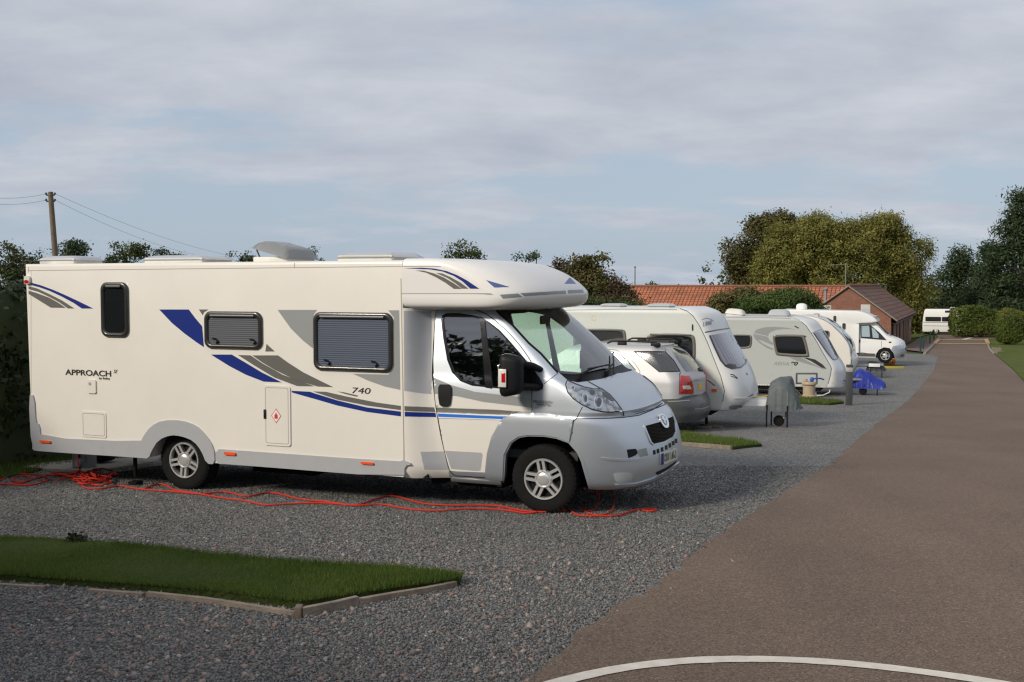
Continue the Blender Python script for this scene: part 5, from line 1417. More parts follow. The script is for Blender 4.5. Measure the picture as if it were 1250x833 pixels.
# ---- grass strips with blades
def leafgreen(name, c0, c1, c2): return leafmat(name, [c0, c1, c2], .65, .3)
M['blade'] = leafgreen('grass_blade', (.036, .062, .011), (.088, .140, .022), (.17, .20, .038))
M['blade_far'] = leafgreen('grass_blade_light', (.07, .11, .02), (.12, .165, .032), (.17, .21, .045))
def blades(poly, n, h, w, rise, seed, bm_base=None):
    rng = np.random.default_rng(seed); xs = [p[0] for p in poly]; ys2 = [p[1] for p in poly]; P = []
    while len(P) < n:
        x = rng.uniform(min(xs), max(xs), n); y = rng.uniform(min(ys2), max(ys2), n)
        P += [(a, b) for a, b in zip(x, y) if inpoly((a, b), poly)]
    P = np.array(P[:n]); z = np.array([g(y) for y in P[:, 1]]) + rise
    hh = h*rng.uniform(.55, 1.35, n)*(1+.5*np.sin(P[:, 0]*2.3+1)*np.sin(P[:, 1]*3.1)); th = rng.uniform(0, 2*math.pi, n); ln = rng.uniform(.1, .8, n)*hh; la = rng.uniform(0, 2*math.pi, n)
    dx = np.cos(th)*w/2; dy = np.sin(th)*w/2
    a = np.stack([P[:, 0]-dx, P[:, 1]-dy, z-.01], 1); b = np.stack([P[:, 0]+dx, P[:, 1]+dy, z-.01], 1)
    c = np.stack([P[:, 0]+np.cos(la)*ln, P[:, 1]+np.sin(la)*ln, z+hh], 1)
    v = np.empty((n*3, 3)); v[0::3] = a; v[1::3] = b; v[2::3] = c
    return v, np.arange(n*3).reshape(n, 3)
def bed(name, poly, rise, m, step=.3):
    pts, tris = cdt(poly, step); bm = bmesh.new()
    nb = len(sample_poly(poly, step)); vs = []
    for i, (x, y) in enumerate(pts): vs.append(bm.verts.new((x, y, g(y)+(rise if i >= nb else rise*.80)+(.012*noise.noise((x*4, y*4, 0)) if i >= nb else 0))))
    for t in tris:
        f = bm.faces.new([vs[i] for i in t]); f.normal_update()
        if f.normal.z < 0: f.normal_flip()
    for i in range(nb):
        j = (i+1) % nb; lo = [bm.verts.new((vs[k].co.x, vs[k].co.y, g(vs[k].co.y)-.03)) for k in (i, j)]; bm.faces.new((vs[j], vs[i], lo[0], lo[1]))
    return struct(mk(name, bm, m))
gw_top = [(-90,660),(0,664.5),(40,665.5),(95,669),(150,673),(200,679),(260,686),(330,692.5),(400,698),(450,701),(520,706),(563,711)]
gw_bot = [(561,714.5),(520,721),(480,726),(420,736),(366,743),(340,741),(250,729),(170,721.5),(110,717.5),(0,709),(-90,702)]
wedge = [gp(*p) for p in gw_top+gw_bot]
M['turf'] = grassmat('turf', (.03, .045, .012), (.055, .075, .018))
bed('turf_bed', wedge, .075, M['turf'])
wc = Vector((sum(p[0] for p in wedge)/len(wedge), sum(p[1] for p in wedge)/len(wedge)))
wedge_b = [(p[0]+(.035 if p[1] < wc.y else .01)*math.copysign(1, p[0]-wc.x)*.5, p[1]+(-.035 if i >= len(gw_top) else .015)) for i, p in enumerate(wedge)]
v, f = blades(wedge_b, 62000, .030, .0042, .066, 11); o = mknp('grass', v, f, M['blade']); tag(o, kind='stuff')
strip1 = [gp(*p) for p in [(700,524),(835,532.5),(870,536),(905,540),(924,543.5),(930,545.5),(912,547),(893,549.5),(870,547),(835,543.5),(700,533)]]
bed('turf_bed', strip1, .05, M['turf']); v, f = blades(strip1, 12000, .05, .010, .045, 12); tag(mknp('grass', v, f, M['blade_far']), kind='stuff')
strip2 = [gp(*p) for p in [(880,484),(960,486.5),(990,488),(1015,490),(1030,493),(1012,495),(985,494),(950,492),(880,489)]]
bed('turf_bed', strip2, .05, M['turf']); v, f = blades(strip2, 8000, .06, .016, .045, 13); tag(mknp('grass', v, f, M['blade_far']), kind='stuff')
hedge_foot = [gp(*p) for p in [(-80,592),(0,586),(40,578),(62,571)]] + [(-4.2, 16), (-6.9, 15.5), (-10.5, 10)]
bed('turf_bed', hedge_foot, .03, M['turf'], .5); v, f = blades(hedge_foot, 9000, .05, .010, .03, 14); tag(mknp('grass', v, f, M['blade']), kind='stuff')
# bare earth patch at the lawn edge
sheet('bare_earth', [gp(*p) for p in jag([(1208.5,427),(1211,424.5),(1216,425.2),(1220,424.6),(1224,427.2),(1221,428.6),(1226,431),(1219,430.2),(1216,433.2),(1213,429.8),(1208.5,427)], .35, 2.0, 4)[:-1]], .6, .036, mat('straw_earth', (.17, .14, .07), .9, var=.3))
# concrete edging boards round the near grass
def edging(line, h, th, top, name='edging_kerb'):
    bm = bmesh.new(); P = [Vector(gp(*p)) for p in line]; rows = []
    for i, p in enumerate(P):
        a = P[max(i-1, 0)]; b = P[min(i+1, len(P)-1)]; t = (b-a).normalized(); n = Vector((-t.y, t.x))*th/2; dz = random.uniform(-.006, .006)
        z = g(p.y)
        rows.append([bm.verts.new((p.x+n.x, p.y+n.y, z-.05)), bm.verts.new((p.x+n.x, p.y+n.y, z+top+dz)), bm.verts.new((p.x-n.x, p.y-n.y, z+top+dz)), bm.verts.new((p.x-n.x, p.y-n.y, z-.05))])
    for r0, r1 in zip(rows, rows[1:]):
        for k in range(4): bm.faces.new((r0[k], r0[(k+1) % 4], r1[(k+1) % 4], r1[k]))
    bm.faces.new(rows[0]); bm.faces.new(rows[-1][::-1]); fixn(bm)
    return struct(mk(name, bm, M['conc_edge'], smooth=False))
edging([(-90,709.5),(0,715.6),(55,718.6)], .1, .035, .022)
edging([(108,722.8),(175,728.2)], .1, .035, .026); edging([(180,728.6),(250,736.2),(300,743.2),(361,752.2)], .1, .035, .036)
edging([(368,753.5),(410,745),(436,739.2)], .1, .04, .062); edging([(437,739),(480,730.8),(520,724),(556,716.8)], .1, .04, .04)
edging([(700,534),(835,544),(870,547.5),(893,549.5)], .1, .05, .06)
bm = bmesh.new(); p = ongr(364.5, 753.5); box(bm, p.x-.022, p.x+.022, p.y-.03, p.y+.05, p.z-.03, p.z+.072, .006); tag(mk('wooden_peg', bm, M['wood']), 'short dark wooden peg at the near corner of the grass edging', 'peg')
# slab below the motorhome's tail
slab = [gp(*p) for p in [(26,572.6),(76,562.5),(110,558),(200,556),(188,566),(112,578.5)]]
bed('concrete_slab', slab, .035, M['concrete'])
# loose stones
def stones(name, n, region, smin, smax, seed, m):
    rng = np.random.default_rng(seed); P = []
    while len(P) < n:
        y = rng.uniform(*region[1], 4000); y = y[rng.uniform(0, 1, 4000) < (region[1][0]/y)**1.3]
        x = y*rng.uniform(-.53, .30, len(y))
        for a, b in zip(x, y):
            k_ = a-(rng.exponential(.05) if rng.uniform() < .95 else rng.exponential(.25))
            if inpoly((k_, b), gravel_in) and not inpoly((a, b), wedge): P.append((a, b))
    P = np.array(P[:n]); ref = np.array([(1,0,0),(-1,0,0),(0,1,0),(0,-1,0),(0,0,1),(0,0,-1)], float)
    fc = np.array([(0,2,4),(2,1,4),(1,3,4),(3,0,4),(2,0,5),(1,2,5),(3,1,5),(0,3,5)])
    s = rng.uniform(smin, smax, n)**1.0; v = np.repeat(ref[None], n, 0)*(1+rng.uniform(-.35, .35, (n, 6, 1))) + rng.normal(0, .22, (n, 6, 3))
    v[:, :, 0] *= s[:, None]; v[:, :, 1] *= (s*rng.uniform(.55, .95, n))[:, None]; v[:, :, 2] *= (s*rng.uniform(.4, .7, n))[:, None]
    th = rng.uniform(0, 2*math.pi, n); c, sn = np.cos(th)[:, None], np.sin(th)[:, None]
    tl = rng.normal(0, .35, n)[:, None]
    z2 = v[:, :, 2] + v[:, :, 0]*tl; x2 = v[:, :, 0]*c - v[:, :, 1]*sn; y2 = v[:, :, 0]*sn + v[:, :, 1]*c
    zg = np.array([g(y) for y in P[:, 1]]) + s*.25
    v = np.stack([x2+P[:, 0:1], y2+P[:, 1:2], z2+zg[:, None]], 2).reshape(-1, 3)
    f = (fc[None] + (np.arange(n)*6)[:, None, None]).reshape(-1, 3)
    return tag(mknp(name, v, f, m), kind='stuff')
def stonemat():
    m, nt, b = new_mat('loose_stone'); geo = N(nt, 'ShaderNodeNewGeometry'); r = N(nt, 'ShaderNodeValToRGB'); el = r.color_ramp.elements; r.color_ramp.interpolation = 'LINEAR'
    cols = [(0, (.045, .047, .048)), (.3, (.10, .103, .104)), (.6, (.165, .166, .162)), (.84, (.225, .22, .205)), (.90, (.235, .175, .145)), (.97, (.265, .185, .15)), (.992, (.33, .31, .28)), (1, (.55, .53, .50))]
    el[0].position, el[0].color = cols[0][0], (*cols[0][1], 1); el[1].position, el[1].color = cols[-1][0], (*cols[-1][1], 1)
    for p, c in cols[1:-1]: e = el.new(p); e.color = (*c, 1)
    nt.links.new(geo.outputs['Random Per Island'], r.inputs['Fac']); nt.links.new(r.outputs[0], b.inputs['Base Color']); b.inputs['Roughness'].default_value = .75
    return m
M['stone'] = stonemat()
stones('loose_gravel', 160000, (None, (4.0, 14.0)), .0055, .0138, 21, M['stone'])
def pinkstone():
    m, nt, b = new_mat('pinkish_flat_stone'); geo = N(nt, 'ShaderNodeNewGeometry'); r = N(nt, 'ShaderNodeValToRGB'); el = r.color_ramp.elements
    el[0].color = (.15, .145, .14, 1); el[1].color = (.34, .29, .25, 1); q = el.new(.5); q.color = (.24, .155, .13, 1)
    nt.links.new(geo.outputs['Random Per Island'], r.inputs['Fac']); nt.links.new(r.outputs[0], b.inputs['Base Color']); b.inputs['Roughness'].default_value = .8; return m
stones('loose_stones', 1500, (None, (4.0, 9.0)), .012, .030, 22, pinkstone())

# ================================================================== foliage
M['oak'] = leafmat('dark_autumn_leaf', [(.055, .058, .021), (.115, .105, .037), (.19, .14, .055)])
M['willow'] = leafmat('olive_willow_leaf', [(.105, .112, .026), (.205, .198, .047), (.33, .29, .085)])
M['conifer'] = leafmat('dark_conifer', [(.020, .034, .015), (.042, .066, .027), (.074, .105, .042)], .6, .1)
M['midgreen'] = leafmat('mid_green_leaf', [(.035, .055, .018), (.075, .102, .032), (.125, .145, .05)])
M['ltgreen'] = leafmat('pale_green_leaf', [(.045, .06, .022), (.085, .10, .04), (.13, .14, .06)])
M['brownleaf'] = leafmat('brown_leaf', [(.05, .038, .022), (.10, .068, .04), (.09, .095, .036)])
M['hedge'] = leafmat('dark_hedge_leaf', [(.010, .018, .008), (.024, .038, .014), (.048, .066, .024)], .5, .15)
M['privet'] = leafmat('clipped_hedge_leaf', [(.055, .085, .017), (.11, .145, .028), (.19, .20, .05)])
M['yellowgreen'] = leafmat('golden_hedge_leaf', [(.12, .135, .025), (.20, .21, .045), (.30, .27, .075)])
M['ivy'] = leafmat('shrub_leaf', [(.035, .06, .015), (.075, .115, .026), (.125, .165, .042)])
M['brownshrub'] = leafmat('browning_shrub_leaf', [(.085, .08, .028), (.135, .122, .042), (.185, .15, .062)])
def leaves(name, blobs, n, size, m, parent, seed, clump=22, sig=.32, shape=2.0, shell=.55, asp=.55, droop=0.0):
    """blobs: (x,y,z,rx,ry,rz) in the parent's frame"""
    rng = np.random.default_rng(seed); B = np.array(blobs, float); wgt = (B[:, 3]*B[:, 4]*B[:, 5])**(2/3); wgt /= wgt.sum()
    nc = max(6, n//clump); bi = rng.choice(len(B), nc, p=wgt)
    d = rng.normal(size=(nc, 3)); d /= np.linalg.norm(d, axis=1)[:, None]
    if shape > 2.2: d = d/((np.abs(d)**shape).sum(1)**(1/shape))[:, None]
    rad = rng.uniform(shell, 1.0, nc)**.8
    lump = 1+.16*np.sin(d[:, 0]*5+bi)*np.cos(d[:, 2]*6+bi*2)+.10*np.sin(d[:, 1]*9+bi*3) if shape <= 2.2 else 1+.03*np.sin(d[:, 0]*6)*np.cos(d[:, 2]*7)
    C = B[bi, :3] + d*B[bi, 3:]*(rad*lump)[:, None]
    ci = rng.integers(0, nc, n); s = size*rng.uniform(.6, 1.35, n)
    p = C[ci] + rng.normal(size=(n, 3))*sig*np.array([1, 1, .75]); p[:, 2] -= droop*np.abs(rng.normal(size=n))
    nr = rng.normal(size=(n, 3)) + d[ci]*1.1 + np.array([0, 0, .5]); nr /= np.linalg.norm(nr, axis=1)[:, None]
    t = rng.normal(size=(n, 3)); t -= nr*(t*nr).sum(1)[:, None]; t /= np.linalg.norm(t, axis=1)[:, None]; b = np.cross(nr, t)
    a = t*(s/2)[:, None]; c = b*(s*asp/2)[:, None]
    v = np.empty((n*4, 3)); v[0::4] = p-a; v[1::4] = p+c*1.0-a*.1; v[2::4] = p+a; v[3::4] = p-c
    return mknp(name, v, np.arange(n*4).reshape(n, 4), m, parent)
def plant(name, label, cat, Y, blobs_px, n, leaf, m, seed, group=None, trunk=True, depth=.8, clump=22, sig=None, trunk_r=None, **kw):
    """blobs_px: (px, py, rx px, ry px): sizes read off the photograph at distance Y, depth from their width"""
    k = Y/F; cx = sum(b[0] for b in blobs_px)/len(blobs_px); w = ray(cx, 400); X = w.x/w.y*Y
    base = Vector((X, Y, g(Y))); root = empty(name, base, 0, label, cat, group); rng = random.Random(seed)
    B = []
    for (px, py, rx, ry) in blobs_px:
        q = atY(px, py, Y) - base; c_ = (q.x, rng.uniform(-.25, .25)*rx*k, q.z, rx*k, rx*k*depth, ry*k); B.append(c_)
    if group == 'trees beyond the pitches' and Y < 100:   # the part of the crown the vehicles hide
        top_ = max(b[2]+b[5] for b in B); bx = sum(b[0] for b in B)/len(B); wd = max(max(b[0]+b[3] for b in B)-min(b[0]-b[3] for b in B), 1.6)
        for fz in (.24, .42, .60):
            B.append((bx+rng.uniform(-.15, .15)*wd, rng.uniform(-.2, .2)*wd, top_*fz, wd*.52, wd*.45, top_*.17)); n += int(n*.28)
    full = list(B)
    if kw.get('shape', 2.0) <= 2.2:
        B2 = []
        for c_ in B:
            sm_ = c_[5] < 1.2 and trunk; q_ = .60 if sm_ else .84
            B2.append((c_[0], c_[1], c_[2], c_[3]*q_, c_[4]*q_, c_[5]*q_))
            for _ in range(12 if sm_ else 9):
                d_ = Vector((rng.gauss(0, 1), rng.gauss(0, 1), rng.gauss(0, 1))).normalized(); f_ = rng.uniform(.14, .36) if sm_ else rng.uniform(.22, .48); r_ = rng.uniform(.6, 1.12) if sm_ else rng.uniform(.55, .95)
                B2.append((c_[0]+d_.x*c_[3]*r_, c_[1]+d_.y*c_[4]*r_, c_[2]+d_.z*c_[5]*r_, c_[3]*f_, c_[4]*f_, max(c_[5]*f_, c_[3]*f_*.5)))
        full = B; B = B2
    sg = sig if sig is not None else leaf*1.1
    leaves('crown' if trunk else 'foliage', B, n, leaf, m, root, seed, clump, sg, **kw)
    B = full; top = max(b[2] for b in B)
    bm = bmesh.new(); r0 = trunk_r or max(.10, top*.022)
    if trunk:
        tx = sum(b[0] for b in B)/len(B)
        zs = min(b[2]-b[5]*.4 for b in B); tube(bm, [(tx, 0, -.1), (tx+.05*r0, 0, max(zs, .6)*.6), (tx, .1, top*.8)], [r0*1.25, r0, r0*.35], 9)
        for b in B:
            s = Vector((tx, 0, max(zs, .5)*.8+.2*b[2])); e = Vector(b[:3]); mid = s.lerp(e, .5)+Vector((0, 0, -.1*abs(e.x-s.x)))
            tube(bm, [s, mid, e, e+Vector((rng.uniform(-.5, .5)*b[3], rng.uniform(-.4, .4)*b[4], b[5]*.7))], [r0*.5, r0*.36, r0*.2, r0*.06], 6)
        mk('trunk', bm, M['bark'], root)
    else:
        for b in B:
            for _ in range(3):
                s = Vector((b[0]+rng.uniform(-.3, .3)*b[3], b[1], -.05)); e = Vector((b[0]+rng.uniform(-.6, .6)*b[3], b[1]+rng.uniform(-.5, .5)*b[4], b[2]+rng.uniform(0, .6)*b[5])); tube(bm, [s, s.lerp(e, .6), e], [.05, .035, .01], 5)
        mk('stem', bm, M['bark'], root)
    return root
plant('tree', 'dark russet leaved tree behind the brick building, left of the broad olive tree', 'tree', 116, [(930,292,34,34),(905,318,26,28),(955,276,26,22),(902,336,14,14),(935,335,42,26),(970,300,30,34)], 42000, .30, M['oak'], 31, trunk_r=.35, shell=.5)
plant('tree', 'broad olive green tree rising behind the roof of the brick building', 'tree', 110, [(985,302,48,38),(1045,298,50,36),(990,280,34,24),(945,312,28,30),(960,296,24,26),(1095,312,40,42),(955,322,34,32),(1030,335,75,34),(1112,345,26,36),(1018,280,28,20),(1075,284,32,22),(1090,375,36,26),(1118,372,20,30)], 150000, .30, M['willow'], 32, trunk_r=.4, shell=.5, droop=.45, asp=.36)
pg = 'dark conifers at the end of the road'
def conifer(label, Y, px, ytop, ybot, halfw, n, seed):
    bl = []; k = 9; rng = random.Random(seed)
    for i in range(k):
        t = (i+.3)/k; y = ytop+(ybot-ytop)*t
        for s in (-1, 1): bl.append((px+s*halfw*t*.55*rng.uniform(.7, 1.25), y+rng.uniform(-4, 4), halfw*(.22+.38*t)*rng.uniform(.75, 1.15), (ybot-ytop)/k*.62))
    return plant('conifer', label, 'conifer', Y, bl, n, .40, M['conifer'], seed, pg, trunk_r=.28, shell=.3, asp=.3, droop=.15)
conifer('tall black-green pine on the right edge, highest of the conifers', 104, 1246, 240, 402, 62, 30000, 41)
conifer('shorter broad conifer between the olive tree and the tall pine', 124, 1172, 308, 404, 52, 22000, 42)
conifer('conifer tucked close against the left side of the tall pine', 118, 1208, 296, 404, 44, 18000, 43)
plant('bush', 'dark green bush below the olive tree, just left of the far camper van', 'bush', 113.5, [(1112,392,12,16),(1121,378,14,14)], 4500, .25, M['midgreen'], 44, trunk=False)
plant('bush', 'dark shrub belt behind the far camper van under the conifers', 'bush', 128, [(1140,378,22,16),(1170,385,26,14),(1205,388,24,12),(1240,388,24,14)], 7000, .3, M['conifer'], 45, trunk=False)
# trees seen over the motorhome
lt = [('pale green trees above the hedge at the left edge of the photo', 58, [(14,318,22,20),(40,322,16,18),(-12,308,18,18)], 9000, .16, 'ltgreen'),
      ('dark pine just right of the leaning pole', 66, [(88,307,20,12),(72,318,16,14),(104,316,10,12)], 6000, .16, 'conifer'),
      ('olive bushy tree with wispy top between the two left rooflights', 55, [(150,312,22,12),(166,308,16,9),(136,318,12,8)], 6500, .13, 'midgreen'),
      ('low dark tree behind the flat second rooflight', 62, [(206,314,20,7),(190,318,12,7),(222,318,12,6)], 3500, .14, 'conifer'),
      ('dark flat topped tree left of the raised rooflight', 64, [(296,318,20,7)], 2500, .14, 'conifer'),
      ('thin wispy treetop right of the raised rooflight', 55, [(381,312,8,8),(390,318,8,5)], 700, .12, 'ltgreen'),
      ('small mid green round treetop above the motorhome cab pod', 60, [(568,307,17,11),(585,312,9,8),(552,315,9,5)], 3800, .15, 'midgreen'),
      ('low dark treetop right above the cab pod', 70, [(645,316,16,5),(655,313,8,4)], 1500, .15, 'conifer'),
      ('brown tinged tree right of the cab pod', 58, [(690,328,22,14),(676,340,18,16)], 4500, .16, 'brownleaf'),
      ('dark green tree between the cab pod and the tiled roof', 56, [(716,326,22,18),(728,342,24,24),(705,350,26,18)], 8500, .17, 'oak'),
      ('small reddish brown tree beside the end of the tiled roof', 54, [(756,356,15,15),(746,366,20,10)], 3500, .15, 'brownleaf'),
      ('tiny treetop peeking over the tiled roof', 118, [(795,352,8,4)], 500, .25, 'midgreen')]
for i, (lb, Y, bl, n, lf, mm) in enumerate(lt):
    plant('tree', lb, 'tree', Y, bl, n, lf, M[mm], 60+i, 'trees beyond the pitches', shell=.35)
plant('hedge', 'low yellow-green hedge behind the large caravan roof', 'hedge', 46, [(690,372,22,8),(725,373,26,9),(765,374,24,8)], 4000, .10, M['midgreen'], 80, trunk=False)
plant('shrub', 'browning shrub against the tiled roof', 'shrub', 62, [(893,370,22,17),(912,364,20,14),(880,378,18,12)], 13000, .15, M['brownshrub'], 81, trunk=False)
plant('shrub', 'bright green mounded shrub in front of the brick gable', 'shrub', 60, [(940,368,34,15),(970,364,28,16),(985,374,18,14),(925,376,26,12)], 20000, .14, M['ivy'], 82, trunk=False)
# clipped hedges at the right
plant('hedge', 'long clipped green hedge in front of the far camper van', 'hedge', 101, [(1177,393,15,16),(1197,393,20,15),(1186,382,13,8)], 32000, .17, M['privet'], 83, trunk=False, shape=7, shell=.93, clump=8, sig=.07)
plant('bush', 'round clipped bush on the lawn edge at the right', 'bush', 84, [(1233,402,15,16.5)], 22000, .13, M['privet'], 84, trunk=False, shape=3.2, shell=.92, clump=8, sig=.07)
plant('bush', 'golden green bush just behind the round clipped bush', 'bush', 96, [(1229,383,13,8),(1242,385,9,7)], 5000, .12, M['yellowgreen'], 85, trunk=False, shell=.8, clump=8, sig=.09)
# tall dark hedge behind the pitches
def long_hedge():
    a = Vector((-9.3, 7.6)); b = Vector((1.5, 31.5)); L = (b-a).length; root = empty('hedge', (a.x, a.y, g(a.y)), 0, 'tall dark hedge at the left edge behind the motorhome', 'hedge')
    B = []; k = 26
    for i in range(k):
        t = (i+.5)/k; p = a.lerp(b, t); top = 2.45+.10*math.sin(i*1.7)
        B.append((p.x-a.x-.55, p.y-a.y+.2, (top)/2+g(p.y)-g(a.y)+.0, .62, L/k*.62, top/2))
    leaves('foliage', B, 95000, .10, M['hedge'], root, 90, 14, .07, shape=4, shell=.90)
    bm = bmesh.new(); rows = []
    for i in range(41):
        t = i/40; p = a.lerp(b, t); n_ = Vector((-(b-a).y, (b-a).x)).normalized(); zg = g(p.y)-g(a.y); w_ = .42+.05*math.sin(i*2.1)
        rows.append([bm.verts.new((p.x-a.x-.55+n_.x*s*w_, p.y-a.y+.2+n_.y*s*w_, zg+z)) for s, z in ((1, -.1), (1, 2.25), (-1, 2.25), (-1, -.1))])
    for r0, r1 in zip(rows, rows[1:]):
        for k in range(3): bm.faces.new((r0[k], r0[k+1], r1[k+1], r1[k]))
    mk('inner_foliage', bm, M['hedge'], root)
    bm = bmesh.new()
    for i in range(k):
        t = (i+.5)/k; p = a.lerp(b, t); tube(bm, [(p.x-a.x-.55, p.y-a.y+.2, g(p.y)-g(a.y)-.1), (p.x-a.x-.5, p.y-a.y+.25, g(p.y)-g(a.y)+1.9)], [.05, .02], 6)
    mk('stem', bm, M['bark'], root)
long_hedge()
# weed on the near grass edge
p = ongr(93, 671); root = empty('weed', p+Vector((0, 0, .05)), 0, 'small dark leafy weed on the far edge of the near grass', 'weed')
leaves('foliage', [(0, 0, .03, .09, .05, .045)], 120, .045, M['hedge'], root, 91, 4, .02)
bm = bmesh.new(); tube(bm, [(0, 0, -.02), (.01, 0, .05)], .004, 5); mk('stem', bm, M['bark'], root)

# ================================================================== brick building
def brickmat():
    m, nt, b = new_mat('red_brick'); tc = N(nt, 'ShaderNodeTexCoord')
    br = N(nt, 'ShaderNodeTexBrick', Scale=1.0); br.inputs['Brick Width'].default_value = .225; br.inputs['Row Height'].default_value = .075; br.inputs['Mortar Size'].default_value = .010
    br.inputs['Color1'].default_value = (.26, .085, .048, 1); br.inputs['Color2'].default_value = (.19, .060, .036, 1); br.inputs['Mortar'].default_value = (.24, .17, .13, 1)
    mp = N(nt, 'ShaderNodeMapping'); mp.inputs['Rotation'].default_value = (R(90), 0, 0); nt.links.new(tc.outputs['Object'], mp.inputs[0]); nt.links.new(mp.outputs[0], br.inputs['Vector'])
    n = N(nt, 'ShaderNodeTexNoise', Scale=2.0, Detail=6.0); nt.links.new(tc.outputs['Object'], n.inputs['Vector'])
    mr = N(nt, 'ShaderNodeMapRange'); mr.inputs['To Min'].default_value = .75; mr.inputs['To Max'].default_value = 1.25; nt.links.new(n.outputs['Fac'], mr.inputs['Value'])
    mx = N(nt, 'ShaderNodeMix', data_type='RGBA', blend_type='MULTIPLY'); mx.inputs[0].default_value = 1; nt.links.new(br.outputs[0], mx.inputs[6]); nt.links.new(mr.outputs[0], mx.inputs[7])
    nt.links.new(mx.outputs[2], b.inputs['Base Color']); b.inputs['Roughness'].default_value = .85; return m
def tilemat(name, c1, c2, rows, cols, gap):
    """pantiles: bands down the slope use the roof sheet's own UV (metres)"""
    m, nt, b = new_mat(name); uv = N(nt, 'ShaderNodeUVMap'); uv.uv_map = 'UVMap'
    br = N(nt, 'ShaderNodeTexBrick', Scale=1.0); br.inputs['Brick Width'].default_value = cols; br.inputs['Row Height'].default_value = rows; br.inputs['Mortar Size'].default_value = gap; br.offset = 0
    br.inputs['Color1'].default_value = (*c1, 1); br.inputs['Color2'].default_value = (*c2, 1); br.inputs['Mortar'].default_value = (c1[0]*.25, c1[1]*.22, c1[2]*.22, 1); br.inputs['Mortar Smooth'].default_value = .3
    nt.links.new(uv.outputs[0], br.inputs['Vector']); n = N(nt, 'ShaderNodeTexNoise', Scale=.9, Detail=6.0, Roughness=.7); nt.links.new(uv.outputs[0], n.inputs['Vector'])
    mr = N(nt, 'ShaderNodeMapRange'); mr.inputs['From Min'].default_value = .3; mr.inputs['From Max'].default_value = .7; mr.inputs['To Min'].default_value = .65; mr.inputs['To Max'].default_value = 1.25; nt.links.new(n.outputs['Fac'], mr.inputs['Value'])
    mx = N(nt, 'ShaderNodeMix', data_type='RGBA', blend_type='MULTIPLY'); mx.inputs[0].default_value = 1; nt.links.new(br.outputs[0], mx.inputs[6]); nt.links.new(mr.outputs[0], mx.inputs[7])
    nt.links.new(mx.outputs[2], b.inputs['Base Color']); b.inputs['Roughness'].default_value = .8
    bp = N(nt, 'ShaderNodeBump', Strength=.8, Distance=.03); bp.invert = True; nt.links.new(br.outputs['Fac'], bp.inputs['Height']); nt.links.new(bp.outputs[0], b.inputs['Normal']); return m
M['brick'] = brickmat(); M['pantile'] = tilemat('orange_pantile', (.46, .16, .075), (.37, .125, .062), .34, .30, .035); M['darktile'] = tilemat('brown_tile', (.19, .085, .055), (.15, .068, .047), .42, 1.6, .035)
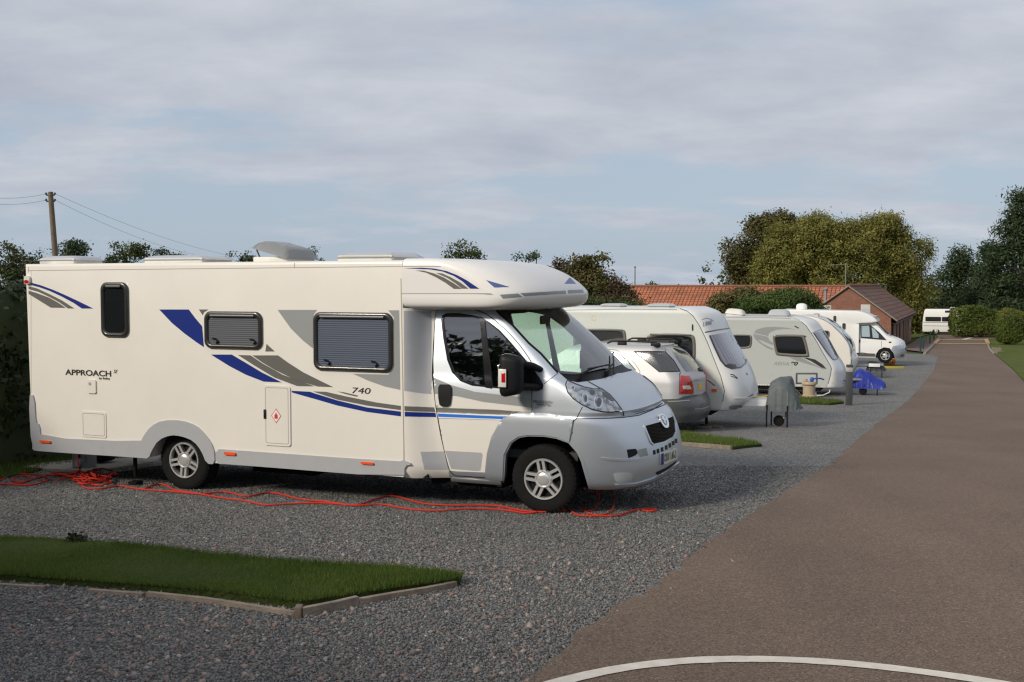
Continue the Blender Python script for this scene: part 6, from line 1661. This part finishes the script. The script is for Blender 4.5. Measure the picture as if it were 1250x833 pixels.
def building():
    ez = .08; A = R(23.3); c = Vector((25.7, 73.3, 0)); root = empty('brick_building', (c.x, c.y, g(76)), -A, 'low red brick building with orange tiled wing and brown tiled gable end', 'building')
    # local: x along the gable to the right, y away from the camera; corner of the gable at origin
    z0 = g(76); e = ez-z0; W = 5.6; Lg = 24.7; rz = 2.13-z0
    def slab(bm, pts, th):
        uvl = bm.loops.layers.uv.get('UVMap') or bm.loops.layers.uv.new('UVMap'); a = [Vector(p) for p in pts]; n = (a[1]-a[0]).cross(a[3]-a[0]).normalized()
        if n.z < 0: n = -n
        top = [bm.verts.new(p) for p in a]; lo = [bm.verts.new(p-n*th) for p in a]
        fs = [bm.faces.new(top), bm.faces.new(lo[::-1])] + [bm.faces.new((top[i], lo[i], lo[(i+1) % 4], top[(i+1) % 4])) for i in range(4)]
        ux = (a[1]-a[0]).normalized(); uy = n.cross(ux)
        for f in fs:
            for l in f.loops: d = l.vert.co-a[0]; l[uvl].uv = (d.dot(ux), d.dot(uy))
        fixn(bm)
    bm = bmesh.new(); box(bm, -W, 0, 0, Lg, -2, e-.02)
    a = [bm.verts.new(p) for p in ((-W, .0, e-.02), (0, .0, e-.02), (-W/2, .0, rz-.06))]; b = [bm.verts.new((v.co.x, Lg, v.co.z)) for v in a]
    bm.faces.new(a); bm.faces.new(b[::-1]); bm.faces.new((a[0], a[2], b[2], b[0])); bm.faces.new((a[1], b[1], b[2], a[2])); fixn(bm)
    mk('wall', bm, M['brick'], root, smooth=False)
    bm = bmesh.new(); box(bm, -26.5, -W-.01, 5.0, 11, -2, e-.03); mk('wall', bm, M['brick'], root, smooth=False)
    ov = .42; sl = (rz-e)/(W/2)
    bm = bmesh.new(); slab(bm, [(-W/2, -.12, rz), (-W/2, Lg+.2, rz), (ov, Lg+.2, e-ov*sl), (ov, -.12, e-ov*sl)], .09); mk('roof', bm, M['darktile'], root, smooth=False)
    bm = bmesh.new(); slab(bm, [(-W/2, Lg+.2, rz), (-W/2, -.12, rz), (-W-ov, -.12, e-ov*sl), (-W-ov, Lg+.2, e-ov*sl)], .09); mk('roof', bm, M['darktile'], root, smooth=False)
    wy0, wy1 = 4.4, 11.2; wr = (wy0+wy1)/2+.0
    bm = bmesh.new(); slab(bm, [(-27.0, wy0, e-.1), (-W/2-.8, wy0, e-.1), (-W/2-.2, wr, rz-.06), (-26.2, wr, rz-.06)], .09); mk('roof', bm, M['pantile'], root, smooth=False)
    bm = bmesh.new(); slab(bm, [(-W/2-.2, wr, rz-.06), (-26.2, wr, rz-.06), (-27.0, wy1, e-.1), (-W/2-.2, wy1, e-.1)][::-1], .09); mk('roof', bm, M['pantile'], root, smooth=False)
    bm = bmesh.new(); tube(bm, [(-26.2, wr, rz-.04), (-W/2, wr, rz-.04)], .11, 8); tube(bm, [(-W/2, -.14, rz+.02), (-W/2, Lg+.2, rz+.02)], .12, 8); mk('ridge_tiles', bm, mat('ridge_tile', (.22, .09, .055), .8, var=.2), root)
    bm = bmesh.new()
    for s_, x1 in ((1, ov), (-1, -W-ov)): tube(bm, [(-W/2, -.13, rz-.02), (x1, -.13, e-ov*sl-.02)], .05, 6)
    mk('verge', bm, M['kerb'], root)
    bm = bmesh.new(); box(bm, ov-.10, ov-.04, -.1, Lg+.2, e-ov*sl-.24, e-ov*sl-.10); box(bm, .0, ov-.05, -.08, Lg+.15, e-ov*sl-.2, e-ov*sl-.17); mk('fascia', bm, M['fascia'], root, smooth=False)
    bm = bmesh.new(); tube(bm, [(ov+.02, -.1, e-ov*sl-.14), (ov+.02, Lg+.2, e-ov*sl-.14)], .055, 8); mk('gutter', bm, M['fascia'], root)
    bm = bmesh.new(); tube(bm, [(.07, .5, e-.3), (.07, .5, -1)], .05, 8); mk('drainpipe', bm, M['fascia'], root)
    # louvred vents on the gable
    def gx(px, py):
        d = ray(px, py); f = Vector((math.cos(A), -math.sin(A), 0)); n = Vector((math.sin(A), math.cos(A), 0)); o = c+n*(-.0)
        t = (o-CAM).dot(n)/d.dot(n); q = CAM+d*t; return (q-c).dot(f), q.z-z0
    for x0, y0, x1, y1 in ((1051,372,1062.3,382.8), (1003.8,373,1014.6,380)):
        p, q = gx(x0, y0), gx(x1, y1); bm = bmesh.new()
        plate(bm, [(p[0], q[1]), (q[0], q[1]), (q[0], p[1]), (p[0], p[1])], -.0, .03)
        for k in range(7):
            z = q[1]+(p[1]-q[1])*(k+.6)/7.4; box(bm, p[0]+.04, q[0]-.04, -.055, -.025, z-.012, z+.02)
        mk('vent', bm, M['white_sign'], root, smooth=False)
    # doors and sign on the right wall
    for y0, w, m_ in ((1.2, 1.1, 'fascia'), (5.2, 1.0, 'door_wood'), (8.4, 1.0, 'fascia'), (13, 6.5, 'door_wood')):
        bm = bmesh.new(); box(bm, .0, .05, y0, y0+w, -1.2, e-.45); d = mk('door', bm, M[m_], root, smooth=False)
        bm = bmesh.new(); box(bm, .05, .08, y0+w-.16, y0+w-.10, -.25+.4, .0+.45); mk('handle', bm, M['galv'], d)
    bm = bmesh.new(); box(bm, .06, .09, 20.6, 21.3, .9, 1.55); mk('sign', bm, M['white_sign'], root, smooth=False)
    # flue and overflow pipes
    bm = bmesh.new(); q = gx(1005, 358); tube(bm, [(q[0]-.0, 1.2, rz-1.6), (q[0], 1.2, rz-.3)], .10, 10); lathe(bm, [(.16, 0), (.18, .1), (.001, .2)], 12, 'z', (q[0], 1.2, rz-.3)); box(bm, q[0]-.25, q[0]+.15, .9, 1.5, rz-1.7, rz-1.3); mk('flue', bm, M['galv'], root)
building()
def aerial():
    p = atY(1032.5, 351, 74.6); t = atY(1031, 322, 74.6); root = empty('tv_aerial', (p.x, p.y, p.z), 0, 'tall thin television aerial on the gable of the brick building', 'aerial')
    bm = bmesh.new(); h = t.z-p.z; tube(bm, [(0, 0, -.4), (-.05, 0, h)], .03, 6); mk('mast', bm, M['galv'], root)
    bm = bmesh.new(); tube(bm, [(-1.3, 0, h-.12), (.12, 0, h-.05)], .016, 5)
    for k in range(9): x = -1.25+k*.15; tube(bm, [(x, -.28, h-.12+.007*k), (x, .28, h-.12+.007*k)], .010, 5)
    mk('dipoles', bm, M['galv'], root)
aerial()
p = atY(775, 358, 90); h = atY(775, 325, 90).z-g(90)
bm = bmesh.new(); tube(bm, [(0, 0, 0), (0, 0, h)], [.07, .04], 8); tube(bm, [(-.10, 0, h-.1), (.10, 0, h-.1)], .03, 6)
o = mk('thin_pole', bm, M['wood']); o.location = (p.x, 90, g(90)); tag(o, 'thin pole standing above the left end of the tiled roof', 'pole')
# utility pole and its wires
def pole():
    Y = 42; b = atY(70, 345, Y); t = atY(61.5, 234.5, Y); gz_ = g(Y); x0 = b.x+(b.x-t.x)/(t.z-b.z)*(b.z-gz_)
    root = empty('utility_pole', (x0, Y, gz_), 0, 'leaning wooden utility pole behind the tail of the motorhome', 'pole'); h = t.z-gz_; dx = t.x-x0
    bm = bmesh.new(); tube(bm, [(0, 0, -.2), (dx*.5, 0, h*.5), (dx, 0, h)], [.135, .115, .095], 12); mk('post', bm, M['wood'], root)
    bm = bmesh.new()
    for z in (.12, .36): tube(bm, [(dx-.16, 0, h-z), (dx+.16, 0, h-z)], .03, 6); lathe(bm, [(.001, -.05), (.045, -.03), (.045, .03), (.001, .06)], 8, 'z', (dx-.17, 0, h-z+.05)); lathe(bm, [(.001, -.05), (.045, -.03), (.045, .03), (.001, .06)], 8, 'z', (dx+.17, 0, h-z+.05))
    mk_loose('insulator', bm, M['greybumper'], root)
    for k, ((x, y, YY), side, zz) in enumerate((((-40, 238.5, 30), -1, .12), ((-40, 246, 30), -1, .36), ((330, 318, 75), 1, .12), ((290, 318, 72), 1, .36))):
        e = atY(x, y, YY); s = Vector((t.x+side*.17, Y, t.z-zz+.05)); bm = bmesh.new(); pts = []
        for i in range(13):
            u = i/12; q = s.lerp(e, u); q.z -= .5*4*u*(1-u)*(.25 if side < 0 else 1.1); pts.append(q)
        tube(bm, pts, .006, 5)
        o = mk('overhead_wire', bm, M['galv']); tag(o, ['upper wire running left from the leaning pole', 'lower wire running left from the leaning pole', 'upper wire sagging right from the leaning pole', 'lower wire sagging right from the leaning pole'][k], 'wire', 'overhead wires')
pole()

# ================================================================== things on the pitches
def cord(name, label, px, rad=.009, lift=None, sm=2, mesh=None):
    P = []
    for i, p in enumerate(px):
        q = ongr(p[0], p[1]); q.z += rad+.006+(p[2] if len(p) > 2 else 0); P.append(q)
    Q = [tuple(q) for q in P]
    for _ in range(sm):
        out = [Q[0]]
        for a, b in zip(Q, Q[1:]): out += [tuple(a[k]*.75+b[k]*.25 for k in range(3)), tuple(a[k]*.25+b[k]*.75 for k in range(3))]
        out.append(Q[-1]); Q = out
    bm = mesh or bmesh.new(); tube(bm, Q, rad, 8)
    if mesh is None:
        o = mk(name, bm, M['cable']); tag(o, label, 'cable', 'red extension cables'); return o
cord('extension_cable', 'long red cable snaking along the gravel from the heap to the front wheel', [(96,590),(104,598),(118,598.5),(130,597.6),(148,594),(164,598.4),(196,601),(220,602.4),(245,605.4),(262,603),(280,602),(301,609.5),(328,601.6),(350,607),(371,612.4),(400,614),(433,620),(467,616.5),(489,622.5),(532,626),(560,623.7),(586,622.5),(620,624.6),(646,629.7),(668,624),(689,620.3),(700,628),(708,632),(730,631.8),(755,632),(770,626),(782,623),(803,623.2),(799,626.2),(784,625)])
cord('extension_cable', 'second red cable weaving beside the long one below the middle of the motorhome', [(176,599),(186,594),(196,592),(206,595),(212,600),(228,602),(255,607),(280,611),(300,613),(323,619),(345,617.5),(360,616.5),(400,615.6),(434,619.6),(448,615),(460,610.5),(477,605.9),(496,611),(516,617),(540,618.5),(562,619),(590,618.6),(612,619.4),(628,624),(658,627.6),(676,626),(690,623.5)])
cord('extension_cable', 'red cable looped on the grass and gravel at the left edge', [(-20,594),(0,592.6),(20,593.6),(40,593.8),(52,590.5),(62,587),(54,583),(40,580.5),(27,580.5),(12,582),(2,587),(-14,592),(10,592.8),(26,592),(36,587),(33,582.5),(20,583),(15,587),(17,590.5),(30,590),(46,585),(60,581),(76,583),(88,580.5),(97,577)])
bm = bmesh.new(); rr = random.Random(5)
for k in range(8):
    pts = []; cx = 106+rr.uniform(-14, 14); cy = 586+rr.uniform(-3.5, 3.5); rx = rr.uniform(10, 27); ry = rr.uniform(1.8, 6.5); ph = rr.uniform(0, 6.28); sk = rr.uniform(-.12, .12); tw = rr.uniform(.75, 1.3)
    for i in range(15):
        t = ph+i/14*2*math.pi*tw; ex = rx*math.cos(t)*(1+.25*math.sin(2*t+k)); pts.append((cx+ex+rr.uniform(-2, 2), cy+ry*math.sin(t)+sk*ex+rr.uniform(-.6, .6), .010*k*rr.uniform(.2, 1)+rr.uniform(0, .02)))
    cord('', '', pts, mesh=bm)
cord('', '', [(94,578,.2),(99,584,.03),(110,590,.05),(120,592,.03),(132,587,.05)], mesh=bm)
o = mk('extension_cable', bm, M['cable']); tag(o, 'heap of coiled red cable beside the hook-up post', 'cable', 'red extension cables')
cord('extension_cable', 'red cable loops hanging and curling under the front bumper', [(731.3,604,.33),(731.3,612,.16),(731,622,.02),(720,626),(711,624),(708.5,618,.03),(712,625),(722,630),(736,630.5),(748,626),(750.5,618,.05),(745,609,.12),(736,612,.10),(722,613,.06),(709,607,.08)], rad=.0065)
# hook-up post under the tail
p = ongr(98, 575); root = empty('hookup_post', (p.x, p.y+.12, p.z), R(-22), 'squat grey electric hook-up box under the tail of the motorhome', 'hook-up post')
bm = bmesh.new(); box(bm, -.10, .0, -.10, .10, 0, .36, .012); box(bm, .035, .12, -.10, .10, 0, .36, .012); box(bm, -.0, .035, -.06, .08, 0, .34); mk('housing', bm, M['galv'], root)
bm = bmesh.new()
for z in (.26, .10): lathe(bm, [(.05, -.13), (.055, -.08), (.055, -.02)], 16, 'y', (.02, 0, z), close=True)
mk_loose('socket', bm, M['skirt'], root)
p = ongr(121, 570); bm = bmesh.new(); lathe(bm, [(.001, -.16), (.10, -.15), (.13, -.10), (.13, .10), (.10, .15), (.001, .16)], 24, 'y'); lathe(bm, [(.05, -.165), (.06, -.155), (.001, -.15)], 16, 'y'); o = mk('round_container', bm, M['black']); o.location = (p.x, p.y+.2, p.z+.165); o.rotation_euler = (0, 0, R(-22)); tag(o, 'black round container lying beside the hook-up box', 'container')
# draped hitch covers
def cover(name, label, V, outline, y0, half, m, legs, leglen, seed, lump=.04):
    """outline: side profile in local (x,z); cloth hangs over it, legs below"""
    root = empty(name, V.M @ Vector((outline[0][0], y0, 0)), V.root.rotation_euler.z, label, 'cover', 'covers over the caravan hitches')
    x0 = outline[0][0]; prof = smooth_poly([(x-x0, z) for x, z in outline], 3, False); bm = bmesh.new(); rows = []; n = 20
    zb = min(z for x, z in prof)
    for (x, z) in prof:
        row = []
        for k in range(n+1):
            v = k/n*2-1; w = half*(.80+.2*(1-abs(z-zb)/1.0)); zz = z-(abs(v)**3)*.22*max(0, min(1, (z-zb)/.3))
            rdg = lambda p_: 1-2*abs(noise.noise(p_)); d = noise.noise((x*4+seed, v*2.2, z*5))*lump*1.3+rdg((x*3.2+z*2.5+seed, v*1.3, z*3-x*2))*lump*.9+rdg((x*7-z*4+seed, v*3, z*5))*lump*.4
            row.append(bm.verts.new((x+d*.6, v*w+d*.5, max(zz+d*.7, zb*.92))))
        rows.append(row)
    for i in range(len(rows)-1):
        for k in range(n): bm.faces.new((rows[i][k], rows[i+1][k], rows[i+1][k+1], rows[i][k+1]))
    for k, s in ((0, 1), (n, -1)):   # hanging sides
        for i in range(len(rows)-1):
            a, b = rows[i][k], rows[i+1][k]
            if not a.is_valid: continue
            la = bm.verts.new((a.co.x, a.co.y-s*(.03+.03*noise.noise((i*.23, seed, 0))), zb+.03*noise.noise((i*.2, seed, 2)))); lb = bm.verts.new((b.co.x, b.co.y-s*(.03+.03*noise.noise(((i+1)*.23, seed, 0))), zb+.03*noise.noise(((i+1)*.2, seed, 2))))
            bm.faces.new((a, la, lb, b))
    bmesh.ops.remove_doubles(bm, verts=bm.verts[:], dist=.004); fixn(bm); mk('cloth', bm, m, root, ang=70)
    for lx, ly in legs:
        bm = bmesh.new(); tube(bm, [(lx-x0, ly, zb+.12), (lx-x0, ly, .0)], .016, 6); mk('leg', bm, M['black'], root)
    return root
def prof_px(V, pts, y0): return [V.side(x, y, y0) for x, y in pts]
cover('hitch_cover', 'grey cloth cover with creases draped over the hitch of the curtained caravan', V2, prof_px(V2, [(935,500),(937,484),(938,474),(941,466),(948,462.3),(955,461.8),(962,464),(966.5,470),(969,478),(973,488),(976.5,501)], -.1), -.1, .30, M['cover'], [(V2.side(938.5,500,-.1)[0], -.28), (V2.side(943,500,.15)[0], .1), (V2.side(963.5,500,-.1)[0], -.28)], .3, 1.3, .05)
cover('hitch_cover', 'bright blue tarpaulin draped over a caravan hitch behind the grey bollard', V3, prof_px(V3, [(1041,471),(1042,458),(1044.5,452.5),(1049,451),(1054,452),(1060,456),(1067,462),(1076,466),(1080,468),(1079,474.5)], 0), 0, .30, M['bluetarp'], [(V3.side(1056,474,0)[0], -.25), (V3.side(1071.5,474,0)[0], -.25)], .3, 4.1, .05)
cover('hitch_cover', 'black cover with a white emblem over the hitch of the hidden caravan', V4, prof_px(V4, [(1057.5,452),(1058.5,443),(1062,440.5),(1068,442.5),(1074,445.5),(1080,449),(1081,452.3)], 0), 0, .28, M['blackcloth'], [(V4.side(1063,452,0)[0], -.22), (V4.side(1077,452,0)[0], -.22)], .3, 7.7, .03)
q = V4.at(1067.3, 446, -.30); bm = bmesh.new(); box(bm, -.20, .20, -.012, 0, -.07, .06, .005); o = mk('white_emblem', bm, M['white_sign']); o.rotation_euler = (R(-20), 0, V4.root.rotation_euler.z); o.location = V4.M @ q; tag(o, 'white emblem patch on the black hitch cover', 'emblem')
# white gas locker box next to the black cover
p = ongr(1052, 456); root = empty('box', (p.x, p.y+.3, p.z), R(-22), 'white plastic locker box beside the black hitch cover', 'box')
bm = bmesh.new(); box(bm, -.24, .30, -.2, .2, .0, .30, .03); mk('body', bm, M['white'], root)
bm = bmesh.new(); box(bm, -.26, .32, -.22, .22, .305, .36, .02); mk('lid', bm, M['white'], root)
# water container
p = ongr(989.5, 486.5); root = empty('water_barrel', (p.x, p.y+.17, p.z), R(-22), 'beige upright water barrel with blue tap beside the grey swoosh caravan', 'water barrel')
bm = bmesh.new(); lathe(bm, [(.19, 0), (.20, .02), (.20, .07), (.175, .09), (.175, .36), (.21, .39), (.215, .43), (.20, .46), (.08, .47), (.001, .47)], 28, 'z'); mk('drum', bm, M['beige'], root)
bm = bmesh.new(); lathe(bm, [(.05, .47), (.055, .50), (.05, .54), (.001, .545)], 16, 'z', (-.10, 0, 0)); mk('cap', bm, M['beige'], root)
bm = bmesh.new(); box(bm, .02, .13, -.07, .05, .47, .60, .03); tube(bm, [(.09, -.02, .54), (.2, 0, .57), (.32, .1, .56), (.38, .25, .52)], .022, 8); mk('pump_hose', bm, M['blue_plastic'], root)
bm = bmesh.new(); tube(bm, [(-.20, -.02, .05), (-.36, -.02, .22), (-.58, -.02, .02)], .014, 6); mk('handle', bm, M['wood'], root)
# bollard light
p = ongr(1037.3, 495); root = empty('bollard', (p.x, p.y+.07, p.z), 0, 'dark grey square bollard light at the edge of the gravel', 'bollard'); k = p.y/F
bm = bmesh.new(); w = 3.35*k; box(bm, -w, w, -w, w, -.05, 41*k, .008); mk('post', bm, M['bollard'], root)
bm = bmesh.new(); box(bm, -w*.9, w*.9, -w*.9, w*.9, 41*k, 46.5*k, .004); mk('lamp', bm, M['lampglass'], root)
bm = bmesh.new(); box(bm, -w, w, -w, w, 46.5*k, 49.8*k, .008); mk('cap', bm, M['bollard'], root)
# ramps
p = ongr(1083, 446); bm = bmesh.new()
pr_ = [(-.33, 0), (.33, 0), (.33, .15), (.22, .15), (-.33, .03)]
a = [bm.verts.new((x, -.10, z)) for x, z in pr_]; b = [bm.verts.new((x, .10, z)) for x, z in pr_]; bm.faces.new(a); bm.faces.new(b[::-1])
for i in range(5): bm.faces.new((a[i], b[i], b[(i+1) % 5], a[(i+1) % 5]))
fixn(bm); bmesh.ops.bevel(bm, geom=bm.edges[:], offset=.008, segments=1, affect='EDGES'); o = mk('levelling_ramp', bm, M['orange_plastic'], smooth=False); o.location = (p.x, p.y, p.z+.005); o.rotation_euler = (0, 0, R(-22)); tag(o, 'orange wedge shaped levelling ramp by the front wheel of the white motorhome', 'ramp')
p = ongr(1093, 443); bm = bmesh.new(); box(bm, -.09, .09, -.08, .08, 0, .17, .04); o = mk('wheel_chock', bm, M['orange_plastic']); o.location = p+Vector((0, .2, .0)); o.rotation_euler = (0, 0, R(-22)); tag(o, 'orange chock tight against the front of that wheel, just past the ramp', 'chock')
p = ongr(1091, 450.3); bm = bmesh.new(); box(bm, -.40, .40, -.05, .05, 0, .10, .015); o = mk('barrier_beam', bm, M['lime_paint']); o.location = p; o.rotation_euler = (0, 0, R(-14)); tag(o, 'yellow-green painted beam lying on the gravel beside the orange ramp', 'beam')
# green posts in front of the building
for i, (x, yb, yt, lb) in enumerate(((1123.5,431,410.5,'tall dark green post nearest the road, first by the building'), (1127,427,408,'dark green post right behind the nearest one'), (1135.2,420,404.8,'dark green post third from the front on the pavement'), (1140,415.2,404,'dark green post farthest back beside the speed hump'))):
    p = ongr(x, yb); h = (yb-yt)*p.y/F; bm = bmesh.new(); tube(bm, [(0, 0, -.1), (0, 0, h)], .055, 10); lathe(bm, [(.065, h-.06), (.065, h), (.001, h+.04)], 10, 'z'); o = mk('post', bm, M['post_green']); o.location = p; tag(o, lb, 'post', 'green posts on the pavement')
# boards below the tow bar
for i, (x, y, a_, lb) in enumerate(((858, 523.5, -20, 'weathered board lying under the tow bar, left of the other'), (872, 522.5, -30, 'weathered board lying under the tow bar, nearer the caravan'))):
    p = ongr(x, y); bm = bmesh.new(); box(bm, -.16, .16, -.07, .07, 0, .045, .006); o = mk('wooden_board', bm, M['wood']); o.location = p+Vector((0, 0, .004)); o.rotation_euler = (0, 0, R(a_)); tag(o, lb, 'board', 'boards under the tow bar')

def far_wood():
    rng = random.Random(18); B = []
    for i in range(60):
        x = -95+i*2.15; hgt = rng.uniform(3.6, 5.4); B.append((x, 142+rng.uniform(-4, 4), -2.9+hgt*.5, 2.2, 1.8, hgt*.55))
    for i in range(24):
        x = 30+i*4.2; hgt = rng.uniform(5.5, 8); B.append((x, 158+rng.uniform(-4, 4), -2.9+hgt*.5, 3.2, 2.2, hgt*.55))
    o = leaves('far_wood', B, 26000, .5, M['midgreen'], None, 97, 14, .4); o['kind'] = 'stuff'
far_wood()
def unseen_foliage():  # unseen foliage row for window reflections, with near clumps added for foreground shade
    rng = random.Random(8); B = []
    for i in range(34):
        t = i/33; x = -34+t*66; y = (-6 if x < -9 else -9-.25*(x+9)) + rng.uniform(-1, 1); hgt = rng.uniform(5.2, 7.2) if x < -9 else rng.uniform(2.4, 3.6)
        B.append((x, y, hgt*.5, 1.9, 1.5, hgt*.56))
    for i in range(9):
        t = i/8; x = -8.7+4.4*t; y = 6.4-4.5*t; B.append((x-.6, y-.45, 2.0, .8, .8, 2.0))
    for i in range(5):
        B.append((-9.4-.9*i, 6.1+.1*i, 2.0, .8, .8, 2.0))
    o = leaves('unseen_foliage', B, 60000, .28, M['hedge'], None, 95, 16, .22); o['kind'] = 'stuff'
unseen_foliage()

# ================================================================== camera, sky, sun
def sky():
    w = bpy.data.worlds.new('World'); SC.world = w; w.use_nodes = True
    nt = w.node_tree; bg = nt.nodes['Background']
    el, az = R(30), math.atan2(-.80, -.60)   # direction towards the sun: from behind the camera, to its left
    s = N(nt, 'ShaderNodeTexSky', sky_type='NISHITA'); s.sun_disc = False; s.sun_elevation = el; s.sun_rotation = az
    s.air_density = 1.0; s.dust_density = 1.5; s.ozone_density = 1.0
    tc = N(nt, 'ShaderNodeTexCoord'); sp = N(nt, 'ShaderNodeSeparateXYZ'); nt.links.new(tc.outputs['Generated'], sp.inputs[0])
    mz = N(nt, 'ShaderNodeMath', operation='MAXIMUM'); mz.inputs[1].default_value = 0; nt.links.new(sp.outputs['Z'], mz.inputs[0])
    az_ = N(nt, 'ShaderNodeMath', operation='ADD'); az_.inputs[1].default_value = .20; nt.links.new(mz.outputs[0], az_.inputs[0])
    dx = N(nt, 'ShaderNodeMath', operation='DIVIDE'); nt.links.new(sp.outputs['X'], dx.inputs[0]); nt.links.new(az_.outputs[0], dx.inputs[1])
    dy = N(nt, 'ShaderNodeMath', operation='DIVIDE'); nt.links.new(sp.outputs['Y'], dy.inputs[0]); nt.links.new(az_.outputs[0], dy.inputs[1])
    cb = N(nt, 'ShaderNodeCombineXYZ'); nt.links.new(dx.outputs[0], cb.inputs[0]); nt.links.new(dy.outputs[0], cb.inputs[1])
    mp = N(nt, 'ShaderNodeMapping'); mp.inputs['Scale'].default_value = (1.0, 1.35, 1); mp.inputs['Rotation'].default_value = (0, 0, R(-12)); mp.inputs['Location'].default_value = (1.3, .4, 0)
    nt.links.new(cb.outputs[0], mp.inputs[0])
    n1 = N(nt, 'ShaderNodeTexNoise', Scale=1.15, Detail=9.0, Roughness=.58, Distortion=.15); nt.links.new(mp.outputs[0], n1.inputs['Vector'])
    n2 = N(nt, 'ShaderNodeTexNoise', Scale=1.9, Detail=8.0, Roughness=.58, Distortion=.2); nt.links.new(mp.outputs[0], n2.inputs['Vector'])
    # cover: more cloud high up, open blue towards the horizon
    cv = N(nt, 'ShaderNodeMapRange'); cv.inputs['From Min'].default_value = .02; cv.inputs['From Max'].default_value = .20; cv.inputs['To Min'].default_value = -.06; cv.inputs['To Max'].default_value = .17
    nt.links.new(sp.outputs['Z'], cv.inputs['Value'])
    ad = N(nt, 'ShaderNodeMath', operation='ADD'); nt.links.new(n1.outputs['Fac'], ad.inputs[0]); nt.links.new(cv.outputs[0], ad.inputs[1])
    mr = N(nt, 'ShaderNodeMapRange', interpolation_type='SMOOTHSTEP'); mr.inputs['From Min'].default_value = .45; mr.inputs['From Max'].default_value = .62
    nt.links.new(ad.outputs[0], mr.inputs['Value'])
    cr = N(nt, 'ShaderNodeValToRGB'); e = cr.color_ramp.elements
    e[0].position = .30; e[0].color = (*[v*6.6*SKYK for v in (.545, .59, .69)], 1); e[1].position = .70; e[1].color = (*[v*6.6*SKYK for v in (.745, .785, .865)], 1)
    nt.links.new(n2.outputs['Fac'], cr.inputs['Fac'])
    # hazy base sky: the physical sky plus thin high cloud veil
    hz = N(nt, 'ShaderNodeMix', data_type='RGBA'); hz.inputs[0].default_value = .85; hz.inputs[7].default_value = (*[v*6.6*SKYK for v in (.53, .64, .78)], 1)
    nt.links.new(s.outputs[0], hz.inputs[6])
    mx = N(nt, 'ShaderNodeMix', data_type='RGBA'); nt.links.new(mr.outputs[0], mx.inputs[0]); nt.links.new(hz.outputs[2], mx.inputs[6]); nt.links.new(cr.outputs[0], mx.inputs[7])
    nt.links.new(mx.outputs[2], bg.inputs['Color']); bg.inputs['Strength'].default_value = .11
    l = bpy.data.lights.new('sun', 'SUN'); l.energy = 2.7; l.angle = R(12); l.color = (1, .92, .79)
    o = bpy.data.objects.new('sun', l); COL.objects.link(o)
    d = Vector((math.sin(az)*math.cos(el), math.cos(az)*math.cos(el), math.sin(el)))
    o.rotation_euler = d.to_track_quat('Z', 'Y').to_euler()
SKYK = 1.0
sky()
cam = bpy.data.cameras.new('camera'); co = bpy.data.objects.new('camera', cam); COL.objects.link(co)
co.location = CAM; co.rotation_euler = (R(90)-PT, 0, 0); cam.sensor_width = 36; cam.lens = 36*F/1250; cam.clip_end = 6000; cam.clip_start = .1
SC.camera = co
SC.view_settings.view_transform = 'Standard'; SC.view_settings.look = 'None'; SC.view_settings.exposure = .15; SC.view_settings.gamma = 1
SC.render.engine = 'CYCLES'; SC.cycles.max_bounces = 8; SC.cycles.transparent_max_bounces = 12; SC.cycles.caustics_reflective = False; SC.cycles.caustics_refractive = False
SC.cycles.use_denoising = True; SC.cycles.filter_width = 1.3
